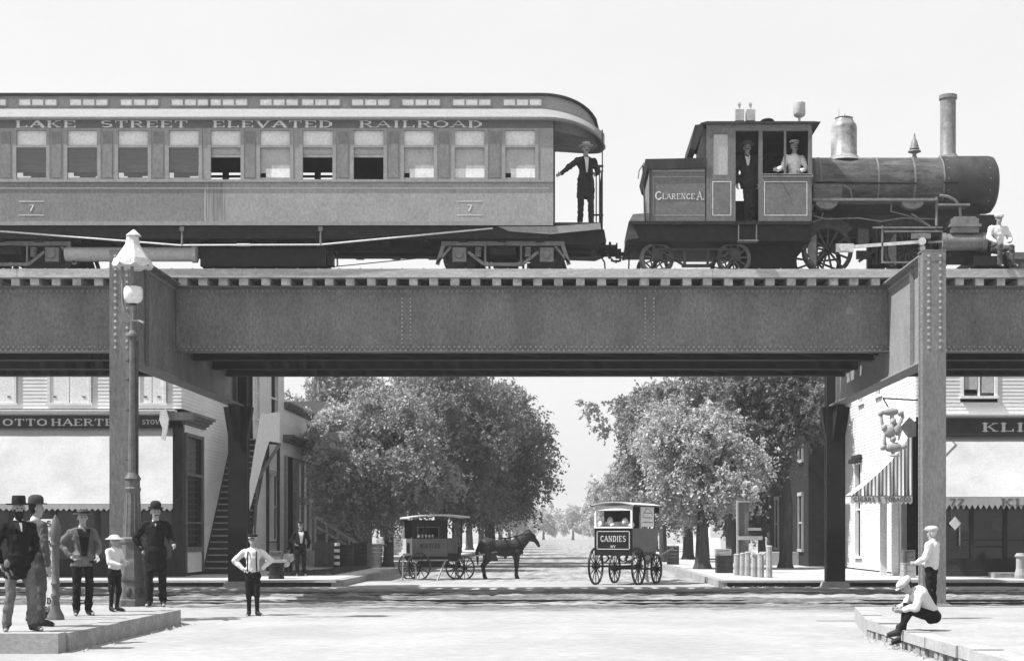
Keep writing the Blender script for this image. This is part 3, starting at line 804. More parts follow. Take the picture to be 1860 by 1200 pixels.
# lettering and numbers
def put(s, px0, px1, pyb, pyt, y, m, parent, **k):
    x0, x1 = PX(px0, y), PX(px1, y); z0, z1 = PZ(pyb, y), PZ(pyt, y)
    mb = lettering(s, TF(x0, y, z0), x1-x0, z1-z0, **k); return mb.build('lettering', m, parent)
for s, a, b in (('LAKE', 28, 138), ('STREET', 183, 341), ('ELEVATED', 386, 604), ('RAILROAD', 652, 876)):
    put(s, a, b, 231.5, 219.5, YS-.003, M['gilt'], car, bold=.95)
for c in (57, 853):
    put('7', c-5, c+5, 383, 372, YS-.003, M['gilt'], car)
    mb = MB()
    for py in (366, 391): mb.box(cx_(c-23), cx_(c+23), YS-.007, YS-.001, cz_(py+.6), cz_(py-.6))
    mb.build('number_lining', M['gilt'], car)
# underframe
mb = MB(); mb.box(XW+.2, XE-.1, YS+.06, YS+.22, cz_(432), zs0-.022); mb.box(XW+.2, XE+.9, YC-.4, YC-.25, cz_(442), zs0-.03); mb.box(XW+.2, XE+.9, YC+.25, YC+.4, cz_(442), zs0-.03)
mb.box(XW+.2, XE-.1, YB-.2, YB-.06, cz_(432), zs0-.03)
x = XW+.6
while x < XE-.2: mb.box(x, x+.2, YS+.22, YB-.2, cz_(436), zs0-.04); x += .9
mb.build('underframe', M['iron'], car)
mb = MB(); mb.box(cx_(357), cx_(588), YC-1.0, YC-.2, cz_(478), cz_(446)); mb.box(cx_(588), cx_(598), YC-.8, YC-.5, cz_(474), cz_(452)); mb.build('equipment_box', M['iron'], car)
mb = MB(); yt = YS+.35; mb.cyl((PX(120, yt), yt, PZ(462, yt)), (PX(355, yt), yt, PZ(462, yt)), .17, .17, 16)
mb.cyl((PX(350, yt), yt, PZ(462, yt)), (PX(358, yt), yt, PZ(462, yt)), .2, .2, 16)
smooth_by_angle(mb.build('gas_tank', M['blind2'], car))
mb = MB(); yr = YS+.03
mb.tube([(cx_(-110), yr, cz_(413)), (cx_(20), yr, cz_(421)), (cx_(325), yr, cz_(445)), (cx_(582), yr, cz_(444)), (cx_(895), yr, cz_(414))], .022)
mb.cyl((cx_(430), yr, cz_(444.5)), (cx_(454), yr, cz_(444.5)), .035)
mb.build('truss_rod', M['bright'], car)
mb = MB(); mb.tube([(cx_(598), YS+.6, cz_(476)), (cx_(800), YS+.6, cz_(456))], .012); mb.tube([(cx_(605), YS+.6, cz_(447)), (cx_(606), YS+.6, cz_(476))], .02)
mb.build('brake_rod', M['iron2'], car)
for px in (330, 582):
    mb = MB(); mb.box(cx_(px-4), cx_(px+4), YS+.0, YS+.05, cz_(419), cz_(411)); mb.cyl((cx_(px), YS+.03, cz_(419)), (cx_(px), YS+.03, cz_(445)), .025); mb.build('queen_post', M['iron3'], car)
# truck
def wheel(parent, x, y, z, r, m, spokes=0, w=.12, tread=.03, weight=False, solid=False, name='wheel'):
    mb = MB(); prof = [(r-tread*2.2, -w/2), (r, -w/2), (r, w/2-.03), (r+.03, w/2-.03), (r+.03, w/2), (r-tread*2.2, w/2)]
    n = 28; vs = []; fs = []
    for (rr, h) in prof:
        for i in range(n):
            t = 2*math.pi*i/n; vs.append((x+rr*math.cos(t), y+h, z+rr*math.sin(t)))
    k = len(prof)
    for j in range(k):
        for i in range(n): fs.append((j*n+i, j*n+(i+1) % n, ((j+1) % k)*n+(i+1) % n, ((j+1) % k)*n+i))
    mb.add(vs, fs)
    mb.cyl((x, y-w*.7, z), (x, y+w*.5, z), r*.16, r*.16, 14)
    if spokes:
        for i in range(spokes):
            t = 2*math.pi*i/spokes+.1; mb.bar((x, y, z), (x+math.cos(t)*(r-tread*2), y, z+math.sin(t)*(r-tread*2)), w*.35, r*.09, up=(0,1,0))
    if solid: mb.cyl((x, y-w*.2, z), (x, y+w*.2, z), r-tread*2, r-tread*2, n)
    return mb.build(name, m, parent)
def truck(parent, xc, yn, half=1.02, r=.38):
    zc = ZR+r
    for s in (-1, 1):
        mb = MB(); y = YC+s*1.02; yy = y-.05
        mb.box(xc-half-.42, xc+half+.42, y-.06, y+.06, zc+.24, zc+.34)
        for q in (-1, 1):
            mb.box(xc+q*half-.16, xc+q*half+.16, y-.09, y+.07, zc-.14, zc+.19)
            mb.cyl((xc+q*half, y-.15, zc+.02), (xc+q*half, y-.09, zc+.02), .085, .085, 12)
            mb.bar((xc+q*(half+.2), y-.02, zc+.22), (xc+q*(half+.52), y-.02, zc-.16), .05, .05); mb.bar((xc+q*(half+.36), y-.02, zc+.3), (xc+q*(half+.52), y-.02, zc-.2), .05, .09)
            mb.bar((xc+q*(half-.2), y-.0, zc+.1), (xc+q*.45, y, zc-.19), .06, .07)
        mb.box(xc-.45, xc+.45, y-.035, y+.035, zc-.23, zc-.155)
        for q in (-1, 1): 
            mb.cyl((xc+q*.42, y-.02, zc-.15), (xc+q*.42, y-.02, zc+.24), .028, .028, 8)
            for k in range(5): mb.cyl((xc+q*.58, y-.05, zc-.02+k*.045), (xc+q*.58, y-.05, zc+.01+k*.045), .075, .075, 10)
        mb.build('truck_frame', M['iron3'], parent)
    mb = MB(); mb.box(xc-.3, xc+.3, YC-1.12, YC+1.12, zc+.02, zc+.2)
    for k in range(4): mb.box(xc-.22+.03*k, xc+.22-.03*k, YC-1.18, YC-1.13, zc+.015+k*.045, zc+.05+k*.045)
    mb.build('bolster', M['iron'], parent)
    for q in (-1, 1):
        mb = MB(); mb.cyl((xc+q*half, YC-.9, zc), (xc+q*half, YC+.9, zc), .06, .06, 10); mb.build('axle', M['iron'], parent)
        for s in (-1, 1): wheel(parent, xc+q*half, YC+s*.74, zc, r, M['iron2'], solid=True)
truck(car, PX(914, YS+.35), YC); truck(car, PX(18, YS+.35), YC)
# platform
zf = cz_(401)-.02
mb = MB(); xp = cx_(1097)
mb.box(XE+.031, xp-.06, YS+.08, YB-.08, zf-.09, zf)
mb.build('platform_floor', M['wood_dark'], car)
mb = MB(); mb.prism([(cx_(905), cz_(411)), (cx_(1004), cz_(411)), (cx_(1090), cz_(405)), (cx_(1092), cz_(416)), (cx_(1000), cz_(425)), (cx_(925), cz_(420))], YS+.0, YS+.05)
mb.build('platform_sill', M['car_frame'], car)
mb = MB(); mb.prism([(cx_(930), cz_(424)), (cx_(1098), cz_(412)), (cx_(1102), cz_(433)), (cx_(1085), cz_(440)), (cx_(905), cz_(434))], YS+.3, YB-.3)
mb.build('end_beam', M['iron'], car)
for y_ in (YS+.14, YB-.14):
    mb = MB()
    for px in (1076, 1083, 1089, 1094): mb.cyl((PX(px, y_), y_, zf), (PX(px, y_), y_, PZ(302 if px < 1090 else 236, y_)), .016, .016, 6)
    mb.box(PX(1073, y_), PX(1096, y_), y_-.02, y_+.02, PZ(304, y_), PZ(300, y_)); mb.box(PX(1073, y_), PX(1096, y_), y_-.02, y_+.02, PZ(392, y_), PZ(389, y_))
    mb.build('gate', M['iron'], car)
mb = MB(); xg = PX(1094, YS+.14); y = YS+.2
while y < YB-.2: mb.cyl((xg, y, zf), (xg, y, zf+1.2), .012, .012, 6); y += .13
mb.box(xg-.02, xg+.02, YS+.14, YB-.14, zf+1.2, zf+1.24); mb.build('end_railing', M['iron'], car)
mb = MB(); mb.bar((PX(1085, YC), YC, 8.25), (PX(1122, YC), YC, 8.25), .12, .13); mb.box(PX(1118, YC), PX(1128, YC), YC-.12, YC+.12, 8.15, 8.35)
mb.box(PX(1098, YC), PX(1118, YC), YC-.3, YC+.3, 8.33, 8.41); mb.box(PX(1124, YC), PX(1140, YC), YC-.06, YC+.06, 8.2, 8.28); mb.cyl((PX(1108, YC), YC, 8.33), (PX(1108, YC), YC, 8.53), .03); mb.cyl((PX(1120, YC), YC-.1, 8.33), (PX(1120, YC), YC-.1, 8.49), .02); mb.build('coupler', M['iron'], car)
mb = MB(); yy = YC-.5
for k in range(13):
    t = k/12; x = PX(1096+46*t, yy); z = PZ(448+27*(1-(2*t-1)**2), yy); mb.ell((x, yy, z), (.045, .02, .03) if k % 2 else (.03, .03, .045), 6, 4)
mb.tube([(PX(1078, yy), yy, PZ(446, yy)), (PX(1078, yy), yy, PZ(462, yy)), (PX(1090, yy), yy, PZ(464, yy)), (PX(1098, yy), yy, PZ(476, yy)), (PX(1099, yy), yy, PZ(488, yy))], .02)
mb.build('safety_chain', M['iron2'], car)

# ================================================================ LOCOMOTIVE
YL = 34.5; YLB = 2*YC-YL
def lx(p): return PX(p, YL)
def lz(p): return PZ(p, YL)
loco = empty('steam_locomotive', (PX(1500, YC), YC, ZR), 'small dark steam tank engine with open cab, tall chimney and coal bunker', 'locomotive')
M['loco'] = mat('loco_paint', .18, .18, 3, .45, .05, 60, fine=.2); M['dome'] = mat('dome_jacket', .34, .7, 2.5, .4, metal=.2); M['loco_line'] = M['gilt']
M['boiler'] = mat('boiler_jacket', .125, .6, 3.5, .38, .05, 50, metal=.2, stretch=(.5, 1, 2), fine=.3); M['smokebox'] = mat('smokebox_iron', .08, .35, 3, .6, .1, 50)
zpl = lz(402)
mb = MB(); mb.box(lx(1180), lx(1281), YL, YLB, zpl, lz(305)); mb.build('water_tank', M['loco'], loco)
mb = MB(); mb.prism([(lx(1172), lz(290)), (lx(1282), lz(288)), (lx(1282), lz(306)), (lx(1180), lz(309)), (lx(1176), lz(305))], YL-.06, YLB+.06); mb.build('coal_bunker_rim', M['wood_dark'], loco)
mb = MB(); mb.box(lx(1181), lx(1280), YL-.012, YL-.001, lz(312), lz(309)); mb.box(lx(1186), lx(1279), YL-.005, YL-.001, lz(322), lz(320.5)); mb.box(lx(1186), lx(1279), YL-.005, YL-.001, lz(392), lz(390.5)); mb.box(lx(1186), lx(1187.3), YL-.005, YL-.001, lz(390), lz(322)); mb.build('tank_lining', M['car_frame'], loco)
put('C', 1190, 1202, 363, 348, YL-.003, M['gilt'], loco, bold=.8); put('LARENCE', 1203, 1262, 362, 352, YL-.003, M['gilt'], loco, bold=.8); put('A.', 1266, 1280, 363, 348, YL-.003, M['gilt'], loco, bold=.8)
mb = MB(); mb.box(lx(1179), lx(1183), YL-.03, YL-.003, zpl, lz(308)); mb.cyl((lx(1172), YL+.05, lz(402)), (lx(1168), YL+.05, lz(300)), .02); mb.tube([(lx(1170), YL, lz(296)), (lx(1161), YL, lz(310)), (lx(1159), YL, lz(325))], .012); mb.build('grab_iron', M['iron2'], loco)
# platform
mb = MB(); mb.box(lx(1143), lx(1474), YL-.03, YLB+.03, lz(408), zpl); mb.box(lx(1148), lx(1474), YL+.1, YLB-.1, lz(436), lz(408)-.002); mb.build('running_frame', M['iron'], loco)
mb = MB(); mb.prism([(lx(1142), lz(402)), (lx(1150), lz(388)), (lx(1179), lz(386)), (lx(1179), lz(402))], YL+.05, YLB-.05); mb.build('tool_box', M['iron3'], loco)
mb = MB(); mb.prism([(lx(1143), lz(408)), (lx(1150), lz(408)), (lx(1160), lz(432)), (lx(1138), lz(436))], YL+.0, YLB-.0); mb.build('rear_beam', M['iron2'], loco)
mb = MB(); yy=YC-.6; mb.tube([(PX(1152, yy), yy, PZ(440, yy)), (PX(1143, yy), yy, PZ(462, yy)), (PX(1142, yy), yy, PZ(488, yy))], .02); mb.build('brake_hose', M['iron'], loco)
# cab
zct = lz(238)
def loco_panel(a, b, c, d, m=M['loco'], name='cab_panel', y0=None, y1=None):
    mb = MB(); mb.box(lx(a), lx(b), y0 or YL-.02, y1 or YL+.03, lz(d), lz(c)); return mb.build(name, m, loco)
cab = MB()
def cb(a, b, c, d, dy=0): cab.box(lx(a), lx(b), YL-.02+dy, YL+.04, lz(d), lz(c))
cb(1283, 1296, 226, 402); cb(1322, 1336, 226, 402); cb(1296, 1322, 226, 244); cb(1296, 1322, 318, 402)
cb(1336, 1474, 226, 238); cb(1378, 1385, 238, 402); cb(1385, 1474, 320, 402); cb(1468, 1475, 238, 320); cb(1424, 1428, 238, 320)
cab.build('cab_side', M['loco'], loco)
mb = MB(); mb.box(lx(1296), lx(1322), YL, YL+.01, lz(318), lz(244)); mb.build('cab_window', M['glass'], loco)
mb = MB(); mb.box(lx(1294), lx(1325), YL+.012, YL+.02, lz(319), lz(242)); mb.build('cab_curtain', M['cloth_bright'], loco)
mb = MB(); mb.box(lx(1384), lx(1476), YL-.05, YL-.021, lz(322), lz(318)); mb.box(lx(1384), lx(1474), YL-.05, YL+.2, lz(320)-.002, lz(318)+.02); mb.build('arm_rest', M['car_frame'], loco)
mb = MB()
def rect(a, b, c, d, t=1.2):
    mb.box(lx(a), lx(b), YL-.026, YL-.0205, lz(c+t), lz(c)); mb.box(lx(a), lx(b), YL-.026, YL-.0205, lz(d), lz(d-t))
    mb.box(lx(a), lx(a+t), YL-.026, YL-.0205, lz(d-t), lz(c+t)); mb.box(lx(b-t), lx(b), YL-.026, YL-.0205, lz(d-t), lz(c+t))
rect(1388, 1466, 330, 392); rect(1294, 1328, 330, 392); mb.build('cab_lining', M['gilt'], loco)
mb = MB(); mb.box(lx(1283), lx(1474), YLB-.04, YLB+.02, lz(238), lz(226)); mb.box(lx(1283), lx(1338), YLB-.04, YLB+.02, zpl, lz(238)); mb.box(lx(1388), lx(1474), YLB-.04, YLB+.02, lz(320), lz(238)+.0)
mb.box(lx(1350), lx(1474), YLB-.04, YLB+.02, zpl, lz(320)-.002); 
mb.box(lx(1474)-.06, lx(1474), YL+.04, YLB-.04, zpl, lz(226)); mb.box(lx(1283), lx(1283)+.05, YL+.04, YLB-.04, lz(300), lz(300)+.9)
mb.build('cab_far_side', M['iron'], loco)
mb = MB(); mb.cyl((lx(1410), YC, 9.9), (lx(1473), YC, 9.9), .66, .66, 24); mb.box(lx(1400), lx(1412), YC-.6, YC+.6, zpl, 10.5); mb.build('backhead', M['black'], loco)
mb = MB(); mb.prism([(lx(1272), lz(225)), (lx(1283), lz(222)), (lx(1478), lz(222)), (lx(1490), lz(223)), (lx(1478), lz(226)), (lx(1276), lz(227))], YL-.08, YLB+.08)
mb.prism([(lx(1276), lz(226)), (lx(1262), lz(228)), (lx(1253), lz(270)), (lx(1263), lz(273)), (lx(1278), lz(232))], YL-.04, YLB+.04)
mb.build('cab_roof', M['wood_dark'], loco)
mb = MB(); mb.prism([(lx(1277), lz(232)), (lx(1283), lz(232)), (lx(1283), lz(290)), (lx(1266), lz(290)), (lx(1268), lz(272))], YL+.1, YL+.14); mb.build('cab_rear_panel', M['loco'], loco)
for px in (1343, 1363):
    mb = MB(); mb.lathe([(.15, 0), (.15, .27), (.08, .29), (.035, .3), (.035, .38), (.055, .4), (.05, .45)], (PX(px, YC), YC, PZ(221, YC)), 4, rot=R(45)); mb.build('roof_ventilator', M['blind2'], loco)
mb = MB(); mb.ell((PX(1393, YC), YC, PZ(222, YC)), (.18, .3, .06), 12, 6); mb.build('roof_hatch', M['iron'], loco)
mb = MB(); c = (PX(1452, YC), YC, PZ(222, YC)); mb.lathe([(.03, 0), (.03, .1), (.12, .14), (.15, .2), (.14, .46), (.06, .5)], c, 14); smooth_by_angle(mb.build('signal_lantern', M['blind2'], loco))
# step
mb = MB()
for px in (1341.5, 1374): mb.box(lx(px-1), lx(px+1), YL-.02, YL+.01, lz(438), lz(403))
mb.box(lx(1340), lx(1376), YL-.15, YL+.1, lz(440), lz(437.5)); mb.build('cab_step', M['iron3'], loco)
mb = MB(); mb.box(lx(1362), lx(1452), YC-.6, YC+.6, ZR+.08, lz(436)-.002); mb.prism([(lx(1362), ZR+.08), (lx(1362), lz(440)), (lx(1350), lz(455))], YC-.5, YC+.5); mb.build('ash_pan', M['iron'], loco)
# boiler
xb0, xb1, xb2 = PX(1474, YC), PX(1703, YC), PX(1800, YC); zb = 9.9
mb = MB(); mb.cyl((xb0, YC, zb), (xb1, YC, zb), .645, .645, 40); smooth_by_angle(mb.build('boiler', M['boiler'], loco))
mb = MB()
for px in (1482, 1585, 1650, 1702): mb.cyl((PX(px, YC), YC, zb), (PX(px+3, YC), YC, zb), .653, .653, 40)
smooth_by_angle(mb.build('boiler_band', M['iron3'], loco))
mb = MB(); prof = [(.685, xb1+.04), (.685, xb2-.12), (.66, xb2-.02), (.55, xb2+.05), (.3, xb2+.1), (.08, xb2+.12)]; mb.lathe(prof, (0, YC, zb), 36, 'x'); smooth_by_angle(mb.build('smokebox', M['smokebox'], loco))
mb = MB(); 
for k in range(16):
    t = 2*math.pi*k/16
    for X in (xb1+.1, xb2-.2): mb.dome((X, YC+.685*math.cos(t), zb+.685*math.sin(t)), (0, math.cos(t), math.sin(t)), .022)
mb.build('smokebox_rivets', M['iron3'], loco)
zrb = PZ(363, YL+.2)
mb = MB(); mb.box(PX(1476, YL+.1), PX(1703, YL+.1), YL+.1, YL+.5, zrb-.04, zrb+.02); mb.box(PX(1703, YL+.1), PX(1762, YL+.1), YL+.1, YL+.5, PZ(371, YL+.1)-.03, PZ(371, YL+.1)+.02)
mb.build('running_board', M['iron3'], loco); mb = MB(); mb.box(PX(1476, YL+.1), PX(1703, YL+.1), YLB-.5, YLB-.1, zrb-.04, zrb+.02); mb.build('running_board', M['iron3'], loco)
mb = MB(); mb.box(PX(1478, YL+.2), PX(1530, YL+.2), YL+.2, YL+.55, zrb+.021, PZ(334, YL+.2)); mb.build('sand_box', M['boiler'], loco)
mb = MB(); yy = YL+.62; mb.cyl((PX(1478, yy), yy, PZ(331, yy)), (PX(1665, yy), yy, PZ(333, yy)), .02); mb.cyl((PX(1715, yy), yy, PZ(331, yy)), (PX(1740, yy), yy, PZ(331, yy)), .03); mb.build('hand_rail', M['iron'], loco)
for px in (1502, 1658):
    mb = MB(); p = [(PX(px-21, YL+.15), zrb-.041)] + [(PX(px, YL+.15)+.26*math.cos(R(a)), zrb-.07+.15*math.sin(R(a))) for a in range(200, 341, 20)] + [(PX(px+21, YL+.15), zrb-.041)]
    mb.prism(p, YL+.15, YL+.35); mb.build('air_reservoir_bracket', M['iron3'], loco)
mb = MB(); mb.box(PX(1478, YC), PX(1770, YC), YC-.45, YC+.45, PZ(402, YC), 9.37); mb.box(PX(1470, YC), PX(1800, YC), YC-.62, YC-.52, PZ(440, YC), PZ(400, YC)); mb.box(PX(1470, YC), PX(1800, YC), YC+.52, YC+.62, PZ(440, YC), PZ(400, YC)); mb.build('engine_frame', M['iron'], loco)
mb = MB()
for a, b, c, d in ((1585, 1610, 432, 480), (1690, 1800, 448, 480), (1600, 1720, 470, 482), (1556, 1600, 455, 470), (1612, 1640, 400, 430), (1680, 1712, 402, 470)): mb.box(PX(a, YC-.5), PX(b, YC-.5), YC-.5, YC-.42, PZ(d, YC-.5), PZ(c, YC-.5))
for a, b in (((1560, 475), (1610, 440)), ((1560, 405), (1600, 432)), ((1700, 480), (1735, 455))): mb.bar((PX(a[0], YC-.55), YC-.55, PZ(a[1], YC-.55)), (PX(b[0], YC-.55), YC-.55, PZ(b[1], YC-.55)), .05, .06)
for p in (1592, 1600): mb.cyl((PX(p, YC-.62), YC-.62, PZ(480, YC-.62)), (PX(p, YC-.62), YC-.62, PZ(415, YC-.62)), .03)
mb.box(PX(1575, YC), PX(1705, YC), YC-.1, YC+.1, ZR+.1, 8.64)
mb.build('spring_gear', M['iron2'], loco)
mb = MB(); yy = YL+.3
mb.tube([(PX(p, yy), yy, PZ(q, yy)) for p, q in ((1478, 392), (1500, 398), (1560, 396), (1600, 402), (1640, 396), (1700, 398))], .018, 6)
mb.tube([(PX(p, yy), yy, PZ(q, yy)) for p, q in ((1495, 386), (1492, 398), (1476, 404))], .015, 6)
mb.tube([(PX(p, yy), yy, PZ(q, yy)) for p, q in ((1620, 366), (1618, 384), (1650, 392), (1712, 424))], .016, 6)
mb.tube([(PX(p, yy), yy, PZ(q, yy)) for p, q in ((1532, 336), (1545, 345), (1548, 362))], .02, 6); mb.build('piping', M['iron3'], loco)
# domes, bell, chimney
mb = MB(); c = (PX(1533, YC), YC, 10.45); zt = PZ(215, YC)-10.45
mb.lathe([(.46, 0), (.36, .1), (.31, .16), (.31, zt-.25), (.29, zt-.16), (.26, zt-.13), (.2, zt-.02), (.22, zt), (.05, zt+.05), (.02, zt+.1)], c, 24); smooth_by_angle(mb.build('steam_dome', M['dome'], loco))
mb = MB(); mb.cyl((PX(1523, YC), YC, 11.23), (PX(1523, YC), YC, PZ(198, YC)), .02, .02, 6); mb.build('whistle', M['bright'], loco)
mb = MB(); c = (PX(1661, YC), YC, PZ(289, YC)); mb.lathe([(.1, 0), (.05, .06), (.05, .13), (.16, .17), (.15, .2), (.02, .21)], c, 14)
mb.lathe([(.12, .24), (.1, .3), (.07, .42), (.03, .5), (.01, .62)], c, 14); smooth_by_angle(mb.build('bell', M['iron3'], loco))
mb = MB(); c = (PX(1722, YC), YC, 10.48); zt = PZ(174, YC)-10.48; mb.lathe([(.34, 0), (.24, .1), (.185, .18), (.185, zt-.1), (.215, zt-.09), (.215, zt-.0), (.15, zt-.001), (.15, zt-.3)], c, 24); smooth_by_angle(mb.build('chimney', M['iron3'], loco))
# steam pipe
mb = MB(); yy = YL+.18; mb.tube([(PX(p, yy), yy, PZ(q, yy)) for p, q in ((1707, 355), (1722, 357), (1735, 364), (1743, 376), (1745, 398))], .035, 8); mb.tube([(PX(1701, yy), yy, PZ(p, yy)) for p in (358, 410)], .03, 8); mb.build('steam_pipe', M['iron3'], loco)
# cylinder & valve chest
yc_ = YL+.3
mb = MB(); mb.cyl((PX(1713, yc_), yc_, PZ(440, yc_)), (PX(1788, yc_), yc_, PZ(440, yc_)), .2, .2, 24); mb.cyl((PX(1709, yc_), yc_, PZ(440, yc_)), (PX(1716, yc_), yc_, PZ(440, yc_)), .225, .225, 24); mb.cyl((PX(1782, yc_), yc_, PZ(440, yc_)), (PX(1790, yc_), yc_, PZ(440, yc_)), .225, .225, 24)
smooth_by_angle(mb.build('cylinder', M['iron3'], loco))
mb = MB(); mb.box(PX(1724, yc_), PX(1774, yc_), yc_-.2, yc_+.3, PZ(424, yc_)-.02, PZ(400, yc_)); mb.box(PX(1721, yc_), PX(1778, yc_), yc_-.23, yc_+.3, PZ(415, yc_), PZ(410, yc_)); mb.prism([(PX(1726, yc_), PZ(400, yc_)+.001), (PX(1772, yc_), PZ(400, yc_)+.001), (PX(1768, yc_), PZ(396, yc_)), (PX(1730, yc_), PZ(396, yc_))], yc_-.18, yc_+.28)
mb.build('valve_chest', M['iron3'], loco)
mb = MB(); mb.box(PX(1715, YC), PX(1800, YC), YC-.7, YC+.7, PZ(462, YC), PZ(412, YC)); mb.box(PX(1745, YC), PX(1802, YC), YL+.1, YLB-.1, PZ(484, YL+.2), PZ(466, YL+.2)); mb.build('cylinder_saddle', M['iron'], loco)
# rods
yr = YL+.22
mb = MB(); mb.bar((PX(1522, yr), yr, PZ(450, yr)), (PX(1676, yr), yr, PZ(439, yr)), .04, .075); mb.box(PX(1518, yr), PX(1550, yr), yr-.04, yr+.04, PZ(458, yr), PZ(443, yr)); mb.cyl((PX(1530, yr), yr-.07, PZ(450, yr)), (PX(1530, yr), yr+.07, PZ(450, yr)), .085, .085, 14)
mb.cyl((PX(1674, yr), yr-.07, PZ(439, yr)), (PX(1674, yr), yr+.05, PZ(439, yr)), .09, .09, 14); mb.build('connecting_rod', M['bright'], loco)
mb = MB(); mb.box(PX(1585, yr), PX(1712, yr), yr-.03, yr+.03, PZ(415, yr), PZ(412, yr)); mb.box(PX(1606, yr), PX(1712, yr), yr-.03, yr+.03, PZ(422, yr), PZ(419, yr)); mb.box(PX(1655, yr), PX(1690, yr), yr-.05, yr+.03, PZ(434, yr), PZ(424, yr)); mb.cyl((PX(1686, yr), yr, PZ(440, yr)), (PX(1712, yr), yr, PZ(440, yr)), .03)
mb.box(PX(1601, yr), PX(1604, yr), yr-.02, yr+.02, PZ(478, yr), PZ(410, yr)); mb.box(PX(1604, yr), PX(1655, yr), yr-.02, yr+.02, PZ(478, yr), PZ(475, yr)); mb.bar((PX(1655, yr), yr, PZ(388, yr)), (PX(1690, yr), yr, PZ(412, yr)), .04, .04); mb.build('slide_bars', M['iron3'], loco)
mb = MB(); mb.box(PX(1606, yr), PX(1700, yr), yr+.4, yr+.5, PZ(470, yr), PZ(428, yr)); mb.box(PX(1560, yr), PX(1580, yr), yr+.1, yr+.3, PZ(442, yr), PZ(414, yr)); mb.build('brake_gear', M['iron2'], loco)
# driving wheels
for px in (1503, 1648):
    for y in (YC-.74, YC+.74): 
        wo_ = wheel(loco, PX(px, YC-.74), y, ZR+.58, .58, M['iron2'], spokes=13, tread=.035, name='driving_wheel')
        if y < YC:
            mb = MB(); xx = PX(px, y); zz = ZR+.58; p = [(xx+.47*math.cos(R(a)), zz+.47*math.sin(R(a))) for a in range(125, 236, 10)]
            mb.prism(p, y-.05, y+.03); mb.build('counterweight', M['iron3'], wo_)
            mb = MB(); mb.cyl((PX(px+24, y), y-.2, PZ(453, y)), (PX(px+24, y), y, PZ(453, y)), .07, .07, 12); mb.build('crank_pin', M['bright'], wo_)
    mb = MB(); mb.cyl((PX(px, YC-.74), YC-.9, ZR+.58), (PX(px, YC-.74), YC+.9, ZR+.58), .08, .08, 10); mb.build('axle', M['iron'], loco)
    mb = MB(); xx = PX(px, YC-.74); zz = ZR+.58
    for a in range(40, 140, 8):
        mb.bar((xx+.63*math.cos(R(a)), YC-.75, zz+.63*math.sin(R(a))), (xx+.63*math.cos(R(a+8)), YC-.75, zz+.63*math.sin(R(a+8))), .3, .03, up=(0,1,0))
    mb.build('splasher', M['iron2'], loco)
# rear truck with spoked wheels
xa, xb = PX(1193, YC-.74), PX(1333, YC-.74); r = .38; zc = ZR+r
for x in (xa, xb):
    for y in (YC-.74, YC+.74): wheel(loco, x, y, zc, r, M['iron3'], spokes=11, w=.1, name='truck_wheel')
    mb = MB(); mb.cyl((x, YC-.9, zc), (x, YC+.9, zc), .06, .06, 10); mb.build('axle', M['iron'], loco)
mb = MB(); y = YC-.98; xm = (xa+xb)/2
for x in (xa, xb): mb.box(x-.12, x+.12, y-.08, y+.08, zc-.1, zc+.14)
mb.box(xa-.12, xb+.12, y-.04, y+.04, zc+.14, zc+.19); mb.bar((xa+.1, y, zc+.12), (xm-.3, y, zc-.2), .06, .05); mb.bar((xb-.1, y, zc+.12), (xm+.3, y, zc-.2), .06, .05); mb.box(xm-.34, xm+.34, y-.04, y+.04, zc-.25, zc-.18); mb.box(xa-.1, xb+.1, y-.03, y+.03, zc-.12, zc-.08)
mb.box(xm-.3, xm-.24, y-.02, y+.04, zc-.18, zc+.14); mb.box(xm+.24, xm+.3, y-.02, y+.04, zc-.18, zc+.14)
mb.build('truck_frame', M['iron2'], loco)
# front beam / pilot
mb = MB(); mb.box(PX(1800, YC), PX(1842, YC), YL+.1, YLB-.1, PZ(470, YL+.1), PZ(458, YL+.1)); mb.prism([(PX(1806, YC), PZ(470, YC)), (PX(1842, YC), PZ(472, YC)), (PX(1862, YC), ZR+.1), (PX(1815, YC), ZR+.1)], YC-.9, YC+.9); mb.build('pilot_beam', M['iron3'], loco)
# ================================================================ BUILDINGS
def clap(T, u0, u1, z0, z1, holes=(), pitch=.112):
    """real lapped boards; T(u, d, z), d outward"""
    mb = MB(); z = z0
    while z < z1-.01:
        zt = min(z+pitch, z1); segs = [(u0, u1)]
        for (a, b, c, d) in holes:
            if c < zt-.01 and d > z+.01:
                ns = []
                for (p, q) in segs:
                    if b <= p or a >= q: ns.append((p, q)); continue
                    if a > p: ns.append((p, a))
                    if b < q: ns.append((b, q))
                segs = ns
        for (p, q) in segs:
            if q-p < .02: continue
            vs = [T(p, 0, z), T(q, 0, z), T(q, .02, z), T(p, .02, z), T(p, 0, zt), T(q, 0, zt), T(q, .008, zt+.006), T(p, .008, zt+.006)]
            mb.add(vs, [(0,1,2,3),(7,6,5,4),(0,4,5,1),(1,5,6,2),(2,6,7,3),(3,7,4,0)])
        z = zt
    return mb
def tb(mb, T, u0, u1, d0, d1, z0, z1):
    a = T(u0, d0, z0); b = T(u1, d1, z1)
    return mb.box(a[0], b[0], a[1], b[1], a[2], b[2])
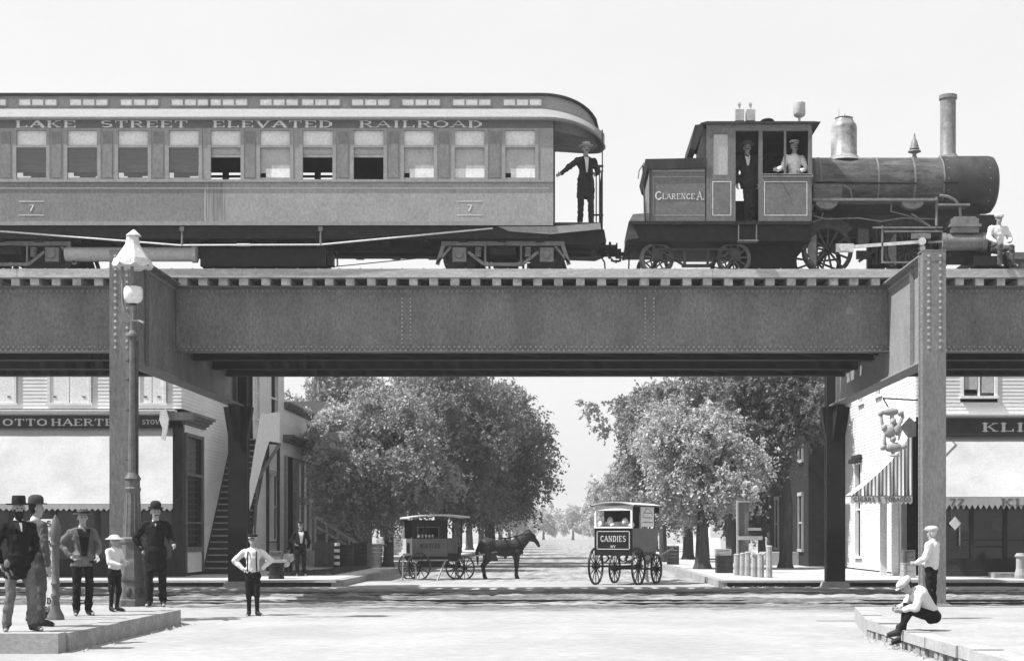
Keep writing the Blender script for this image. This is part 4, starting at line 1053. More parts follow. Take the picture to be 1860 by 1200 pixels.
def window(parent, T, u0, u1, z0, z1, fm, inner='dark', name='window', mull=1, proud=.06, cross_=True):
    f = MB(); t = .09
    tb(f, T, u0-t, u0, -.1, proud, z0-.05, z1+t); tb(f, T, u1, u1+t, -.1, proud, z0-.05, z1+t)
    tb(f, T, u0, u1, -.1, proud, z1, z1+t); tb(f, T, u0-t-.03, u1+t+.03, -.1, proud+.05, z0-.13, z0-.051)
    tb(f, T, u0-t-.03, u1+t+.03, .0, proud+.04, z1+t+.001, z1+t+.05)
    if cross_: tb(f, T, u0, u1, -.06, .0, (z0+z1)/2-.03, (z0+z1)/2+.03)
    for k in range(1, mull):
        u = u0+(u1-u0)*k/mull; tb(f, T, u-.03, u+.03, -.07, .02, z0-.05, z1)
    fo = f.build(name, fm, parent)
    p = MB(); tb(p, T, u0, u1, -.085, -.078, z0-.05, z1); p.build('pane', M['glass_dark'], fo)
    p = MB(); tb(p, T, u0, u1, -.6, -.16, z0-.05, z1) if False else tb(p, T, u0, u1, -.2, -.16, z0-.05, z1)
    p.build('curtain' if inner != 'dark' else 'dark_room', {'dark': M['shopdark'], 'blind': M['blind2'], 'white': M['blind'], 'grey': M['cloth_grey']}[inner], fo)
    return fo
def bracket_cornice(mb, T, u0, u1, z0, z1, d=.35):
    n = 4
    for k in range(n):
        tb(mb, T, u0, u1, 0, d*(k+1)/n, z0+(z1-z0)*k/n + .0005, z0+(z1-z0)*(k+1)/n)
def awning(parent, x0, x1, yw, yf, zt, zf, val, m, name='awning', sag=.06):
    mb = MB(); nx, ny = 40, 10; vs = []
    for j in range(ny+1):
        for i in range(nx+1):
            t = j/ny; yy_ = yw+(yf-yw)*t; xe = x1*yy_/yw if x1 < 0 else x1; x = x0+(xe-x0)*i/nx
            s = -sag*math.sin(math.pi*t) - .015*math.sin(i*1.9+t)*math.sin(math.pi*t)
            vs.append((x, yw+(yf-yw)*t, zt+(zf-zt)*t+s))
    fs = [(j*(nx+1)+i, j*(nx+1)+i+1, (j+1)*(nx+1)+i+1, (j+1)*(nx+1)+i) for j in range(ny) for i in range(nx)]
    mb.add(vs, fs); o = mb.build(name, m, parent, smooth=True); x1 = x1*yf/yw if x1 < 0 else x1
    mb = MB(); w_ = .17; n = int(abs(x1-x0)/w_)
    for i in range(n):
        a = x0+(x1-x0)*i/n; b = x0+(x1-x0)*(i+1)/n; z1_ = zf-.012; y = yf-.01
        mb.prism([(a+.001, z1_), (b-.001, z1_), (b-.001, z1_-val*.6), ((a+b)/2, z1_-val), (a+.001, z1_-val*.6)], y-.006, y)
    mb.build('valance', m, o)
    mb = MB(); mb.cyl((x0, yf+.02, zf-.03), (x1, yf+.02, zf-.03), .02)
    for x in (x0+.05, x1-.05): mb.cyl((x, yf+.02, zf-.03), (x, yw-.02, zf+.4), .015)
    mb.build('awning_frame', M['iron'], o)
    return o
YFR = 46.0
XLW, XRW = PX(330, YFR), PX(1664, YFR)
def fz(p): return PZ(p, YFR)
def fx(p): return PX(p, YFR)
# ---- left shop
TL = lambda u, d, z: (u, YFR-d, z)
TLS = lambda u, d, z: (XLW+d, u, z)
shop = empty('corner_shop', (XLW-5, YFR+4.5, ZF), 'white clapboard corner shop with long pale awning and dark lettered fascia, left of the street', 'shop')
HT = 9.2
ups = [(fx(92), fx(162)), (fx(-30), fx(26)), (fx(256), fx(298))]
upz = (fz(727), fz(660)); 
clap(TL, -30, XLW, fz(742), HT, [(a-.1, b+.1, upz[0]-.14, upz[1]+.14) for a, b in ups]).build('front_wall', M['white2'], shop)
sw = [(46.35, 48.35, ZF+.75, PZ(786, 47))]
clap(TLS, 48.6, 55.6, ZF+.3, HT, []).build('side_wall', M['white2'], shop)
clap(TLS, 46.0, 48.6, fz(742), HT, []).build('side_wall', M['white2'], shop)
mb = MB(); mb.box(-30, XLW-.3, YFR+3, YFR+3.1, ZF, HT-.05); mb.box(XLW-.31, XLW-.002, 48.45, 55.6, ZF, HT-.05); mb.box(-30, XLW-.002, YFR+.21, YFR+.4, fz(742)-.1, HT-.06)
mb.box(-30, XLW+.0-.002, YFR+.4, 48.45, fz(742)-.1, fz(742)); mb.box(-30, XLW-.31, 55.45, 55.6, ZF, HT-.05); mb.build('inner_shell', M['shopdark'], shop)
mb = MB(); mb.box(-30.2, XLW+.25, YFR-.3, 55.9, HT, HT+.12); mb.box(-30.1, XLW+.1, YFR-.1, 55.8, HT-.2, HT-.001); mb.build('roof', M['wood_pale'], shop)
for (a, b) in ups:
    f = MB(); t = .08
    f.box(a-t, a, YFR-.07, YFR+.1, upz[0]-.08, upz[1]+t); f.box(b, b+t, YFR-.07, YFR+.1, upz[0]-.08, upz[1]+t); f.box(a-t-.04, b+t+.04, YFR-.1, YFR+.1, upz[0]-.14, upz[0]-.081); f.box((a+b)/2-.012, (a+b)/2+.012, YFR-.012, YFR-.004, upz[0], upz[1]); fo = f.build('window', M['grey_clap'], shop)
    for q in ((a, (a+b)/2-.013), ((a+b)/2+.013, b)):
        f = MB(); f.box(q[0], q[1], YFR-.04, YFR, upz[0]-.08, upz[1]); f.build('shutter', M['white'], fo)
    f = MB(); f.box(a+.1, a+.2, YFR-.055, YFR-.041, upz[0]+.1, upz[0]+.13); f.box(b-.2, b-.1, YFR-.055, YFR-.041, upz[0]+.1, upz[0]+.13); f.build('hinge', M['iron'], fo)
fb = MB(); fb.box(-30, fx(308), YFR-.16, YFR-.001, fz(776), fz(755)); fb.build('fascia', M['signdark'], shop)
mb = MB(); bracket_cornice(mb, TL, -30, fx(322), fz(755)+.001, fz(745), .34); mb.build('cornice', M['white'], shop)
mb = MB(); bracket_cornice(mb, TLS, 46.0, 48.75, PZ(772, 46.6), PZ(752, 46.6), .42); mb.box(fx(308), XLW+.4, YFR-.4, YFR-.0, fz(764), fz(750)); mb.build('corner_cornice', M['wood_mid'], shop)
mb = MB(); tb(mb, TLS, 46.2, 48.6, 0, .05, PZ(786, 46.5), PZ(772.5, 46.6)); mb.build('corner_frieze', M['grey_clap'], shop)
def putl(s, px0, px1, pyb, pyt, y, m, parent, **k): return put(s, px0, px1, pyb, pyt, y, m, parent, **k)
putl('OTTO', 5, 86, 772.5, 760.5, YFR-.161, M['gilt'], shop)
putl('HAERTEL,', 93, 232, 772.5, 760.5, YFR-.161, M['gilt'], shop)
putl('STOVES.', 258, 308, 770, 762, YFR-.161, M['gilt'], shop)
aw = awning(shop, -30, fx(314), YFR-.02, YFR-1.75, fz(777), PZ(922, YFR-1.75)+.12, .2, M['canvas2'], sag=.05)
# shopfront under the awning
mb = MB(); mb.box(-30, fx(320), YFR, YFR+.12, ZF, ZF+.55)
for p in (-60, 20, 98, 176, 252, 316): mb.box(fx(p)-.07, fx(p)+.07, YFR-.02, YFR+.14, ZF+.551, fz(776))
mb.box(-30, fx(320), YFR+.0, YFR+.1, 3.0, 3.12); mb.build('shopfront', M['wood_dark'], shop)
mb = MB(); mb.box(-30, fx(312), YFR+.05, YFR+.06, ZF+.55, fz(777)); mb.build('shop_glass', M['glass_dark'], shop)
mb = MB(); random.seed(12)
for i in range(26):
    x = random.uniform(-20, XLW-.6); z = random.choice((ZF+.6, ZF+1.2)); h = random.uniform(.25, .6); mb.box(x, x+random.uniform(.15, .5), YFR+.6, YFR+.9, z, z+h)
mb.box(-28, XLW-.5, YFR+.55, YFR+1, ZF+1.13, ZF+1.18); mb.build('window_display', M['iron2'], shop)
mb = MB(); mb.box(fx(320), XLW+.03, YFR-.04, YFR+.32, ZF, fz(776)); mb.box(fx(317), XLW+.06, YFR-.08, YFR+.34, ZF, ZF+.3); mb.build('corner_post', M['wood_dark'], shop)
# side shop window
z0, z1 = PZ(1028, 47.2)+.0, PZ(788, 47.2)
f = MB(); 
for a in (46.33, 48.5): tb(f, TLS, a, a+.12, -.05, .07, ZF+.1, z1)
tb(f, TLS, 46.45, 48.5, -.05, .06, ZF+.75, ZF+.9); tb(f, TLS, 46.45, 48.5, -.05, .05, z1-.1, z1-.001); tb(f, TLS, 46.45, 48.5, -.05, .04, 3.35, 3.43)
tb(f, TLS, 46.45, 48.5, -.05, .04, 1.85, 1.9)
fo = f.build('side_window', M['wood_mid'], shop)
p = MB(); tb(p, TLS, 46.45, 48.5, -.03, -.022, ZF+.9, z1-.1); p.build('pane', M['glass'], fo)
p = MB(); tb(p, TLS, 46.45, 48.5, -.2, -.16, 3.43, z1-.1); p.build('curtain', M['blind2'], fo)
p = MB(); tb(p, TLS, 46.45, 48.5, -.22, -.18, ZF+.9, 3.35); p.build('dark_room', M['cloth_grey'], fo)
p = MB(); clap(TLS, 46.45, 48.5, ZF+.1, ZF+.75, []).build('stall_riser', M['grey_clap'], shop)
# hanging shop sign (blurred pale shape) on the corner
mb = MB(); x = fx(310); mb.prism([(x-.1, PZ(745, 45.2)), (x+.06, PZ(742, 45.2)), (x+.14, PZ(760, 45.2)), (x+.1, PZ(782, 45.2)), (x+.02, PZ(800, 45.2)), (x-.08, PZ(796, 45.2)), (x-.04, PZ(778, 45.2)), (x-.14, PZ(762, 45.2))], 45.2, 45.28)
sg = mb.build('sign_board', M['grey_clap'], shop); mb = MB(); mb.bar((x, 45.24, PZ(744, 45.2)), (x, 46, PZ(744, 45.2)), .03, .03); mb.build('sign_bracket', M['iron'], sg)

# ---- exterior stair
st = empty('outside_stair', (XLW+.7, 50.5, ZF), 'dark wooden stair climbing the side of the white corner shop behind the steel column', 'stair')
mb = MB(); n = 22; y0, y1, zt = 48.75, 53.0, 4.9
for i in range(n):
    y = y0+(y1-y0)*i/n; z = ZF+(zt-ZF)*(i+1)/n
    mb.box(XLW+.04, XLW+1.3, y, y+(y1-y0)/n+.05, z-.045, z)
mb.build('treads', M['wood_pale'], st)
mb = MB()
for i in range(n):
    y = y0+(y1-y0)*i/n; z = ZF+(zt-ZF)*(i+1)/n
    mb.box(XLW+.045, XLW+1.29, y+.06, y+.075, z-.0455-(zt-ZF)/n+.045, z-.0455)
mb.build('risers', M['steps'], st)
for x in (XLW+.036, XLW+1.31):
    mb = MB(); mb.bar((x, y0, ZF+.05), (x, y1, zt), .03, .3, up=(0,0,1)); mb.build('stringer', M['steps'], st)
mb = MB(); mb.box(XLW+.04, XLW+1.3, y1+.05, 55.2, zt-.06, zt); 
for y in (y1+.1, 55.1): mb.box(XLW+1.2, XLW+1.3, y, y+.1, ZF, zt-.061)
mb.build('landing', M['steps'], st)
mb = MB(); 
for x in (XLW+1.27,):
    mb.bar((x, y0, ZF+.95), (x, y1, zt+.9), .05, .06); None
    for i in range(0, n, 3): y = y0+(y1-y0)*i/n; z = ZF+(zt-ZF)*(i+1)/n; mb.box(x-.02, x+.02, y, y+.05, z, z+.85)
mb.build('handrail', M['steps'], st)

# ---- second building on the left side of the street
TB = lambda u, d, z: (XLW+d, u, z)
hb = empty('frame_house', (XLW-4, 63.5, ZF), 'clapboard shop house with a low corniced shopfront, beyond the outside stair', 'house')
Y0, Y1, Y2 = 56.6, 62.9, 70.6
zp, zc = 6.8, 5.4
holes = [(57.0, 57.7, 5.9, 8.0), (59.9, 61.4, 5.9, 8.2), (59.5, 62.3, PZ(985, 61), PZ(862, 61)+.1)]
clap(TB, Y0, Y1, ZF+.3, 9.4, [holes[1], (58.95, 61.75, 1.2, 4.0), holes[0]]).build('side_wall', M['white2'], hb)
clap(TB, Y1, Y2, zc+.3, zp, []).build('parapet_wall', M['white2'], hb)
mb = MB(); mb.box(XLW-8, XLW-.25, Y0, Y1, ZF, 9.35); mb.box(XLW-8, XLW-.3, Y1, Y2, ZF, zp-.05); mb.build('inner_shell', M['shopdark'], hb)
mb = MB(); mb.box(XLW-8.1, XLW+.2, Y0-.15, Y1+.1, 9.4, 9.55); mb.build('roof', M['wood_pale'], hb)
mb = MB(); bracket_cornice(mb, TB, Y1+.02, Y2+.1, zp, zp+.3, .3); mb.build('parapet_cornice', M['wood_mid'], hb)
mb = MB(); bracket_cornice(mb, TB, Y1-.3, Y2+.2, zc, zc+.3, .5); mb.build('shop_cornice', M['wood_mid'], hb)
mb = MB(); tb(mb, TB, Y1-.2, Y2, 0, .06, zc-.55, zc-.001); mb.build('frieze', M['grey_clap'], hb)
window(hb, TB, 59.9, 61.4, 6.0, 8.1, M['white'], 'dark'); window(hb, TB, 57.1, 57.6, 6.0, 7.9, M['white'], 'dark')
window(hb, TB, 59.1, 60.2, 1.35, 3.9, M['white'], 'grey'); window(hb, TB, 60.5, 61.6, 1.35, 3.9, M['white'], 'grey')
clap(TB, Y0+.0, Y1, ZF, ZF+.3, []).build('base_board', M['grey_clap'], hb)
mb = MB(); tb(mb, TB, 63.0, 63.3, -.05, .1, ZF, zc-.56); tb(mb, TB, 65.3, 66.1, -.05, .08, ZF, zc-.56); tb(mb, TB, 66.1, 70.4, -.05, .06, ZF, ZF+.55); 
for y in (67.4, 68.8, 70.3): tb(mb, TB, y, y+.15, -.05, .07, ZF+.551, zc-.56)
tb(mb, TB, 66.1, 70.3, -.04, .05, 3.0, 3.15); mb.build('shopfront', M['wood_pale'], hb)
mb = MB(); tb(mb, TB, 66.1, 70.3, -.2, -.16, ZF+.55, zc-.56); mb.build('shop_blind', M['blind'], hb)
mb = MB(); tb(mb, TB, 63.3, 65.3, -.2, -.15, ZF, zc-.56); mb.build('doorway', M['shopdark'], hb)
# folded pale awning on timber frame hanging off the second house
aw2 = MB(); pts = [(472, 752, 50.5), (507, 748, 54.1), (507, 804, 54.1), (487, 801, 52.4), (447, 945, 48.6), (443, 938, 48.3)]
P3 = [(PX(a, y), y, PZ(b, y)) for a, b, y in pts]
aw2.add(P3 + [(x+.03, y-.05, z) for x, y, z in P3], [tuple(range(6)), tuple(range(11, 5, -1))] + [(i, 6+i, 6+(i+1) % 6, (i+1) % 6) for i in range(6)])
ao = one(aw2, 'side_awning', M['blind'], 'pale canvas side awning folded down to a long point beside the outside stair', 'awning')
mb = MB(); mb.bar((PX(507, 54.1), 54.2, PZ(806, 54.1)), (PX(468, 50.5), 50.5, PZ(870, 50.5)), .09, .09); mb.bar((PX(468, 50.5), 50.5, PZ(870, 50.5)), (PX(459, 49.5), 49.5, PZ(1040, 49.5)), .07, .07)
mb.build('brace', M['wood_mid'], None, origin=tuple(ao.location)); bpy.data.objects['brace'].location = (0,0,0); bpy.data.objects['brace'].parent = ao

# ---- right shop
TR = lambda u, d, z: (u, YFR-d, z)
TRS = lambda u, d, z: (XRW-d, u, z)
rs = empty('corner_shop', (XRW+6, YFR+5, ZF), 'white clapboard corner shop with scalloped awning lettered at the frame edge, right of the street', 'shop')
uw = (fx(1750), fx(1806)); 
clap(TR, XRW, 30, fz(757), HT, [(uw[0]-.1, uw[1]+.1, fz(720)-.14, fz(640)+.14)]).build('front_wall', M['white2'], rs)
yB = 59.3
clap(TRS, 48.4, yB, ZF+.05, HT, [(50.8, 51.8, 6.2, 8.4), (53.8, 54.8, 6.2, 8.4), (54.2, 55.4, .6, 4.2)]).build('side_wall', M['white2'], rs)
clap(TRS, YFR, 48.4, 5.0, HT, []).build('side_wall', M['white2'], rs)
mb = MB(); mb.box(XRW+.25, 30, YFR+3, YFR+3.1, ZF, HT-.06); mb.box(XRW+.22, XRW+.4, 48.4, yB, ZF, HT-.06); mb.box(XRW+.002, 30, YFR+.21, YFR+.4, fz(757)-.1, HT-.07); mb.box(XRW+.003, 30, YFR+.4, 48.4, fz(757)-.1, fz(757)); mb.box(XRW, 30, yB-.1, yB, ZF, HT-.06); mb.box(XRW+.003, XRW+.2, 48.4, yB, ZF, .3)
mb.build('inner_shell', M['shopdark'], rs)
mb = MB(); mb.box(XRW-.25, 30.2, YFR-.3, yB+.2, HT, HT+.12); mb.box(XRW-.1, 30, YFR-.1, yB+.1, HT-.2, HT-.001); mb.build('roof', M['wood_pale'], rs)
window(rs, TR, uw[0], uw[1], fz(716), fz(640), M['white'], 'white', mull=2)
mb = MB(); mb.box(fx(1752), fx(1775), YFR-.01, YFR+.0, fz(707), fz(640)); mb.box(fx(1783), fx(1805), YFR-.01, YFR+.0, fz(713), fz(640)); mb.build('window_blind', M['blind2'], rs)
mb = MB(); mb.box(fx(1751), fx(1775), YFR+.02, YFR+.03, fz(715), fz(708)); mb.build('raised_sash_gap', M['black'], rs)
for a, b in ((50.8, 51.8), (53.8, 54.8)): window(rs, TRS, a+.1, b-.1, 6.35, 8.3, M['white'], 'grey')
window(rs, TRS, 54.3, 55.3, .75, 4.1, M['white'], 'grey')
mb = MB(); tb(mb, TRS, 54.1, 55.5, .05, .16, 4.28, 4.42)
for u in (54.15, 54.6, 55.05): tb(mb, TRS, u, u+.3, .05, .3, 4.12, 4.27)
mb.build('window_hood', M['wood_dark'], rs)
fb = MB(); fb.box(XRW+.3, 30, YFR-.2, YFR-.001, fz(791), fz(760)); fb.build('fascia', M['signdark'], rs)
mb = MB(); bracket_cornice(mb, TR, XRW+.2, 30, fz(760)+.001, fz(753), .3); mb.build('cornice', M['white'], rs)
for s, a, b in (('KLINE', 1784, 1925),): put(s, a, b, 783, 768, YFR-.2, M['gilt'], rs)
awr = awning(rs, fx(1715)-.8, 30, YFR-.02, YFR-1.7, fz(792), PZ(908, YFR-1.7)+.1, .36, M['canvas2'], sag=.04)
put('KLINE', 1818, 1925, 918, 905, YFR-1.7-.018, M['cloth_grey'], awr, bold=.8); put('7', 1724, 1736, 918, 905, YFR-1.7-.018, M['cloth_grey'], awr, bold=.8); put('Z', 1738, 1752, 918, 905, YFR-1.7-.018, M['cloth_grey'], awr, bold=.8)
mb = MB(); mb.box(XRW+.3, 30, YFR-.05, YFR+.1, ZF, ZF+.5); mb.box(XRW+.9, 30, YFR-.08, YFR-.051, ZF+.5, ZF+.56); mb.box(XRW+.9, fx(1815), YFR-.25, YFR-.09, ZF+.9, ZF+.95)
for p in (1712, 1765, 1826): mb.box(fx(p)-.06, fx(p)+.06, YFR-.02, YFR+.1, ZF+.501, fz(792))
mb.box(XRW+.9, 30, YFR, YFR+.08, ZF+1.1, ZF+1.14); mb.build('shopfront', M['wood_dark'], rs)
mb = MB(); mb.box(XRW+.9, 30, YFR+.04, YFR+.05, ZF+.56, fz(792)); mb.build('shop_glass', M['glass_dark'], rs)
mb = MB(); random.seed(5)
for i in range(16):
    x = random.uniform(XRW+1, 22); mb.box(x, x+random.uniform(.2, .6), YFR+.7, YFR+.8, 1.6, random.uniform(1.9, 2.8))
mb.build('window_display', M['iron2'], rs)
mb = MB(); mb.box(XRW+.3, XRW+.55, YFR-.05, YFR+.3, ZF+.501, fz(760)); mb.box(XRW+.02, XRW+.2, 48.1, 48.4, ZF, 5.0); mb.build('corner_post', M['wood_mid'], rs)
for y in (47.35, 47.85):
    mb = MB(); mb.box(XRW-.52 if y < 47.5 else XRW-.78, XRW-.3 if y < 47.5 else XRW-.56, y-.3, y-.25, ZF+.02, 2.9); mb.build('door_leaf', M['white'], rs)
dv = MB(); dv.prism([(fx(1733), fz(962)), (fx(1744), fz(950)), (fx(1733), fz(938)), (fx(1722), fz(950))], YFR-.12, YFR-.09); d0 = dv.build('diamond_sign', M['grey_clap'], rs)
mb = MB(); mb.tube([(fx(1742), YFR-.1, fz(995)), (fx(1742), YFR-.1, fz(945)), (fx(1732), YFR-.1, fz(936))], .02); mb.build('sign_hook', M['iron3'], d0)
# striped corner awning
def stripe_awning():
    xw = XRW-.02; xo = PX(1545, 46.4); y0_, y1_ = 46.4, 47.6; zt_, zo = PZ(768, 46.4), PZ(900, 46.4)
    nu, nv = 22, 14; vs = []; uv = []
    for j in range(nv+1):
        t = j/nv
        for i in range(nu+1):
            s = i/nu; x = xw+(xo-xw)*t; z = zt_+(zo-zt_)*(t**.62) ; y = y0_+(y1_-y0_)*s
            vs.append((x + .03*math.sin(s*22)*t, y, z-.06*math.sin(math.pi*s)*t)); uv.append((s, t))
    fs = [(j*(nu+1)+i, j*(nu+1)+i+1, (j+1)*(nu+1)+i+1, (j+1)*(nu+1)+i) for j in range(nv) for i in range(nu)]
    nb = len(vs)
    # end panel facing the camera: fan of folds
    for j in range(nv+1):
        t = j/nv; x = xw+(xo-xw)*t; z = zt_+(zo-zt_)*(t**.62)
        for k in range(9):
            q = k/8; vs.append((x, y0_+.05*math.sin(t*30)*q, z+(zo-z)*q)); uv.append((t*1.2+.05, 0))
    for j in range(nv):
        for k in range(8): a = nb+j*9+k; fs.append((a, a+1, a+10, a+9))
    me = bpy.data.meshes.new('striped_awning'); me.from_pydata(vs, [], fs); l = me.uv_layers.new()
    for p in me.polygons:
        for li in p.loop_indices: l.data[li].uv = uv[me.loops[li].vertex_index]
    me.materials.append(M['stripes']); o = bpy.data.objects.new('striped_awning', me); col.objects.link(o); o.parent = rs; o.location = -Vector(loc_of(rs))
    off = Vector(loc_of(rs)); me.transform(Matrix.Translation(-off)); o.location = (0,0,0)
    mb = MB(); n = 14; 
    for i in range(n):
        a = xo+(xw-xo)*i/n; b = xo+(xw-xo)*(i+1)/n
        mb.prism([(a+.002, zo-.005), (b-.002, zo-.005), (b-.002, zo-.2), ((a+b)/2, zo-.27), (a+.002, zo-.2)], y0_-.012, y0_-.006)
        c = y0_+(y1_-y0_)*i/n; d = y0_+(y1_-y0_)*(i+1)/n
        mb.prism([(c+.002, zo-.005), (d-.002, zo-.005), (d-.002, zo-.2), ((c+d)/2, zo-.27), (c+.002, zo-.2)], xo-.012, xo-.006, 'yz')
    v = mb.build('valance', M['canvas'], o)
    lettering('CIGARS & TOBACCO', TF(xo+.1, y0_-.013, zo-.17), xw-xo-.15, .13, bold=.9).build('lettering', M['cloth_mid'], o)
    mb = MB(); mb.cyl((xo, y0_, zo), (xo, y1_, zo), .02); mb.cyl((xo, y0_, zo), (xw, y0_, zo), .015); mb.build('awning_frame', M['iron2'], o)
stripe_awning()
# hanging ornamental trade sign and dark square board
mb = MB(); xs_ = PX(1622, 44.6); yy = 44.6
def blobs(mb, L):
    for (px, py, rx, rz) in L: mb.ell((PX(px, yy), yy, PZ(py, yy)), (rx, .09, rz), 14, 8)
blobs(mb, [(1617, 747, .26, .13), (1600, 750, .1, .1), (1636, 750, .1, .1), (1622, 765, .1, .12), (1616, 783, .2, .2), (1630, 779, .13, .2), (1606, 776, .1, .12), (1622, 797, .1, .1), (1622, 812, .28, .16), (1604, 812, .1, .1), (1642, 810, .1, .1), (1625, 827, .16, .05)])
mb.cap((PX(1620, yy), yy, PZ(748, yy)), (PX(1622, yy), yy, PZ(822, yy)), .06, .06); mb.cap((PX(1600, yy), yy, PZ(756, yy)), (PX(1604, yy), yy, PZ(778, yy)), .05, .05); mb.cap((PX(1640, yy), yy, PZ(756, yy)), (PX(1632, yy), yy, PZ(775, yy)), .05, .05); mb.cap((PX(1606, yy), yy, PZ(790, yy)), (PX(1606, yy), yy, PZ(812, yy)), .05, .07)
hs = one(mb, 'trade_sign', M['blind2'], 'pale scrolled trade sign hanging above the striped corner awning', 'hanging sign', smooth=True)
mb = MB(); mb.cyl((PX(1617, yy), yy, PZ(745, yy)), (PX(1604, yy), yy, PZ(723, yy)), .02); mb.tube([(PX(1604, yy), yy, PZ(723, yy)), (XRW+.3, yy+.9, PZ(723, yy)), (XRW+.3, YFR, PZ(723, yy))], .025)
b_ = mb.build('sign_bracket', M['iron'], hs)
mb = MB(); yy = 45.4; mb.prism([(PX(1636, yy), PZ(775, yy)), (PX(1652, yy), PZ(757, yy)), (PX(1664, yy), PZ(768, yy)), (PX(1664, yy), PZ(792, yy)), (PX(1650, yy), PZ(795, yy))], yy, yy+.05)
mb.build('square_sign', M['wood_mid'], rs)
# crates by the right shop door
mb = MB()
def crate(name, m, x0, x1, y, d, z0, z1, label, group=None, cat='crate'):
    mb = MB(); t = .03; w_ = x1-x0
    n = max(2, int((z1-z0)/.14))
    for k in range(n):
        a = z0+(z1-z0)*k/n; b = z0+(z1-z0)*(k+1)/n-.012
        mb.box(x0, x1, y, y+.02, a, b); mb.box(x0, x1, y+d-.02, y+d, a, b); mb.box(x0, x0+.02, y+.021, y+d-.021, a, b); mb.box(x1-.02, x1, y+.021, y+d-.021, a, b)
    for x in (x0-.012, x1-.05): mb.box(x, x+.06, y-.014, y-.001, z0, z1)
    mb.box(x0-.01, x1+.01, y-.01, y+d+.01, z1, z1+.03)
    return one(mb, name, m, label, cat, group)
crate('produce_box', M['wood_pale'], PX(1642, 44.6), PX(1663, 44.6), 44.6, .5, ZF, .62, 'pale wooden box on the footway by the right shop door', None)
crate('produce_box', M['wood_mid'], PX(1641, 44.65), PX(1662, 44.65), 44.65, .4, .651, 1.0, 'darker box on top of the pale box by the right shop door', None)
crate('wooden_step', M['wood_pale'], PX(1806, 44.3), PX(1850, 44.3), 44.3, .6, ZF, .33, 'low pale wooden step before the right shop window', None, 'step')
mb = MB(); mb.lathe([(.16, 0), (.17, .1), (.12, .3), (.12, .6), (.17, .66), (.1, .75)], (PX(1853, 44), 44, ZF), 12)
one(mb, 'street_post', M['stone_pale'], 'short pale stone post at the right edge beside the step', 'post', smooth=False)

# ---- dark brick house on the right side further up
bh = empty('brick_house', (PX(1440, 66)+4, 65.5, ZF), 'dark two-storey house with tall pale window frames, shaded by the right-hand trees', 'house')
xh = 10.0; TH = lambda u, d, z: (xh-d, u, z)
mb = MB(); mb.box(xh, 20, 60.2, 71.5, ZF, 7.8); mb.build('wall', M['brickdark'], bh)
mb = MB(); mb.prism([(60.0, 7.8), (71.7, 7.8), (65.8, 10.4)], xh-.3, 20.2, 'yz'); mb.build('roof', M['wood_dark'], bh)
for u in (61.5, 65.0, 68.4):
    for z in (.9, 4.6): 
        f = MB(); 
        tb(f, TH, u-.1, u, .001, .07, z, z+2.2); tb(f, TH, u+.9, u+1.0, .001, .07, z, z+2.2); tb(f, TH, u-.15, u+1.05, .001, .1, z-.12, z-.001); tb(f, TH, u-.1, u+1.0, .001, .1, z+2.201, z+2.35); tb(f, TH, u, u+.9, .012, .05, z+1.05, z+1.12)
        fo = f.build('window', M['wood_pale'], bh); p = MB(); tb(p, TH, u, u+.9, .001, .011, z, z+2.2); p.build('pane', M['shopdark'], fo)
mb = MB(); mb.box(xh-1.4, xh-.002, 62.7, 64.6, ZF, .75); mb.box(xh-1.7, xh-1.401, 62.7, 64.6, ZF, .45); mb.build('door_step', M['stone_pale'], bh)
# ---- shaded house + steps + crates on the left beyond the second house
lh = empty('wooden_house', (-14.5, 78, ZF), 'dark board house half hidden behind the left trees, with stair rails in front', 'house')
mb = MB(); xw = -12.2
y = 73.0
while y < 86: mb.box(xw-.02, xw, y, y+.22, ZF, 6.4); mb.box(xw-.0, xw+.04, y+.23, y+.29, ZF, 6.4); y += .3
mb.box(-19, xw-.021, 73, 86, ZF, 6.4); mb.build('wall', M['wood_mid'], lh)
mb = MB(); mb.prism([(72.7, 6.4), (86.3, 6.4), (79.5, 8.6)], -19.3, xw+.3, 'yz'); mb.build('roof', M['wood_dark'], lh)
hs2 = empty('porch_steps', (-9.6, 62.6, ZF), 'wooden porch steps with slanting double handrails beyond the second house on the left', 'steps')
for yo in (62.0, 63.2):
    mb = MB(); a = (PX(573, yo), yo, PZ(938, yo)); b = (PX(655, yo), yo, PZ(990, yo))
    mb.bar(a, b, .08, .1); a2 = (PX(573, yo), yo, PZ(955, yo)); b2 = (PX(648, yo), yo, PZ(1000, yo)); mb.bar(a2, b2, .06, .07)
    for k in range(5):
        t = k/4; x = a[0]+(b[0]-a[0])*t; z = a[2]+(b[2]-a[2])*t; mb.box(x-.04, x+.04, yo-.03, yo+.03, ZF, z)
    mb.build('handrail', M['blind'], hs2)
mb = MB()
for k in range(7): x = PX(575, 62)+k*.28; mb.box(x, x+.3, 62.1, 63.1, ZF, ZF+1.3-.18*k)
mb.build('treads', M['wood_mid'], hs2)
random.seed(21)
cl = [(572, 606, 70.2, 1016, 985, 'wood_mid', 'weathered low crate beside the second house shopfront'), (618, 642, 68.6, 1022, 990, 'wood_dark', 'dark slatted crate right of the striped pole'), (645, 668, 69.0, 1020, 986, 'wood_dark', 'dark slatted crate, middle of the row by the left footway'), (667, 690, 68.8, 1018, 988, 'wood_mid', 'grey slatted crate, last of the row by the left footway')]
for a, b, y, pb, pt, m, lab in cl: crate('slatted_crate', M[m], PX(a, y-11), PX(b, y-11), y-11, .7, ZF, PZ(pt, y-11), lab, 'slatted crates along the left footway')
bp = empty('striped_pole', (PX(612, 57.5), 57.5, ZF), 'short black and white spiral striped pole between the crates', 'pole')
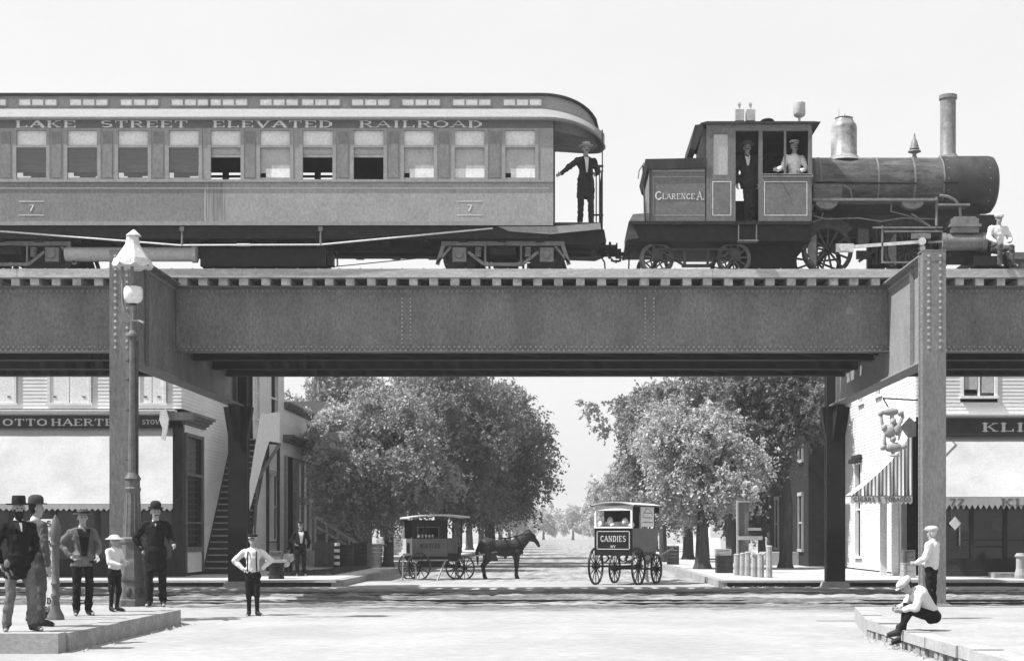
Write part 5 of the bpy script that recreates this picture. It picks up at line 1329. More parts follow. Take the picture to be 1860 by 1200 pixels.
for k in range(8):
    mb = MB(); h = (PZ(985, 57.5)-ZF)/8; mb.cyl((bp.location.x, 57.5, ZF+k*h), (bp.location.x, 57.5, ZF+(k+1)*h-.002), .11, .11, 12); mb.build('band', M['white'] if k % 2 else M['iron'], bp)
for (px, py) in ((596, 986), (604, 984)):
    pass
# ================================================================ STREET FURNITURE
YLP = 26.0
lxp = PX(241, YLP)
def hz_(p): return PZ(p, YLP)
lamp = empty('street_lamp', (lxp, YLP, ZS), 'tall ornate iron arc lamp with white globe and pagoda hood at the left kerb corner', 'street lamp')
def lth(name, prof, m, n=8, parent=None, cx=lxp, rot=R(22.5)):
    mb = MB(); mb.lathe(prof, (cx, YLP, 0), n, rot=rot); return mb.build(name, m, parent or lamp)
pr = .55/57  # metres per px approx
def rr(px): return px/2/103.8
base = lth('base', [(rr(64), ZS), (rr(62), hz_(1088)), (rr(58), hz_(1086)), (rr(50), hz_(1056)), (rr(56), hz_(1052)), (rr(56), hz_(1046))], M['lamp_iron'])
mb = MB()
for k in range(8):
    a = R(45*k+0); n_ = Vector((math.cos(a), math.sin(a), 0)); mb.ell((lxp+n_.x*rr(48), YLP+n_.y*rr(48), hz_(1074)), (.06, .06, .09), 8, 6)
mb.build('base_arches', M['iron2'], base, smooth=True)
lth('pedestal', [(rr(48), hz_(1046)), (rr(44), hz_(1020)), (rr(40), hz_(1014)), (rr(38), hz_(988)), (rr(44), hz_(984)), (rr(44), hz_(978)), (rr(34), hz_(974))], M['lamp_iron'])
lth('shaft', [(rr(32), hz_(974)), (rr(26), hz_(895)), (rr(28), hz_(891)), (rr(30), hz_(887)), (rr(26), hz_(884)), (rr(26), hz_(873)), (rr(30), hz_(869)), (rr(24), hz_(864)), (rr(18), hz_(858))], M['lamp_iron'], 12)
mb = MB()
for k in range(12):
    a = 2*math.pi*k/12; mb.cyl((lxp+rr(31)*math.cos(a), YLP+rr(31)*math.sin(a), hz_(972)), (lxp+rr(25.5)*math.cos(a), YLP+rr(25.5)*math.sin(a), hz_(897)), .012, .01, 6)
mb.build('fluting', M['iron3'], lamp)
lth('pole', [(rr(17), hz_(860)), (rr(14), hz_(760)), (rr(12), hz_(640)), (rr(11), hz_(612)), (rr(22), hz_(611)), (rr(20), hz_(607)), (rr(9), hz_(600)), (rr(9), hz_(584))], M['lamp_iron'], 12)
mb = MB()
for z in (835, 745, 690, 655): mb.cyl((lxp-.13, YLP, hz_(z)), (lxp+.1, YLP, hz_(z)), .012, .012, 6); mb.cyl((lxp-.075, YLP, hz_(z+3)), (lxp-.075, YLP, hz_(z-3)), .015, .015, 6)
mb.tube([(lxp+.09, YLP-.02, hz_(z)) for z in (860, 720, 620)], .02, 6)
mb.build('climbing_irons', M['iron2'], lamp)
mb = MB(); mb.box(PX(223, YLP), PX(262, YLP), YLP-.03, YLP+.03, hz_(584), hz_(581)); mb.tube([(PX(240, YLP), YLP, hz_(582)), (PX(228, YLP), YLP, hz_(568)), (PX(223, YLP), YLP, hz_(550)), (PX(222, YLP), YLP, hz_(482))], .025, 8)
mb.tube([(PX(242, YLP), YLP, hz_(582)), (PX(242, YLP), YLP, hz_(552))], .015); mb.tube([(PX(240, YLP), YLP, hz_(520)), (PX(240, YLP), YLP, hz_(484))], .03); mb.cyl((PX(253, YLP), YLP-.03, hz_(583)), (PX(264, YLP), YLP-.1, hz_(588)), .02); mb.build('hanger_frame', M['iron3'], lamp)
mb = MB(); c = (PX(242, YLP), YLP, 0); prof = [(rr(10), hz_(552)), (rr(24), hz_(549)), (rr(33), hz_(543)), (rr(34), hz_(533)), (rr(33), hz_(525)), (rr(28), hz_(521)), (rr(8), hz_(519))]; mb.lathe(prof, c, 20); smooth_by_angle(mb.build('globe', M['globe'], lamp))
mb = MB(); mb.lathe([(rr(12), hz_(553.5)), (rr(14), hz_(551.5))], c, 12); mb.build('globe_cap', M['iron'], lamp)
hood = lth('hood', [(rr(62), hz_(484)), (rr(66), hz_(472)), (rr(60), hz_(470)), (rr(40), hz_(455)), (rr(26), hz_(444)), (rr(22), hz_(432)), (rr(24), hz_(430))], M['lamp_paint'], 8, cx=PX(241, YLP))
lth('finial', [(rr(28), hz_(429)), (rr(26), hz_(427)), (rr(12), hz_(421)), (rr(3), hz_(417))], M['lamp_paint'], 8, cx=PX(243, YLP))
mb = MB()
for k in range(8):
    a = R(45*k); n_ = Vector((math.cos(a), math.sin(a), 0)); t_ = Vector((-n_.y, n_.x, 0)); c_ = Vector((lxp, YLP, 0)); u0, u1 = c_+n_*rr(61), c_+n_*rr(69)
    vs_ = [u0-t_*.115+Vector((0,0,hz_(471))), u0+t_*.115+Vector((0,0,hz_(471))), u1+t_*.125+Vector((0,0,hz_(482))), u1+t_*.05+Vector((0,0,hz_(486.5))), u1-t_*.05+Vector((0,0,hz_(486.5))), u1-t_*.125+Vector((0,0,hz_(482)))]
    mb.add(vs_+[v-n_*.02 for v in vs_], [(0,1,2,3,4,5),(11,10,9,8,7,6)]+[(i, 6+i, 6+(i+1) % 6, (i+1) % 6) for i in range(6)])
mb.build('hood_scallops', M['lamp_paint'], hood)
# short post and lettered sign board
yy = 21.8; xx = PX(101, yy)
mb = MB(); k = 1/ (F/yy)
mb.lathe([(.13, ZS), (.12, ZS+.06), (.07, ZS+.16), (.05, ZS+.3), (.068, ZS+.33), (.068, ZS+.37), (.05, ZS+.4), (.055, ZS+.5), (.07, ZS+.53), (.055, ZS+.56), (.052, PZ(992, yy)), (.072, PZ(988, yy)), (.06, PZ(984, yy)), (.072, PZ(980, yy)), (.075, PZ(955, yy)), (.055, PZ(950, yy)), (.05, PZ(944, yy)), (.01, PZ(934, yy))], (xx, yy, 0), 12)
po = one(mb, 'iron_post', M['lamp_iron'], 'short turned iron post with pointed cap between the two groups of men', 'post', smooth=False); smooth_by_angle(po)
yy = 22.2; sb = empty('lettered_board', (PX(84, yy), yy, ZS), 'narrow white upright board with black letters behind the men in bowler hats', 'sign')
mb = MB(); mb.box(PX(74, yy), PX(95, yy), yy, yy+.04, ZS+.03, PZ(942, yy)); mb.build('board', M['white'], sb)
mb = MB(); mb.box(PX(68, yy), PX(98, yy), yy-.12, yy+.18, ZS, ZS+.1); mb.build('foot', M['iron'], sb)
for s, py in (('S', 956), ('H', 974), ('A', 992), ('W', 1010), ('N', 1028), ('E', 1046), ('D', 1096), ('PL', 1112)):
    put(s, 85 if len(s) == 1 else 80, 93 if len(s) == 1 else 94, py, py-11, yy-.001, M['iron'], sb)
for c in list(sb.children):
    if c.name.startswith('lettering') and False: pass
# horse trough / fountain by far left kerb
yy = 43.6; tr = empty('water_trough', (PX(502, yy), yy, ZF), 'dark cast-iron horse trough with pale basin rim at the far left kerb', 'trough')
c = (PX(502, yy), yy, 0); q = F/yy
def r2(px): return px/2/q
mb = MB(); mb.lathe([(r2(30), ZF), (r2(28), ZF+.06), (r2(26), ZF+.1), (r2(26), PZ(1030, yy)), (r2(32), PZ(1026, yy)), (r2(36), PZ(1021, yy))], c, 12); mb.build('pedestal', M['iron'], tr)
mb = MB(); mb.lathe([(r2(36), PZ(1021, yy)), (r2(40), PZ(1019, yy)), (r2(40), PZ(1016, yy)), (r2(34), PZ(1016, yy)), (r2(30), PZ(1019, yy))], c, 16); mb.build('basin_rim', M['lamp_paint'], tr)
mb = MB(); mb.box(PX(492, yy), PX(511, yy), yy-.1, yy+.1, PZ(1016, yy), PZ(1002, yy)); mb.box(PX(490, yy), PX(513, yy), yy-.12, yy+.12, PZ(1002, yy)+.001, PZ(1000, yy)); mb.build('fountain_head', M['iron3'], tr)
mb = MB(); mb.ell((PX(519, yy), yy, PZ(1024, yy)), (.12, .1, .09), 10, 6); mb.build('small_basin', M['lamp_paint'], tr)
# hitching posts, pump, planters on the right
ps = [(1338, 1005, 47.5, 1046), (1349, 1003, 46.8, 1046), (1358, 1001, 46.5, 1048), (1370, 1006, 45.3, 1053), (1382, 1003, 44.9, 1056), (1397, 990, 44.6, 1058)]
HP = ['leftmost', 'second', 'third', 'fourth', 'fifth', 'tallest and rightmost']
for (px, pt, y, pb), lab in zip(ps, HP):
    mb = MB(); z1_ = PZ(pt, y); mb.lathe([(.11, -.02), (.1, .2), (.09, z1_-.1), (.1, z1_-.03), (.06, z1_)], (PX(px, y), y, .0), 9)
    one(mb, 'hitching_post', M['wood_pale'], '%s of the rough wooden hitching posts by the right-hand kerb' % lab, 'post', 'hitching posts by the right-hand kerb')
mb = MB(); a = Vector((PX(1362, 45.2), 45.2, PZ(998, 45.2))); b = Vector((PX(1399, 44.6), 44.6, PZ(998, 44.6)))
pts = [a.lerp(b, t/8) + Vector((0, 0, -.16*math.sin(math.pi*t/8))) for t in range(9)]; mb.tube(pts, .035, 6)
one(mb, 'sagging_rail', M['wood_pale'], 'pale sagging rail slung between the rightmost hitching posts', 'rail')
yy = 50; pm = empty('wooden_pump', (PX(1345, yy), yy, ZF), 'tall pale timber pump housing standing behind the hitching posts', 'pump')
mb = MB(); mb.box(PX(1341, yy), PX(1360, yy), yy, yy+.5, ZF, PZ(912, yy)); mb.build('housing', M['wood_mid'], pm)
mb = MB(); mb.box(PX(1338, yy), PX(1341, yy), yy-.06, yy+.1, ZF, PZ(910, yy)); mb.box(PX(1341, yy), PX(1362, yy), yy-.06, yy+.52, PZ(912, yy)+.001, PZ(909, yy)); mb.box(PX(1341, yy), PX(1384, yy), yy-.16, yy-.061, PZ(980, yy), PZ(973, yy)); mb.box(PX(1358, yy), PX(1382, yy), yy-.1, yy-.05, PZ(963, yy), PZ(958, yy)); mb.build('frame', M['wood_pale'], pm)
crate('tree_box', M['wood_dark'], PX(1303, 50), PX(1331, 50), 50, .7, ZF, PZ(1010, 50), 'large dark planter box with pale lid between trunk and pump', 'boxes under the right-hand trees', 'box')
crate('tree_box', M['wood_dark'], PX(1213, 64), PX(1233, 64), 64, .6, ZF, PZ(992, 64), 'small dark box beyond the confectionery wagon', 'boxes under the right-hand trees', 'box')
crate('tree_box', M['wood_pale'], PX(1303, 49.6), PX(1331, 49.6), 50.1, .5, PZ(1010, 50)+.031, PZ(998, 50), 'pale shallow box lying on top of the large dark planter box', None, 'box')
def log(px, py, y, L_, r_, lab):
    mb = MB(); mb.cyl((PX(px, y), y, r_*.9), (PX(px, y)+L_, y+.5, r_*.9), r_, r_*.8, 9); one(mb, 'log', M['wood_pale'], lab, 'log')
log(1395, 1040, 43.4, 2.2, .1, 'pale log lying at the far right kerb corner')
# distant fence stretches
def picket(x, y0, y1, lab, h=1.1):
    fe = empty('picket_fence', (x, (y0+y1)/2, ZF), lab, 'fence', 'distant picket fences'); y = y0; mb = MB(); pw = .08
    while y < y1: mb.box(x-.02, x+.02, y, y+pw, ZF+.05, ZF+h); y += .17
    mb.build('pickets', M['white'], fe); mb = MB(); mb.box(x+.021, x+.06, y0, y1, ZF+.3, ZF+.38); mb.box(x+.021, x+.06, y0, y1, ZF+.8, ZF+.88); mb.build('rails', M['white'], fe)
picket(-11.2, 90, 104, 'white picket fence under the left trees'); picket(-11.2, 108, 130, 'farther white picket fence on the left beyond the horse'); picket(9.0, 84, 110, 'white picket fence on the right beyond the wagon')
def far_house(x0, x1, y0, y1, h, m, lab):
    e = empty('far_house', ((x0+x1)/2, (y0+y1)/2, ZF), lab, 'house'); mb = MB(); mb.box(x0, x1, y0, y1, ZF, h); mb.build('wall', M[m], e)
    xm = (x0+x1)/2; mb = MB(); mb.prism([(x0-.4, h), (x1+.4, h), (xm, h+2.4)], y0-.4, y1+.4); mb.build('roof', M['wood_mid'], e)
    for k in range(3):
        for z in (1.2, 4.0):
            if z+1.6 > h: continue
            xx_ = x0+(x1-x0)*(k+.5)/3; f = MB(); f.box(xx_-.45, xx_+.45, y0-.06, y0-.002, z, z+1.7); fo = f.build('window', M['white'], e); p = MB(); p.box(xx_-.35, xx_+.35, y0-.07, y0-.061, z+.1, z+1.6); p.build('pane', M['shopdark'], fo)
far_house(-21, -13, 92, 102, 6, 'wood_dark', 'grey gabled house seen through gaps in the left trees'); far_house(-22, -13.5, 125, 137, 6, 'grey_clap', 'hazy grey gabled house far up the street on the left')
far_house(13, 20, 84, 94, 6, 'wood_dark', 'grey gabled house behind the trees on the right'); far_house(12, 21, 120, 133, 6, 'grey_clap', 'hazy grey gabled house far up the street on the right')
HAZE = 0.0007
# ================================================================ WAGONS & HORSES (built local, +X forward, then placed)
def sp_wheel(parent, x, y, r, name='wheel', n=12, m=None, mr=None):
    mb = MB(); N = 32; vs = []; fs = []
    for (a, h) in ((r-.055, -.025), (r, -.025), (r, .025), (r-.055, .025)):
        for i in range(N): t = 2*math.pi*i/N; vs.append((x+a*math.cos(t), y+h, r+a*math.sin(t)))
    for j in range(4):
        for i in range(N): fs.append((j*N+i, j*N+(i+1) % N, ((j+1) % 4)*N+(i+1) % N, ((j+1) % 4)*N+i))
    mb.add(vs, fs); o = mb.build('rim', mr or M['wagon_dark'], None, local=True)
    w_ = MB(); w_.cyl((x, y-.11, r), (x, y+.11, r), .075, .075, 10)
    for i in range(n): t = 2*math.pi*i/n; w_.cyl((x, y, r), (x+math.cos(t)*(r-.03), y, r+math.sin(t)*(r-.03)), .02, .014, 5)
    wo = w_.build(name, m or M['wagon_dark'], parent, local=True); o.parent = wo; return wo
def LB(mb, name, m, parent, smooth=False): return mb.build(name, m, parent, smooth, local=True)
# --- candies wagon
cw = empty('confectionery_wagon', (0, 0, 0), 'dark box wagon with goods window and candies lettering driving away up the street', 'wagon')
zb0, zb1, zw, zr = .98, 1.68, 2.34, 2.42
Lr, Lf, hw_ = -1.05, 1.1, .6
for s in (-1, 1):
    sp_wheel(cw, -.75, s*.68, .56); sp_wheel(cw, .75, s*.68, .46)
mb = MB()
for x, r_ in ((-.75, .56), (.75, .46)): mb.box(x-.04, x+.04, -.66, .66, r_-.03, r_+.03)
mb.box(-.75, .75, -.04, .04, .5, .58)
for s in (-1, 1):
    for x in (-.75, .75): 
        for k in range(9): a = -1+k/4; a2 = -1+(k+1)/4; k < 8 and mb.bar((x+a*.36, s*.4, .8-.12*(1-a*a)), (x+a2*.36, s*.4, .8-.12*(1-a2*a2)), .05, .025); k < 8 and mb.bar((x+a*.36, s*.4, .8+.1*(1-a*a)), (x+a2*.36, s*.4, .8+.1*(1-a2*a2)), .05, .025)
LB(mb, 'running_gear', M['wagon_dark'], cw)
mb = MB(); mb.box(Lr, Lf-.2, -hw_, hw_, zb0-.1, zb0-.001); mb.box(Lr, Lr+.03, -hw_, hw_, zb0, zb1); LB(mb, 'tailboard', M['wagon_dark'], cw)
mb = MB(); p = [(Lr+.031, zb0), (Lf-.25, zb0), (Lf-.05, zb0+.15), (Lf, zb0+.35), (Lf-.02, zb1), (Lr+.031, zb1)]; mb.prism(p, -hw_, -hw_+.03); mb.prism(p, hw_-.03, hw_); mb.prism([(Lf-.25, zb0), (Lf-.05, zb0+.15), (Lf, zb0+.35), (Lf-.03, zb0+.35), (Lf-.08, zb0+.16), (Lf-.27, zb0+.03)], -hw_+.031, hw_-.031); LB(mb, 'side_panel', M['wagon_mid'], cw)
mb = MB(); mb.box(Lr-.02, Lr+.05, -hw_-.01, hw_+.01, zb1+.001, zb1+.05); mb.box(Lr-.01, Lr+.04, -hw_, -hw_+.06, zb1+.051, zw); mb.box(Lr-.01, Lr+.04, hw_-.06, hw_, zb1+.051, zw); mb.box(Lr-.011, Lr+.03, -hw_+.061, hw_-.061, zw-.14, zw)
mb.box(-.35, -.3, -hw_-.005, -hw_+.03, zb1+.001, zw); LB(mb, 'window_frame', M['white'], cw)
mb = MB(); mb.box(Lr+.06, Lf-.6, -hw_+.05, hw_-.05, zb1-.05, zb1-.002); mb.box(-.4, -.37, -hw_+.04, hw_-.04, zb1+.0, zw-.01); LB(mb, 'shelf', M['wagon_dark'], cw)
random.seed(4); mb = MB()
for i in range(11): mb.ell((Lr+random.uniform(.18, .4), -.48+.096*i, zb1+.1+(.1 if i in (2, 7) else 0)), (.09, .1, random.uniform(.09, .15)), 8, 6)
LB(mb, 'goods', M['fabric_pale'], cw, True)
mb = MB(); mb.box(-.3, Lf-.35, -hw_, -hw_+.02, zb1+.051, zw); LB(mb, 'poster_board', M['white'], cw); mb = MB(); mb.box(-.3, Lf-.35, hw_-.02, hw_, zb1+.051, zw); LB(mb, 'poster_board', M['white'], cw)
mb = MB(); 
for k in range(3):
    mb.box(-.2+.05*k, Lf-.47-.05*k, -hw_-.004, -hw_-.001, 1.85+.14*k, 1.875+.14*k)
for a in range(20, 161, 14): mb.bar((.22+.42*math.cos(R(a)), -hw_-.003, 1.98+.28*math.sin(R(a))), (.22+.42*math.cos(R(a+14)), -hw_-.003, 1.98+.28*math.sin(R(a+14))), .005, .02, up=(0,1,0))
LB(mb, 'poster_print', M['cloth_grey'], cw)
mb = MB(); mb.box(Lr-.006, Lr-.001, -hw_+.03, hw_-.03, zb0+.05, zb1-.05); LB(mb, 'name_panel', M['wagon_dark'], cw)
TBk = lambda u, v, w: (Lr-.007-w, hw_-u, v)
def tail(u0, v0): return lambda u, v, w: (Lr-.007-w, hw_-(u0+u), v0+v)
mb = lettering('CANDIES', tail(.2, zb0+.31), .8, .17, bold=.9); LB(lettering('BY', tail(.52, zb0+.13), .16, .07), 'lettering', M['gilt'], cw); LB(mb, 'lettering', M['gilt'], cw); mb = MB(); 
for (a, b, c, d) in ((.1, 1.1, zb0+.08, zb0+.1), (.1, 1.1, zb1-.1, zb1-.08), (.08, .1, zb0+.1, zb1-.1), (1.1, 1.12, zb0+.1, zb1-.1)): mb.box(Lr-.012, Lr-.007, hw_-b, hw_-a, c, d)
LB(mb, 'gilt_border', M['gilt'], cw)
mb = MB(); 
for k in range(8):
    a = -1+k/4; b = a+.25; mb.prism([(a*.68, zw+.09*(1-a*a)+.002), (b*.68, zw+.09*(1-b*b)+.002), (b*.68, zw+.03+.09*(1-b*b)), (a*.68, zw+.03+.09*(1-a*a))], Lr-.08, Lf+.15, 'yz')
LB(mb, 'roof', M['canvas'], cw)
mb = MB(); mb.box(Lr-.09, Lf+.16, -.7, -.681, zw-.02, zw+.03); mb.box(Lr-.09, Lf+.16, .681, .7, zw-.02, zw+.03); mb.box(Lf-.3, Lf-.26, -hw_, -hw_+.04, zb1, zw); mb.box(Lf-.3, Lf-.26, hw_-.04, hw_, zb1, zw)
mb.box(Lf+.1, Lf+.14, -.6, .6, zw-.2, zw); LB(mb, 'roof_rail', M['wagon_dark'], cw)
mb = MB(); 
for s in (-1, 1): mb.bar((.8, s*.36, .62), (3.2, s*.33, 1.05), .05, .05)
LB(mb, 'shaft', M['wagon_mid'], cw)
wx, wy = PX(1138, 44.5), 44.5
cw.location = (wx, wy+.1, 0); cw.rotation_euler = (0, 0, R(90-24))

# --- horse
def make_horse(name, m, label, leather=True, moving=0):
    mb = MB()
    for c, r_ in (((0, 0, 1.16), (.62, .27, .30)), ((-.52, 0, 1.2), (.34, .27, .32)), ((.5, 0, 1.14), (.3, .24, .34)), ((.1, 0, 1.06), (.5, .25, .24)), ((-.62, 0, 1.12), (.24, .25, .26))): mb.ell(c, r_, 16, 12)
    mb.cap((.55, 0, 1.24), (1.02, 0, 1.62), .25, .14, 12); mb.cap((.62, 0, 1.16), (.98, 0, 1.5), .2, .12, 12); mb.cap((.5, 0, 1.36), (.95, 0, 1.68), .12, .08)
    mb.cap((1.0, 0, 1.62), (1.16, 0, 1.55), .13, .115, 12); mb.cap((1.12, 0, 1.56), (1.33, 0, 1.32), .105, .07, 12); mb.cap((1.3, 0, 1.33), (1.38, 0, 1.22), .07, .06); mb.cap((1.08, 0, 1.47), (1.18, 0, 1.42), .1, .07)
    for s in (-1, 1):
        mb.cap((1.0, s*.07, 1.7), (1.02, s*.09, 1.82), .035, .012, 8)
        # fore leg
        d = .05*s*moving
        mb.cap((.52, s*.14, 1.0), (.54+d, s*.13, .72), .13, .085); mb.cap((.54+d, s*.13, .72), (.54+d, s*.13, .5), .075, .058); mb.ell((.55+d, s*.13, .48), (.06, .055, .07), 8, 6)
        mb.cap((.54+d, s*.13, .46), (.53+d, s*.13, .18), .042, .038); mb.ell((.535+d, s*.13, .16), (.05, .045, .05), 8, 6); mb.cap((.535+d, s*.13, .14), (.57+d, s*.13, .05), .04, .055); 
        mb.cyl((.575+d, s*.13, .0), (.57+d, s*.13, .07), .065, .055, 10)
        # hind leg
        d = -.06*s*moving
        mb.cap((-.6, s*.15, 1.08), (-.52+d, s*.15, .76), .19, .12); mb.cap((-.52+d, s*.15, .78), (-.7+d, s*.14, .5), .11, .06); mb.ell((-.72+d, s*.14, .5), (.07, .05, .075), 8, 6)
        mb.cap((-.71+d, s*.14, .48), (-.66+d, s*.14, .18), .05, .042); mb.ell((-.66+d, s*.14, .16), (.05, .045, .05), 8, 6); mb.cap((-.66+d, s*.14, .14), (-.62+d, s*.14, .05), .042, .055); mb.cyl((-.615+d, s*.14, .0), (-.62+d, s*.14, .07), .065, .055, 10)
    o = blob(name, mb, .022, m, it=4)
    tag(o, label, 'horse')
    mb = MB(); mb.cap((-.84, 0, 1.3), (-.93, 0, 1.0), .05, .07); mb.cap((-.93, 0, 1.0), (-.9, 0, .55), .07, .03); blob('tail', mb, .02, M['hair'], o)
    mb = MB()
    for k in range(9):
        t = k/8; mb.ell((.5+.5*t, .02, 1.44+.3*t), (.08, .05, .09), 8, 6)
    mb.ell((1.06, 0, 1.7), (.06, .05, .07), 8, 6); blob('mane', mb, .02, M['hair'], o)
    for s in (-1, 1):
        mb = MB(); mb.ell((1.15, s*.098, 1.56), (.022, .014, .02), 8, 6); LB(mb, 'eye', M['black'], o, True)
    if leather:
        mb = MB()
        def hoop(cx, cz, ry, rz, w_, tilt=0):
            n = 20
            for i in range(n):
                a, b = 2*math.pi*i/n, 2*math.pi*(i+1)/n
                mb.bar((cx+tilt*math.sin(a), ry*math.cos(a), cz+rz*math.sin(a)), (cx+tilt*math.sin(b), ry*math.cos(b), cz+rz*math.sin(b)), w_, .02, up=(1,0,0))
        hoop(.12, 1.12, .3, .35, .07); hoop(.62, 1.26, .25, .3, .1, -.14)
        for s in (-1, 1):
            mb.bar((.6, s*.27, 1.15), (-.8, s*.3, 1.02), .03, .05); mb.bar((.1, s*.1, 1.47), (1.02, s*.13, 1.68), .012, .025)
            mb.bar((1.22, s*.105, 1.5), (1.06, s*.13, 1.68), .015, .025); mb.box(1.1, 1.19, s*.125-.008, s*.125+.008, 1.54, 1.63); mb.bar((1.12, s*.12, 1.6), (1.3, s*.09, 1.32), .012, .025)
            mb.bar((-.4, s*.27, 1.4), (-.85, s*.24, 1.1), .02, .035)
        mb.bar((.1, 0, 1.48), (-.5, 0, 1.53), .05, .02); mb.box(.04, .2, -.14, .14, 1.47, 1.52)
        LB(mb, 'harness', M['leather'], o)
    return o
h1 = make_horse('horse', M['horse'], 'dark harnessed horse standing between the shafts of the waffle wagon')
hh = R(16); hx, hy = PX(912, 49.6), 49.6
h1.location = (hx, hy, 0); h1.rotation_euler = (0, 0, hh); h1.scale = (.92,)*3
h2 = make_horse('horse', M['horse2'], 'pale horse mostly hidden ahead of the dark confectionery wagon', moving=2)
hd = R(90-13); h2.location = (wx+math.cos(hd)*2.8+.1, wy+math.sin(hd)*2.8, 0); h2.rotation_euler = (0, 0, hd)
# --- waffle wagon
ww = empty('waffle_wagon', (0, 0, 0), 'grey-sided waffle wagon with curved white roof and folding prop legs, standing at the left', 'wagon')
zb0, zb1, zw = .82, 1.42, 2.05; Lr, Lf, hw_ = -1.0, .45, .55
for s in (-1, 1):
    sp_wheel(ww, -.75, s*.66, .48, mr=M['iron2']); sp_wheel(ww, 1.15, s*.58, .42, mr=M['iron2'])
mb = MB(); mb.box(-.79, -.71, -.64, .64, .45, .51); mb.box(1.11, 1.19, -.56, .56, .39, .45); mb.box(-.75, 1.15, -.05, .05, .46, .54); mb.bar((1.15, 0, .45), (.95, 0, .9), .1, .1); mb.box(-.95, .9, -.5, -.42, .66, .74); mb.box(-.95, .9, .42, .5, .66, .74); mb.box(-.5, .3, -.4, .4, .55, .8); LB(mb, 'running_gear', M['wagon_dark'], ww)
mb = MB(); mb.box(Lr, Lf, -hw_, -hw_+.03, zb0, zb1); mb.box(Lr, Lf, hw_-.03, hw_, zb0, zb1); mb.box(Lr, Lr+.03, -hw_+.031, hw_-.031, zb0, zb1); mb.box(Lr, Lf, -hw_+.031, hw_-.031, zb0, zb0+.04)
LB(mb, 'side_panel', M['wagon_grey'], ww)
mb = MB(); mb.box(Lr, Lf+.6, -hw_-.02, hw_+.02, zb0-.1, zb0-.001); mb.prism([(Lf, zb0), (Lf+.55, zb0), (Lf+.6, zb0+.3), (Lf+.1, zb0+.38), (Lf, zb1-.1)], -hw_, hw_); LB(mb, 'seat_box', M['wagon_dark'], ww)
mb = MB(); mb.box(Lf+.1, Lf+.5, -.45, .45, zb0+.381, zb0+.45); LB(mb, 'seat_cushion', M['leather'], ww)
mb = lettering('WAFFLES', lambda u, v, w: (Lr+.32+u, -hw_-.002-w, zb0+.28+v), .82, .15, bold=.9); LB(mb, 'lettering', M['wagon_dark'], ww)
mb = MB()
for x in (Lr+.04, Lr+.5, Lf-.03, Lf+.58):
    for s in (-1, 1): mb.box(x-.025, x+.025, s*hw_-.025, s*hw_+.025, zb1+.001 if x < Lf else zb0+.3, zw+.02)
mb.box(Lr, Lf, -hw_-.0, -hw_+.04, zw-.16, zw-.0); mb.box(Lr, Lf, hw_-.04, hw_, zw-.16, zw); LB(mb, 'roof_posts', M['wagon_dark'], ww)
mb = MB(); mb.box(Lr+.0, Lf-.02, hw_-.06, hw_-.04, zb1, zw-.02); LB(mb, 'side_curtain', M['wagon_dark'], ww); mb = MB(); mb.box(Lf-.05, Lf-.02, -hw_+.1, hw_-.07, zb1-.02, zw); LB(mb, 'side_curtain', M['wagon_dark'], ww); mb = MB(); mb.box(Lr+.02, Lr+.2, -hw_+.045, -hw_+.055, zb1, zw-.16); LB(mb, 'side_curtain', M['wagon_dark'], ww); mb = MB(); mb.box(Lf-.35, Lf-.04, -hw_+.045, -hw_+.055, zb1, zw-.16); LB(mb, 'side_curtain', M['wagon_dark'], ww)
mb = MB(); mb.box(Lr+.2, Lf-.35, -hw_-.012, -hw_-.001, zb1+.38, zb1+.41); mb.box(Lr+.2, Lr+.23, -hw_-.012, -hw_-.001, zb1, zb1+.38); mb.box(Lf-.38, Lf-.35, -hw_-.012, -hw_-.001, zb1, zb1+.38); LB(mb, 'window_frame', M['wagon_grey'], ww)
mb = MB(); mb.box(Lf+.001, Lf+.42, -hw_-.01, -hw_+.015, zb0+.1, zb1+.02); LB(mb, 'front_panel', M['wagon_mid'], ww)
mb = MB(); random.seed(9)
for i in range(5): mb.ell((Lr+.35+.14*i, -.3, zb1+.08), (.05, .05, .07), 8, 6)
LB(mb, 'jars', M['fabric_pale'], ww, True)
mb = MB(); xs_ = [Lr-.15+k*(Lf+.75-Lr+.3)/10 for k in range(11)]
for a, b in zip(xs_[:-1], xs_[1:]):
    za = zw+.02+.14*math.sin((a-Lr+.15)/2.6*2.6+.2)*.9; zb_ = zw+.02+.14*math.sin((b-Lr+.15)+.2)*.9
    mb.add([(a,-.66,za),(b,-.66,zb_),(b,.66,zb_),(a,.66,za),(a,-.66,za+.05),(b,-.66,zb_+.05),(b,.66,zb_+.05),(a,.66,za+.05)], [(0,3,2,1),(4,5,6,7),(0,1,5,4),(2,3,7,6),(3,0,4,7),(1,2,6,5)])
LB(mb, 'roof', M['canvas'], ww)
mb = MB(); mb.box(Lr+.2, Lf-.1, -.3, .3, zb0+.05, zb1+.05); mb.box(Lr+.3, Lr+.7, -.2, .2, zb1+.051, zb1+.25); mb.cyl((Lr+.4, 0, zb1+.2), (Lr+.4, 0, zw+.05), .05); LB(mb, 'stove', M['iron2'], ww)
mb = MB(); mb.bar((Lr+.1, -hw_-.05, zb0-.12), (Lr+.12, -hw_-.2, .0), .05, .05); mb.bar((Lf-.1, -hw_-.05, zb0-.12), (Lf-.5, -hw_-.25, .0), .05, .05); mb.bar((Lr+.0, -hw_-.05, zb0-.13), (Lf, -hw_-.05, zb0-.13), .05, .05); mb.bar((Lr-.25, -.2, zb0-.12), (Lr-.3, -.25, .0), .05, .05); LB(mb, 'prop_leg', M['wood_pale'], ww)
mb = MB()
for s in (-1, 1): mb.bar((1.1, s*.34, .72), (3.5, s*.33, 1.12), .045, .05)
LB(mb, 'shaft', M['wood_pale'], ww)
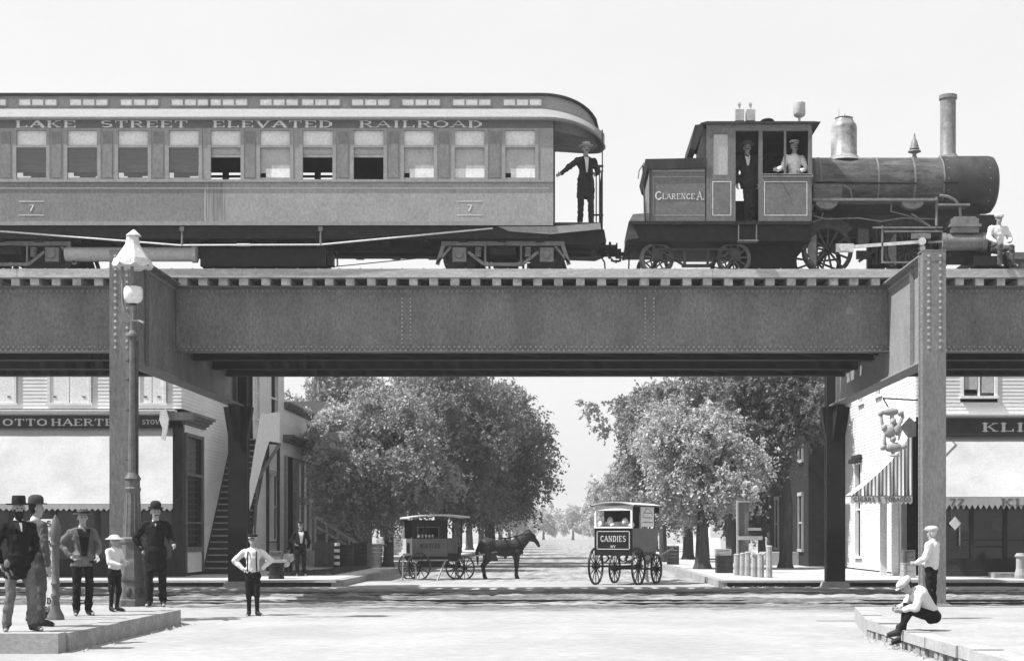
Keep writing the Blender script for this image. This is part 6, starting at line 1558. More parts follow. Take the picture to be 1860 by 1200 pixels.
mb = MB(); mb.box(Lr-.3, Lr-.02, -.3, .3, zb0+.02, zb0+.1); mb.box(Lr-.16, Lr-.12, -.25, .25, zb0+.101, zb0+.6); LB(mb, 'tail_shelf', M['blind2'], ww)
fwd = Vector((math.cos(hh), math.sin(hh), 0)); p0 = Vector((hx, hy, 0)) - fwd*2.36
ww.location = (p0.x, p0.y, 0); ww.rotation_euler = (0, 0, R(20)); ww.scale = (.82, .95, .96)

# ================================================================ PEOPLE  (local frame: faces -Y, x = image right)
def person(label, loc, H=1.72, rot=0, pose=None, wear=None, group=None, vox=.011, skin='skin'):
    k = H/1.75; P = dict(
        pel=(0,0,.93), chest=(0,.01,1.28), neck=(0,.02,1.47), head=(0,-.005,1.64),
        shL=(-.175,.02,1.405), elL=(-.23,.03,1.14), wrL=(-.24,-.03,.88), shR=(.175,.02,1.405), elR=(.23,.03,1.14), wrR=(.24,-.03,.88),
        hipL=(-.095,0,.93), knL=(-.11,-.02,.50), anL=(-.12,.02,.09), hipR=(.095,0,.93), knR=(.11,-.02,.50), anR=(.12,.02,.09),
        toeL=(-.14,-.17,.03), toeR=(.14,-.17,.03), hdL=None, hdR=None, look=0)
    P.update(pose or {}); W = dict(coat=None, coatlen=.18, trousers='cloth_dark', shirt=None, hat=None, hair=True, beard=False, kneelen=False, suspenders=False, vest=None, stock='cloth_black', shoe='boot', apron=None)
    W.update(wear or {})
    v = {a: Vector(b)*k for a, b in P.items() if isinstance(b, tuple)}
    mb = MB(); up = (v['chest']-v['pel']).normalized()
    mb.cap(v['pel'], v['chest'], .11*k, .12*k, 14); mb.ell(v['chest']+up*.05*k, (.155*k, .10*k, .14*k), 14, 10); mb.ell(v['pel'], (.155*k, .11*k, .12*k), 14, 10)
    mb.cap(v['shL'], v['shR'], .048*k, .048*k); mb.cap(v['chest']+up*.08*k, v['neck'], .1*k, .058*k); mb.cap(v['neck']-up*.03*k, v['head']-up*.05*k, .057*k, .053*k)
    hd = v['head']; lr = Matrix.Rotation(R(P['look']), 3, 'Z'); tl = Matrix.Rotation(R(P.get('nod', 0)), 3, 'X'); HR = lr @ tl
    def hp(x, y, z): return hd + HR @ Vector((x*k, y*k, z*k))
    mb.ell(hp(0, .012, .035), (.075*k, .092*k, .085*k), 16, 12, HR); mb.ell(hp(0, -.012, -.03), (.06*k, .07*k, .085*k), 14, 10, HR); mb.cap(hp(0, -.03, -.09), hp(0, -.045, -.09), .034*k, .03*k)
    mb.cap(hp(0, -.078, .02), hp(0, -.1, -.018), .010*k, .016*k, 8); mb.cap(hp(-.03, -.078, .034), hp(.03, -.078, .034), .012*k, .012*k, 8); mb.cap(hp(-.02, -.08, -.055), hp(.02, -.08, -.055), .009*k, .009*k, 8)
    for s in (-1, 1): mb.ell(hp(s*.077, .012, .0), (.012*k, .022*k, .034*k), 8, 6, HR)
    hands = []
    for s, el, wr, hdk in ((-1, 'elL', 'wrL', 'hdL'), (1, 'elR', 'wrR', 'hdR')):
        sh = v['shL' if s < 0 else 'shR']; mb.cap(sh, v[el], .052*k, .042*k); mb.cap(v[el], v[wr], .042*k, .028*k)
        d = (Vector(P[hdk]) if P[hdk] else (v[wr]-v[el])).normalized(); n = Vector((-s*.5, -.6, 0)); n = (n-d*n.dot(d)).normalized(); side = d.cross(n)
        w0 = v[wr]; mb.cap(w0, w0+d*.04*k, .026*k, .03*k); 
        for q in (-1, 0, 1): mb.cap(w0+d*.03*k+side*q*.018*k, w0+d*.085*k+side*q*.02*k, .017*k, .015*k, 8)
        for q, ln in ((-1.5, .06), (-.5, .075), (.5, .07), (1.5, .055)):
            a = w0+d*.085*k+side*q*.018*k; b = a+(d*.9+n*.3).normalized()*ln*.5*k; c = b+(d*.5+n*.8).normalized()*ln*.5*k
            mb.cap(a, b, .0105*k, .010*k, 8); mb.cap(b, c, .010*k, .009*k, 8)
        a = w0+d*.03*k-side*s*.025*k*(-1 if s > 0 else 1)*1.0; t_ = (d*.6-side*(-1 if s > 0 else 1)*s*.6+n*.4).normalized(); mb.cap(a, a+t_*.055*k, .014*k, .011*k, 8)
    for s in 'LR':
        mb.cap(v['hip'+s], v['kn'+s], .08*k, .055*k, 12); mb.cap(v['kn'+s], v['an'+s], .055*k, .038*k, 12); mb.cap(v['an'+s], v['toe'+s], .038*k, .03*k)
    body = blob('person', mb, vox*.75, M[skin], it=2); tag(body, label, 'person', group)
    # eyes
    for s in (-1, 1):
        e = MB(); e.ell(hp(s*.03, -.079, .012), (.013*k, .007*k, .008*k), 8, 6, HR); LB(e, 'eye', M['hair'], body, True)
    # trousers
    t = MB(); t.ell(v['pel']+Vector((0,0,.0)), (.168*k, .122*k, .125*k), 14, 10); t.ell(v['pel']+up*.08*k, (.15*k, .115*k, .1*k), 14, 10)
    for s in 'LR':
        kn, an = v['kn'+s], v['an'+s]; t.cap(v['hip'+s], kn, .092*k, .07*k, 14)
        if W['kneelen']: t.cap(kn, kn+(an-kn)*.12, .078*k, .072*k, 14)
        else: t.cap(kn, an+(kn-an).normalized()*.02*k, .07*k, .063*k, 14)
    blob('trousers', t, vox, M[W['trousers']], body, 2, wr=.015*k)
    if W['kneelen']:
        for s in 'LR': t = MB(); t.cap(v['kn'+s], v['an'+s], .058*k, .043*k, 12); LB(t, 'stocking', M[W['stock']], body, True)
    for s in 'LR':
        t = MB(); an, to = v['an'+s], v['toe'+s]; d = (to-an); t.cap(an+Vector((0,0,-.01*k)), an+d*.9, .052*k, .036*k, 12); t.cap(an, an+Vector((0, 0, .06*k)), .05*k, .048*k)
        t.cap(an+Vector((0,0,-.055*k))-d*.1, to+Vector((0,0,-.005)), .03*k, .028*k); blob('shoe', t, vox, M[W['shoe']], body, 2)
    # shirt / coat
    def torso(mb, g, ln, openf=False):
        mb.cap(v['pel']+up*.08*k, v['chest'], (.112+g)*k, (.122+g)*k, 16); mb.ell(v['chest']+up*.05*k, ((.165+g)*k, (.108+g)*k, (.15+g)*k), 16, 10); mb.ell(v['pel']+up*.1*k, ((.14+g)*k, (.1+g)*k, .1*k), 14, 8)
        for q_ in 'LR': mb.cap(v['neck']-up*.03*k, v['sh'+q_]-up*.01*k, (.045+g)*k, (.05+g)*k)
        if ln > 0:
            c0 = v['pel']+up*.1*k; c1 = (v['hipL']+v['hipR'])*.5 + Vector((0, .015*k, -(ln+.02)*k)); mb.frust(c0, c1, ((.15+g)*k, (.115+g)*k), ((.165+g)*k, (.12+g)*k)); mb.ell(v['pel']+Vector((0,0,.02))*k, ((.155+g)*k, (.115+g)*k, .12*k), 14, 10)
    def sleeves(mb, g, short=0):
        for s in 'LR': mb.cap(v['sh'+s], v['el'+s], (.054+g)*k, (.045+g)*k, 12); mb.cap(v['el'+s], v['wr'+s].lerp(v['el'+s], .04+short), (.045+g)*k, (.034+g*.6)*k, 12)
    base = W['vest'] or W['shirt']
    if W['shirt']:
        t = MB(); g = .022 if not W['coat'] else .004; torso(t, g, 0); 
        if not W['coat']: sleeves(t, .02 if not W['coat'] else 0, .02)
        t.cap(v['neck']-up*.02*k, v['neck']+up*.012*k, .068*k, .064*k)
        sh = blob('shirt', t, vox, M[W['shirt']], body, 2, wr=.011*k)
        if W['suspenders']:
            for s in (-1, 1):
                t = MB(); pts = []
                for q in range(7):
                    z = 1.0+.42*q/6; pts.append(Vector((s*(.10-.01*q/6), -(.138+.012*math.sin(math.pi*(q/6)*.9)-max(0, z-1.34)*.5), z))*k)
                for a, b in zip(pts[:-1], pts[1:]): t.bar(a, b, .028*k, .012*k, up=(0,1,0))
                LB(t, 'suspender', M['cloth_dark'], body)
    if W['coat']:
        t = MB(); torso(t, .026, W['coatlen']); sleeves(t, .016, .03); c = blob('coat', t, vox, M[W['coat']], body, 2, wr=.017*k)
        # shirt front / vest wedge and lapels sit proud on the chest
        fr = W.get('front')
        if fr:
            wv = W.get('frontw', .05); zb_ = W.get('frontb', 1.15); t = MB(); n = 7; L_ = []; 
            for q in range(n+1):
                z = zb_+(1.46-zb_)*q/n; w_ = wv*(.35+.65*q/n); yv = -(.135 + .02*math.sin(math.pi*min(1, max(0, (z-.93)/.55)))) + (max(0, z-1.34)*.45)
                L_.append((Vector((-w_, yv, z))*k, Vector((w_, yv, z))*k))
            off = v['chest']-Vector((0, .01, 1.28))*k; sl = (v['neck']-v['pel']) ; vs = []
            for a, b in L_:
                dz = (a.z/k-.93); sh_ = (v['chest']-v['pel'])*(dz/.35)-Vector((0, .01*k*dz/.35, dz*k))+ (v['pel']-Vector((0,0,.93))*k)
                vs += [a+sh_, b+sh_, a+sh_+Vector((0,.05,0)), b+sh_+Vector((0,.05,0))]
            fs = []
            for q in range(n): i = q*4; fs += [(i, i+1, i+5, i+4), (i+2, i+6, i+7, i+3), (i, i+4, i+6, i+2), (i+1, i+3, i+7, i+5)]
            fs += [(0, 2, 3, 1), (n*4, n*4+1, n*4+3, n*4+2)]
            t.add(vs, fs); LB(t, 'shirt_front', M[fr], body)
            for sd in (0, 1):
                t = MB(); vs = []; sg_ = -1 if sd == 0 else 1
                for q, pr_ in enumerate(L_):
                    z = zb_+(1.46-zb_)*q/n; e0 = pr_[sd]; e1 = e0 + Vector((sg_*(.012+.045*min(1, q/3)*(1 if q < n else .5)), .012, 0))*k
                    dz = (e0.z/k-.93); sh_ = (v['chest']-v['pel'])*(dz/.35)-Vector((0, .01*k*dz/.35, dz*k))+ (v['pel']-Vector((0,0,.93))*k)
                    vs += [e0+sh_-Vector((0,.008,0)), e1+sh_-Vector((0,.008,0)), e0+sh_+Vector((0,.02,0)), e1+sh_+Vector((0,.03,0))]
                t.add(vs, fs); LB(t, 'lapel', M[{'cloth_black': 'cloth_dark', 'cloth_dark': 'cloth_black'}.get(W['coat'], 'cloth_mid')], body)
        if W.get('collar', True):
            t = MB(); t.cap(v['neck']-up*.005*k, v['neck']+up*.022*k, .066*k, .062*k, 14); LB(t, 'collar', M['cloth_white'], body, True)
    if W['hair']:
        t = MB(); t.ell(hp(0, .028, .035), (.078*k, .086*k, .08*k), 16, 12, HR); t.ell(hp(0, .05, -.01), (.07*k, .055*k, .07*k), 12, 8, HR); blob('hair', t, .012, M[W.get('haircol', 'hair')], body, 2)
    if W['beard']:
        t = MB(); t.ell(hp(0, -.045, -.085), (.062*k, .055*k, .07*k), 12, 8, HR); t.ell(hp(0, -.09, -.035), (.035*k, .02*k, .016*k), 8, 6, HR); t.ell(hp(-.055, -.02, -.04), (.02*k, .04*k, .05*k), 8, 6, HR); t.ell(hp(.055, -.02, -.04), (.02*k, .04*k, .05*k), 8, 6, HR); blob('beard', t, .01, M['hair'], body, 1)
    elif W.get('moustache'):
        t = MB(); t.ell(hp(0, -.094, -.036), (.036*k, .014*k, .012*k), 8, 6, HR); LB(t, 'moustache', M['hair'], body, True)
    ht = W['hat']
    if ht:
        kind, hm = ht; t = MB()
        def lt(prof, sx=1, sy=1.15, n=24, dz=0):
            for j, (r_, h) in enumerate(prof): pass
            vs = []; fs = []
            for (r_, h) in prof:
                for i in range(n): a = 2*math.pi*i/n; vs.append(hp(r_*math.cos(a)*sx, .01+r_*math.sin(a)*sy, h))
            for j in range(len(prof)-1):
                for i in range(n): fs.append((j*n+i, j*n+(i+1) % n, (j+1)*n+(i+1) % n, (j+1)*n+i))
            fs += [tuple(range(n-1, -1, -1)), tuple((len(prof)-1)*n+i for i in range(n))]; t.add(vs, fs)
        if kind == 'bowler': lt([(.09, .07), (.125, .07), (.132, .085), (.125, .082), (.09, .082), (.092, .13), (.085, .17), (.06, .195), (.02, .205)])
        if kind == 'brim': lt([(.09, .065), (.16, .06), (.17, .075), (.16, .073), (.092, .078), (.09, .15), (.082, .185), (.03, .178)])
        if kind == 'boater': lt([(.09, .07), (.155, .07), (.155, .08), (.092, .081), (.09, .15), (.03, .151)])
        if kind == 'straw': lt([(.09, .06), (.19, .035), (.195, .045), (.12, .085), (.1, .12), (.06, .145), (.01, .15)])
        if kind == 'cap': lt([(.088, .055), (.09, .09), (.112, .125), (.1, .145), (.02, .15)]); t.ell(hp(0, -.105, .065), (.06*k, .05*k, .01*k), 12, 6, HR)
        if kind == 'flatcap': lt([(.09, .035), (.105, .06), (.108, .09), (.09, .115), (.055, .13), (.015, .136)], 1, 1.25); t.ell(hp(0, -.12, .06), (.06*k, .045*k, .012*k), 12, 6, HR)
        ho = LB(t, 'hat', M[hm], body); smooth_by_angle(ho, 50)
        if kind in ('boater', 'cap', 'bowler', 'brim') and W.get('band'):
            t = MB(); vs = []; lt([(.0935 if kind != 'cap' else .094, .083 if kind != 'cap' else .058), (.0935 if kind != 'cap' else .096, .112 if kind != 'cap' else .088)]); LB(t, 'hat_band', M[W['band']], ho)
    body.location = loc; body.rotation_euler = (0, 0, R(rot)); return body
def at(px, py, z): Y = (CH-z)*F/(py-HY); return (PX(px, Y), Y, z)
# 1 bearded man
person('bearded man in broad black hat, dark jacket and pale grey trousers at the far left', at(34, 1146, ZS), 1.68, 34,
  dict(wrL=(-.2,.12,.92), elL=(-.27,.12,1.14), wrR=(.17,.16,.9), elR=(.25,.14,1.14), anL=(-.15,.05,.09), toeL=(-.2,-.13,.03), anR=(.16,-.05,.09), toeR=(.24,-.22,.03), knR=(.15,-.09,.5), look=-8),
  dict(coat='cloth_black', coatlen=.2, trousers='cloth_grey', hat=('brim', 'felt'), beard=True, shoe='boot', front='cloth_white', frontw=.022, frontb=1.34))
# 2 bowler man, back turned
person('man in bowler hat and grey suit seen from behind, next to bearded man', at(66, 1137, ZS), 1.70, 140,
  dict(wrL=(-.26,-.02,.86), elL=(-.27,.03,1.12), elR=(.27,-.02,1.12), wrR=(.2,-.16,.95), look=-25),
  dict(coat='cloth_mid', coatlen=.16, trousers='cloth_mid', hat=('bowler', 'felt2'), shoe='boot', front=None))
# 3 youth in boater
person('young man in dark boater with open grey jacket, hand on hip, standing on the kerb', at(150, 1117, ZS), 1.60, 28,
  dict(elL=(-.34,.12,1.2), wrL=(-.2,-.03,1.01), hdL=(.5,-.3,-.5), elR=(.28,.02,1.15), wrR=(.2,-.2,1.0), hdR=(.1,-.5,-.6), look=0, anL=(-.1,.0,.09), anR=(.1,.05,.09), knL=(-.1,-.02,.5)),
  dict(coat='cloth_grey', coatlen=.08, trousers='cloth_black', hat=('boater', 'cloth_grey'), band='felt', front='cloth_black', frontw=.11, frontb=1.0, shoe='leather'))
# 4 small boy
person('small boy in wide straw hat, white blouse and dark knee breeches beside the lamp base', at(208, 1110, ZS), 1.22, 62,
  dict(elL=(-.2,-.05,1.14), wrL=(-.1,-.28,1.08), elR=(.24,-.02,1.16), wrR=(.14,-.27,1.13), anL=(-.09,.02,.09), anR=(.1,.03,.09)),
  dict(shirt='cloth_white', trousers='cloth_black', kneelen=True, hat=('straw', 'straw'), hair=True, haircol='straw', shoe='leather'))
# 5 dark suit man at lamp
person('man in bowler and long black suit standing right of the lamp base', at(283, 1101, ZS), 1.76, 12,
  dict(neck=(-.0,-.03,1.46), head=(.0,-.06,1.62), elL=(-.35,.1,1.18), wrL=(-.22,.05,.98), elR=(.26,0,1.16), wrR=(.3,-.24,1.05), hdR=(.3,-.6,0), look=15, nod=8, anL=(-.1,.02,.09), anR=(.12,.02,.09)),
  dict(coat='cloth_black', coatlen=.3, trousers='cloth_black', hat=('bowler', 'felt'), moustache=True, front='cloth_white', frontw=.015, frontb=1.38, shoe='leather'))
# 6 boy with suspenders
person('boy in white shirt and dark braces with hands on hips, standing in the road', at(459, 1119, 0), 1.47, 6,
  dict(elL=(-.40,.08,1.21), wrL=(-.19,-.03,1.02), hdL=(.6,-.2,-.3), elR=(.39,.08,1.22), wrR=(.2,-.02,1.04), hdR=(-.6,-.2,-.3), anL=(-.08,.02,.09), anR=(.1,-.02,.09), toeR=(.22,-.15,.03), toeL=(-.1,-.17,.03), knL=(-.08,-.01,.5), knR=(.09,-.02,.5), hipL=(-.085,0,.93), hipR=(.085,0,.93)),
  dict(shirt='cloth_white', trousers='cloth_black', kneelen=True, suspenders=True, hat=('cap', 'felt'), band='straw', shoe='leather'))
# 7 man by second building
person('man in dark open suit, white shirt front and peaked cap beside the second house', at(546, 1045.5, ZF), 1.66, 18,
  dict(elL=(-.3,.06,1.16), wrL=(-.2,-.14,1.05), elR=(.3,.05,1.14), wrR=(.24,-.05,.92)),
  dict(coat='cloth_black', coatlen=.2, trousers='cloth_black', hat=('cap', 'felt'), band='straw', front='cloth_white', frontw=.085, frontb=1.08, shoe='leather'), vox=.016, skin='skin_dark')
# 8 seated child beside
person('child in white shirt sitting on low ledge behind the peaked cap man', (PX(524, 49.2), 49.2, ZF-.1), 1.15, 10,
  dict(pel=(0,0,.62), chest=(0,-.02,.96), neck=(0,-.03,1.14), head=(0,-.05,1.31), shL=(-.17,-.02,1.1), shR=(.17,-.02,1.1), elL=(-.22,-.05,.86), wrL=(-.1,-.24,.74), elR=(.22,-.05,.86), wrR=(.1,-.24,.74), hipL=(-.09,0,.62), hipR=(.09,0,.62), knL=(-.11,-.4,.6), knR=(.11,-.4,.6), anL=(-.11,-.36,.24), anR=(.11,-.36,.24), toeL=(-.12,-.52,.18), toeR=(.12,-.52,.18)),
  dict(shirt='cloth_white', trousers='cloth_black', hat=('cap', 'felt'), shoe='leather'), vox=.016)
crate('wooden_ledge', M['wood_mid'], PX(518, 49.3), PX(531, 49.3), 49.15, .3, ZF, ZF+.22, 'low wooden ledge the child sits on beside the second house', None, 'ledge')
# 9 standing boy on right
person('boy in white shirt and pale flat cap standing on the right kerb, back turned', at(1692, 1123, ZS), 1.36, 232,
  dict(elL=(-.2,-.02,1.16), wrL=(-.14,-.22,1.04), hdL=(0,-1,0), elR=(.22,-.02,1.16), wrR=(.16,-.24,1.06), hdR=(0,-1,0), look=-12, anL=(-.07,.02,.09), anR=(.07,.02,.09), knL=(-.07,-.01,.5), knR=(.07,-.01,.5), hipL=(-.07,0,.93), hipR=(.07,0,.93)),
  dict(shirt='cloth_white', trousers='cloth_black', hat=('flatcap', 'straw'), shoe='boot', haircol='straw'))
# 10 seated boy
person('boy in white shirt hunched on the right kerb edge beneath the standing boy', (4.83, 19.35, -.09), 1.5, -82,
  dict(pel=(0,0,.62), chest=(0,-.18,.87), neck=(0,-.31,.98), head=(0,-.42,1.07), shL=(-.165,-.26,.95), shR=(.165,-.26,.95), elL=(-.2,-.34,.78), wrL=(-.1,-.50,.74), hdL=(.2,-1,-.2), elR=(.2,-.34,.76), wrR=(.1,-.50,.72), hdR=(-.2,-1,-.2), hipL=(-.09,0,.62), hipR=(.09,0,.62), knL=(-.13,-.38,.74), knR=(.12,-.38,.72), anL=(-.1,-.44,.3), anR=(.06,-.56,.4), toeL=(-.11,-.62,.2), toeR=(.03,-.74,.33), nod=42),
  dict(shirt='cloth_white', trousers='cloth_black', kneelen=True, hat=('flatcap', 'straw'), shoe='boot'))
# 11 platform guard
pY = 34.95
person('trainman in straw boater and dark open coat standing on the coach end platform', (PX(1064, pY), pY, zf), 1.92, 8,
  dict(elL=(-.38,-.02,1.24), wrL=(-.55,-.1,1.08), hdL=(-.8,-.2,-.4), elR=(.27,.0,1.16), wrR=(.18,-.2,1.06), hdR=(-.3,-.6,0), look=8),
  dict(coat='cloth_dark', coatlen=.3, trousers='cloth_dark', hat=('boater', 'straw'), band='felt2', moustache=True, front='cloth_white', frontw=.05, frontb=1.12, shoe='leather'), vox=.014)
# 12 fireman in cab doorway
person('man in dark suit and flat-topped hat standing in the locomotive cab doorway', (PX(1357, 34.9), 34.9, zpl), 1.92, 0,
  dict(elL=(-.23,.03,1.14), elR=(.23,.03,1.14), wrL=(-.22,-.02,.88), wrR=(.22,-.02,.88), hipL=(-.02,0,.93), hipR=(.12,0,.93), knL=(.0,-.0,.5), anL=(-.0,.02,.09), toeL=(.0,-.15,.03)),
  dict(coat='cloth_dark', coatlen=.12, trousers='cloth_dark', hat=('boater', 'cloth_grey'), band='felt', moustache=True, front='cloth_white', frontw=.06, frontb=1.24, shoe='leather'), vox=.014)
# 13 engineer
person('engine driver in white shirt and cap leaning on the cab window sill', (PX(1443, 34.95), 34.95, PZ(318, 34.5)-1.0), 1.88, 10,
  dict(elL=(-.3,-.12,1.16), wrL=(-.50,-.36,1.04), hdL=(-.8,-.3,-.1), elR=(.24,-.2,1.13), wrR=(.02,-.36,1.04), hdR=(-.8,-.2,0), look=4, knL=(-.1,.1,.6), knR=(.1,.1,.6), anL=(-.1,.2,.3), anR=(.1,.2,.3), toeL=(-.1,.05,.25), toeR=(.1,.05,.25)),
  dict(shirt='cloth_bright', trousers='cloth_dark', hat=('cap', 'straw'), band='felt', moustache=True, shoe='leather'), vox=.014)
# 14 man seated on pilot
fY = 34.6
person('man in pale work clothes sitting on the front beam of the locomotive', (PX(1813, fY), fY+.1, PZ(452, fY)-.60), 1.72, 14,
  dict(pel=(0,0,.62), chest=(0,-.05,.96), neck=(0,-.09,1.14), head=(-.02,-.13,1.31), shL=(-.18,-.06,1.1), shR=(.18,-.06,1.1), elL=(-.28,-.12,.86), wrL=(-.2,-.3,.72), elR=(.28,-.12,.86), wrR=(.14,-.34,.74), hipL=(-.09,0,.62), hipR=(.09,0,.62), knL=(-.14,-.38,.62), knR=(.16,-.38,.60), anL=(-.12,-.34,.2), anR=(.2,-.36,.22), toeL=(-.14,-.5,.14), toeR=(.24,-.5,.16), nod=10),
  dict(shirt='cloth_white', vest=None, trousers='cloth_mid', hat=('flatcap', 'straw'), beard=False, shoe='boot'), vox=.014)

# ================================================================ TREES
def quads_obj(name, C, Nn, S, m, parent):
    """leaf quads: centres C, normals random, sizes S"""
    n = len(C); rng_ = np.random.default_rng(int(abs(C[0,0]*1000)) % 99991)
    a = rng_.normal(size=(n, 3)); a += Nn*.8; a /= np.linalg.norm(a, axis=1)[:, None]
    b = rng_.normal(size=(n, 3)); b -= a*(a*b).sum(1)[:, None]; b /= np.linalg.norm(b, axis=1)[:, None]; c = np.cross(a, b)
    V4 = np.stack([C-b*S[:, None], C-c*S[:, None]*.55, C+b*S[:, None], C+c*S[:, None]*.55], 1).reshape(-1, 3)
    me = bpy.data.meshes.new(name); me.vertices.add(4*n); me.vertices.foreach_set('co', V4.astype(np.float32).ravel())
    me.loops.add(4*n); me.loops.foreach_set('vertex_index', np.arange(4*n, dtype=np.int32)); me.polygons.add(n); me.polygons.foreach_set('loop_start', np.arange(0, 4*n, 4, dtype=np.int32)); me.update(calc_edges=True); me.validate()
    me.materials.append(m); o = bpy.data.objects.new(name, me); col.objects.link(o); o.parent = parent; return o
def tree(x, y, h, rx, ry, zc_, rz, n, leaf, m, label, trunk_r=.22, group=None, seed=0, nl=60, lobes=None, lobe_r=.25, z0=ZF, forks=True, kind='tree', droop=-.25):
    rg = np.random.default_rng(seed+11); rd = random.Random(seed+5)
    e = empty(kind, (x, y, z0), label, 'tree', group)
    L_ = []; nl = int(nl*1.9); n = int(n*2.2); leaf = leaf*.7
    for i in range(nl):
        d = rg.normal(size=3); d /= np.linalg.norm(d); d[2] = d[2]*.95 + .05; rad = rg.uniform(.25, 1.0)**.8*.92
        L_.append((d*rad*np.array([rx, ry, rz]) + np.array([0, 0, zc_-z0]), rg.uniform(.55, 1.25)*lobe_r*(rx+rz)/2*np.ones(1)[0]))
    for l in (lobes or []): L_.append((np.array([l[0], l[1], l[2]-z0]), l[3]))
    w_ = np.array([r_**2 for _, r_ in L_]); w_ /= w_.sum(); cnt = (w_*n).astype(int); Cs = []; Ns = []
    for (c, r_), k in zip(L_, cnt):
        # drooping sprays: leaves strung along short curved twigs
        ns_ = max(5, k//16); st = rg.normal(size=(ns_, 3)); st /= np.linalg.norm(st, axis=1)[:, None]; st *= rg.uniform(.15, .95, size=(ns_, 1))
        dr = st + rg.normal(size=(ns_, 3))*.5 + np.array([0, 0, droop]); dr /= np.linalg.norm(dr, axis=1)[:, None]; ln = rg.uniform(.35, 1.0, size=(ns_, 1))
        idx = rg.integers(0, ns_, size=k); t_ = rg.random((k, 1)); pts = st[idx] + dr[idx]*ln[idx]*t_ + np.array([0, 0, -.28])*t_**2 + rg.normal(size=(k, 3))*.07
        Cs.append(c + pts*r_); Ns.append(pts*.4 + np.array([0, -.1, .8]))
    C_ = np.concatenate(Cs); N_ = np.concatenate(Ns); keep = C_[:, 2] > .5; C_ = C_[keep]; N_ = N_[keep]
    quads_obj('crown', C_, N_, rg.uniform(.6, 1.25, size=len(C_))*leaf, m, e)
    t = MB(); pts = [(0, 0, -.05), (rd.uniform(-.1, .1), 0, (zc_-z0)*.35), (rd.uniform(-.2, .2), 0, (zc_-z0)*.8), (rd.uniform(-.3, .3), 0, zc_-z0+rz*.5)]
    rs_ = [trunk_r*1.15, trunk_r*.85, trunk_r*.6, trunk_r*.18]
    t.cyl((0, 0, -.05), (0, 0, .25), trunk_r*1.5, trunk_r*1.08, 10)
    for a, b, r0, r1 in zip(pts[:-1], pts[1:], rs_[:-1], rs_[1:]): t.cyl(a, b, r0, r1, 10)
    for i, (c, r_) in enumerate(L_[:22] if forks else []):
        q = rd.uniform(.3, .95); s = Vector(pts[1]).lerp(Vector(pts[2]), q); c = Vector(c.tolist()); mid = s.lerp(c, .5)+Vector((rd.uniform(-.2,.2), rd.uniform(-.2,.2), rd.uniform(0, .4)))
        t.cyl(s, mid, trunk_r*.32, trunk_r*.2, 6); t.cyl(mid, c, trunk_r*.2, trunk_r*.06, 6)
        for k in range(3):
            e2 = c+Vector((rd.uniform(-1,1), rd.uniform(-1,1), rd.uniform(-.5,1)))*r_*.8; t.cyl(mid.lerp(c, .6), e2, trunk_r*.08, trunk_r*.03, 5)
    to = t.build('trunk', M['bark'], e, local=True); return e
def TX(px, y): return PX(px, y)
# left row
tree(TX(705, 60), 60, 9, 2.9, 2.6, 4.5, 2.9, 32000, .11, M['leaf3'], 'broad tree overhanging the waffle wagon, nearest of the left row', .2, 'street trees on the left', 1, 30, [(-1.9, -.5, 3.6, 1.1), (-1.0, -.8, 3.2, .9)])
tree(TX(640, 66), 66, 9, 2.4, 2.4, 4.9, 3.1, 24000, .12, M['leaf2'], 'paler loose tree at the left end of the row, above the porch steps', .16, 'street trees on the left', 2, 26, [(0, -1, 3.2, 1.4)])
tree(TX(800, 68), 68, 10, 3.7, 3.2, 5.3, 3.9, 34000, .12, M['leaf'], 'dense dark tree in the middle of the left row behind the horse', .3, 'street trees on the left', 3, 40)
tree(TX(890, 76), 76, 10, 3.9, 3.4, 5.5, 4.1, 34000, .13, M['leaf'], 'large dark tree bulging over the road at the right of the left row', .3, 'street trees on the left', 4, 40, [(2.6, 0, 5.2, 1.0)])
tree(TX(640, 84), 84, 12, 4.2, 4, 8.4, 3.4, 22000, .15, M['leaf3'], 'tall thin-leaved tree standing behind the left row', .28, 'street trees on the left', 5, 36)
tree(TX(800, 92), 92, 12, 4.8, 4, 9.4, 4.4, 26000, .17, M['leaf3'], 'tall hazy tree rising behind the middle of the left row', .3, 'street trees on the left', 6, 36)
# right row
tree(TX(1276, 56), 56, 8, 2.9, 2.3, 4.1, 2.4, 30000, .10, M['leaf2'], 'bright-leaved bushy tree with thick trunk behind the confectionery wagon', .27, 'street trees on the right', 7, 32, [(-1.2, -.3, 5.6, 1.0), (1.8, -.4, 4.2, .9)])
tree(TX(1205, 70), 70, 10, 2.2, 2.5, 6.6, 2.7, 20000, .12, M['leaf3'], 'slender airy tree leaning toward the road on the right', .18, 'street trees on the right', 8, 24)
tree(TX(1330, 68), 68, 11, 3.4, 3, 7.4, 3.4, 28000, .12, M['leaf3'], 'tall tree rising above the bright-leaved tree on the right', .26, 'street trees on the right', 9, 34)
tree(TX(1430, 57), 57.5, 11, 2.3, 2, 6.9, 2.4, 28000, .11, M['leaf'], 'dark tree in front of the brick house beside the far column', .24, 'street trees on the right', 10, 32, [(-.6, 0, 4.6, 1.0)])
tree(TX(1170, 96), 96, 12, 2.8, 3, 9.6, 2.4, 6500, .16, M['leaf3'], 'thin wispy tree reaching over the street on the right', .2, 'street trees on the right', 11, 22, [(-3.4, 0, 9.6, .8), (-2.6, 0, 8.4, .7)])
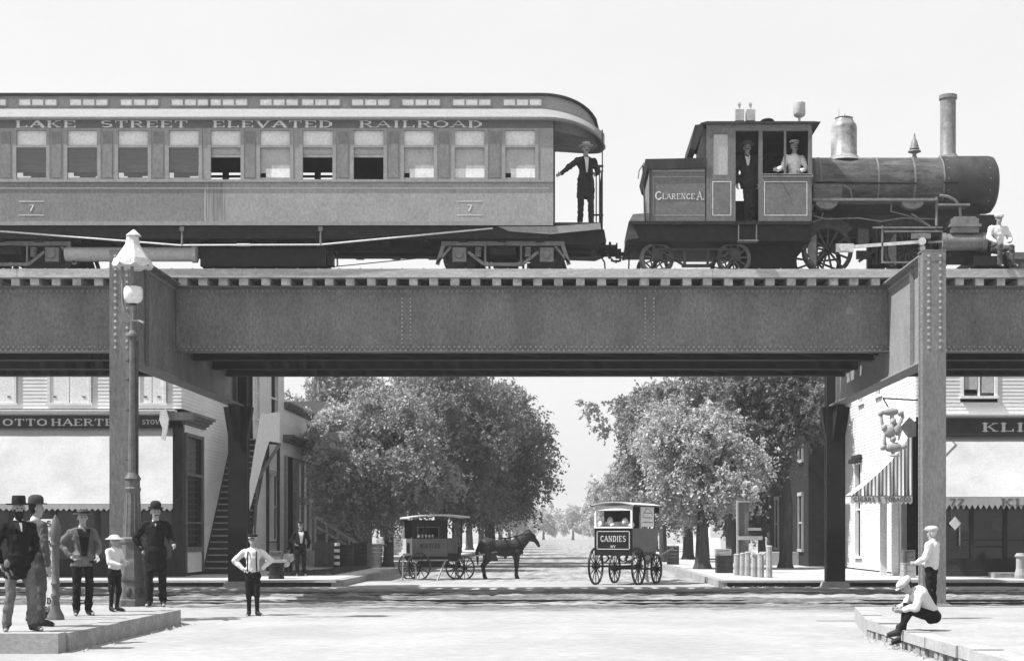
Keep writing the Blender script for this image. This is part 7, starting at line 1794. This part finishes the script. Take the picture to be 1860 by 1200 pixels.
tree(8.6, 74, 72, 1, 1, 1, 1, 10, .1, M['leaf'], 'x') if False else None
tree(TX(1385, 76), 76, 8, 2.6, 2.2, 4.0, 2.9, 20000, .13, M['leaf'], 'low dark tree filling the gap left of the brick house', .2, 'street trees on the right', 13, 26)
tree(TX(1250, 78), 78, 10, 3.6, 3, 4.8, 3.6, 22000, .14, M['leaf'], 'dark tree deep behind the bright-leaved tree on the right', .28, 'street trees on the right', 12, 30)
# receding avenue
fl = ['first', 'second', 'third', 'fourth', 'fifth', 'sixth', 'seventh']
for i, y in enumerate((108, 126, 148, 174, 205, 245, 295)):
    tree(-7.6-.2*i, y, 10, 4.2, 4.5, 6.0, 4.2, 12000, .2+.03*i, M['leaf_haze'] if i > 1 else M['leaf3'], '%s of the hazy trees receding along the left side of the street' % fl[i], .3, 'hazy avenue trees on the left', 30+i, 22, forks=False)
    tree(7.0+.2*i, y+4, 10, 3.9, 4.2, 5.6, 3.9, 12000, .2+.03*i, M['leaf_haze'] if i > 1 else M['leaf3'], '%s of the hazy trees receding along the right side of the street' % fl[i], .3, 'hazy avenue trees on the right', 50+i, 22, forks=False)
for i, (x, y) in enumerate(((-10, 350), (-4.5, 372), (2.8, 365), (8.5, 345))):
    tree(x, y, 9, 5, 5, 5.2, 4.4, 7000, .3, M['leaf_haze'], ['farthest left', 'left of centre', 'right of centre', 'farthest right'][i] + ' of the pale distant trees that close the end of the street', .3, 'pale trees closing the street', 70+i, 20, forks=False)

# ================================================================ HAZE
hz = MB(); hz.box(-303, 303, -63, 903, -1, 14.6)
m = bpy.data.materials.new('haze'); m.use_nodes = True; nt = m.node_tree; nt.nodes.clear(); out = nt.nodes.new('ShaderNodeOutputMaterial'); pv = nt.nodes.new('ShaderNodeVolumePrincipled')
pv.inputs['Color'].default_value = g3(1); pv.inputs['Density'].default_value = HAZE; pv.inputs['Anisotropy'].default_value = .2
nt.links.new(pv.outputs[0], out.inputs['Volume'])
if HAZE > 0: tag(hz.build('haze', m), 'pale summer haze filling the street', 'haze', kind='stuff')
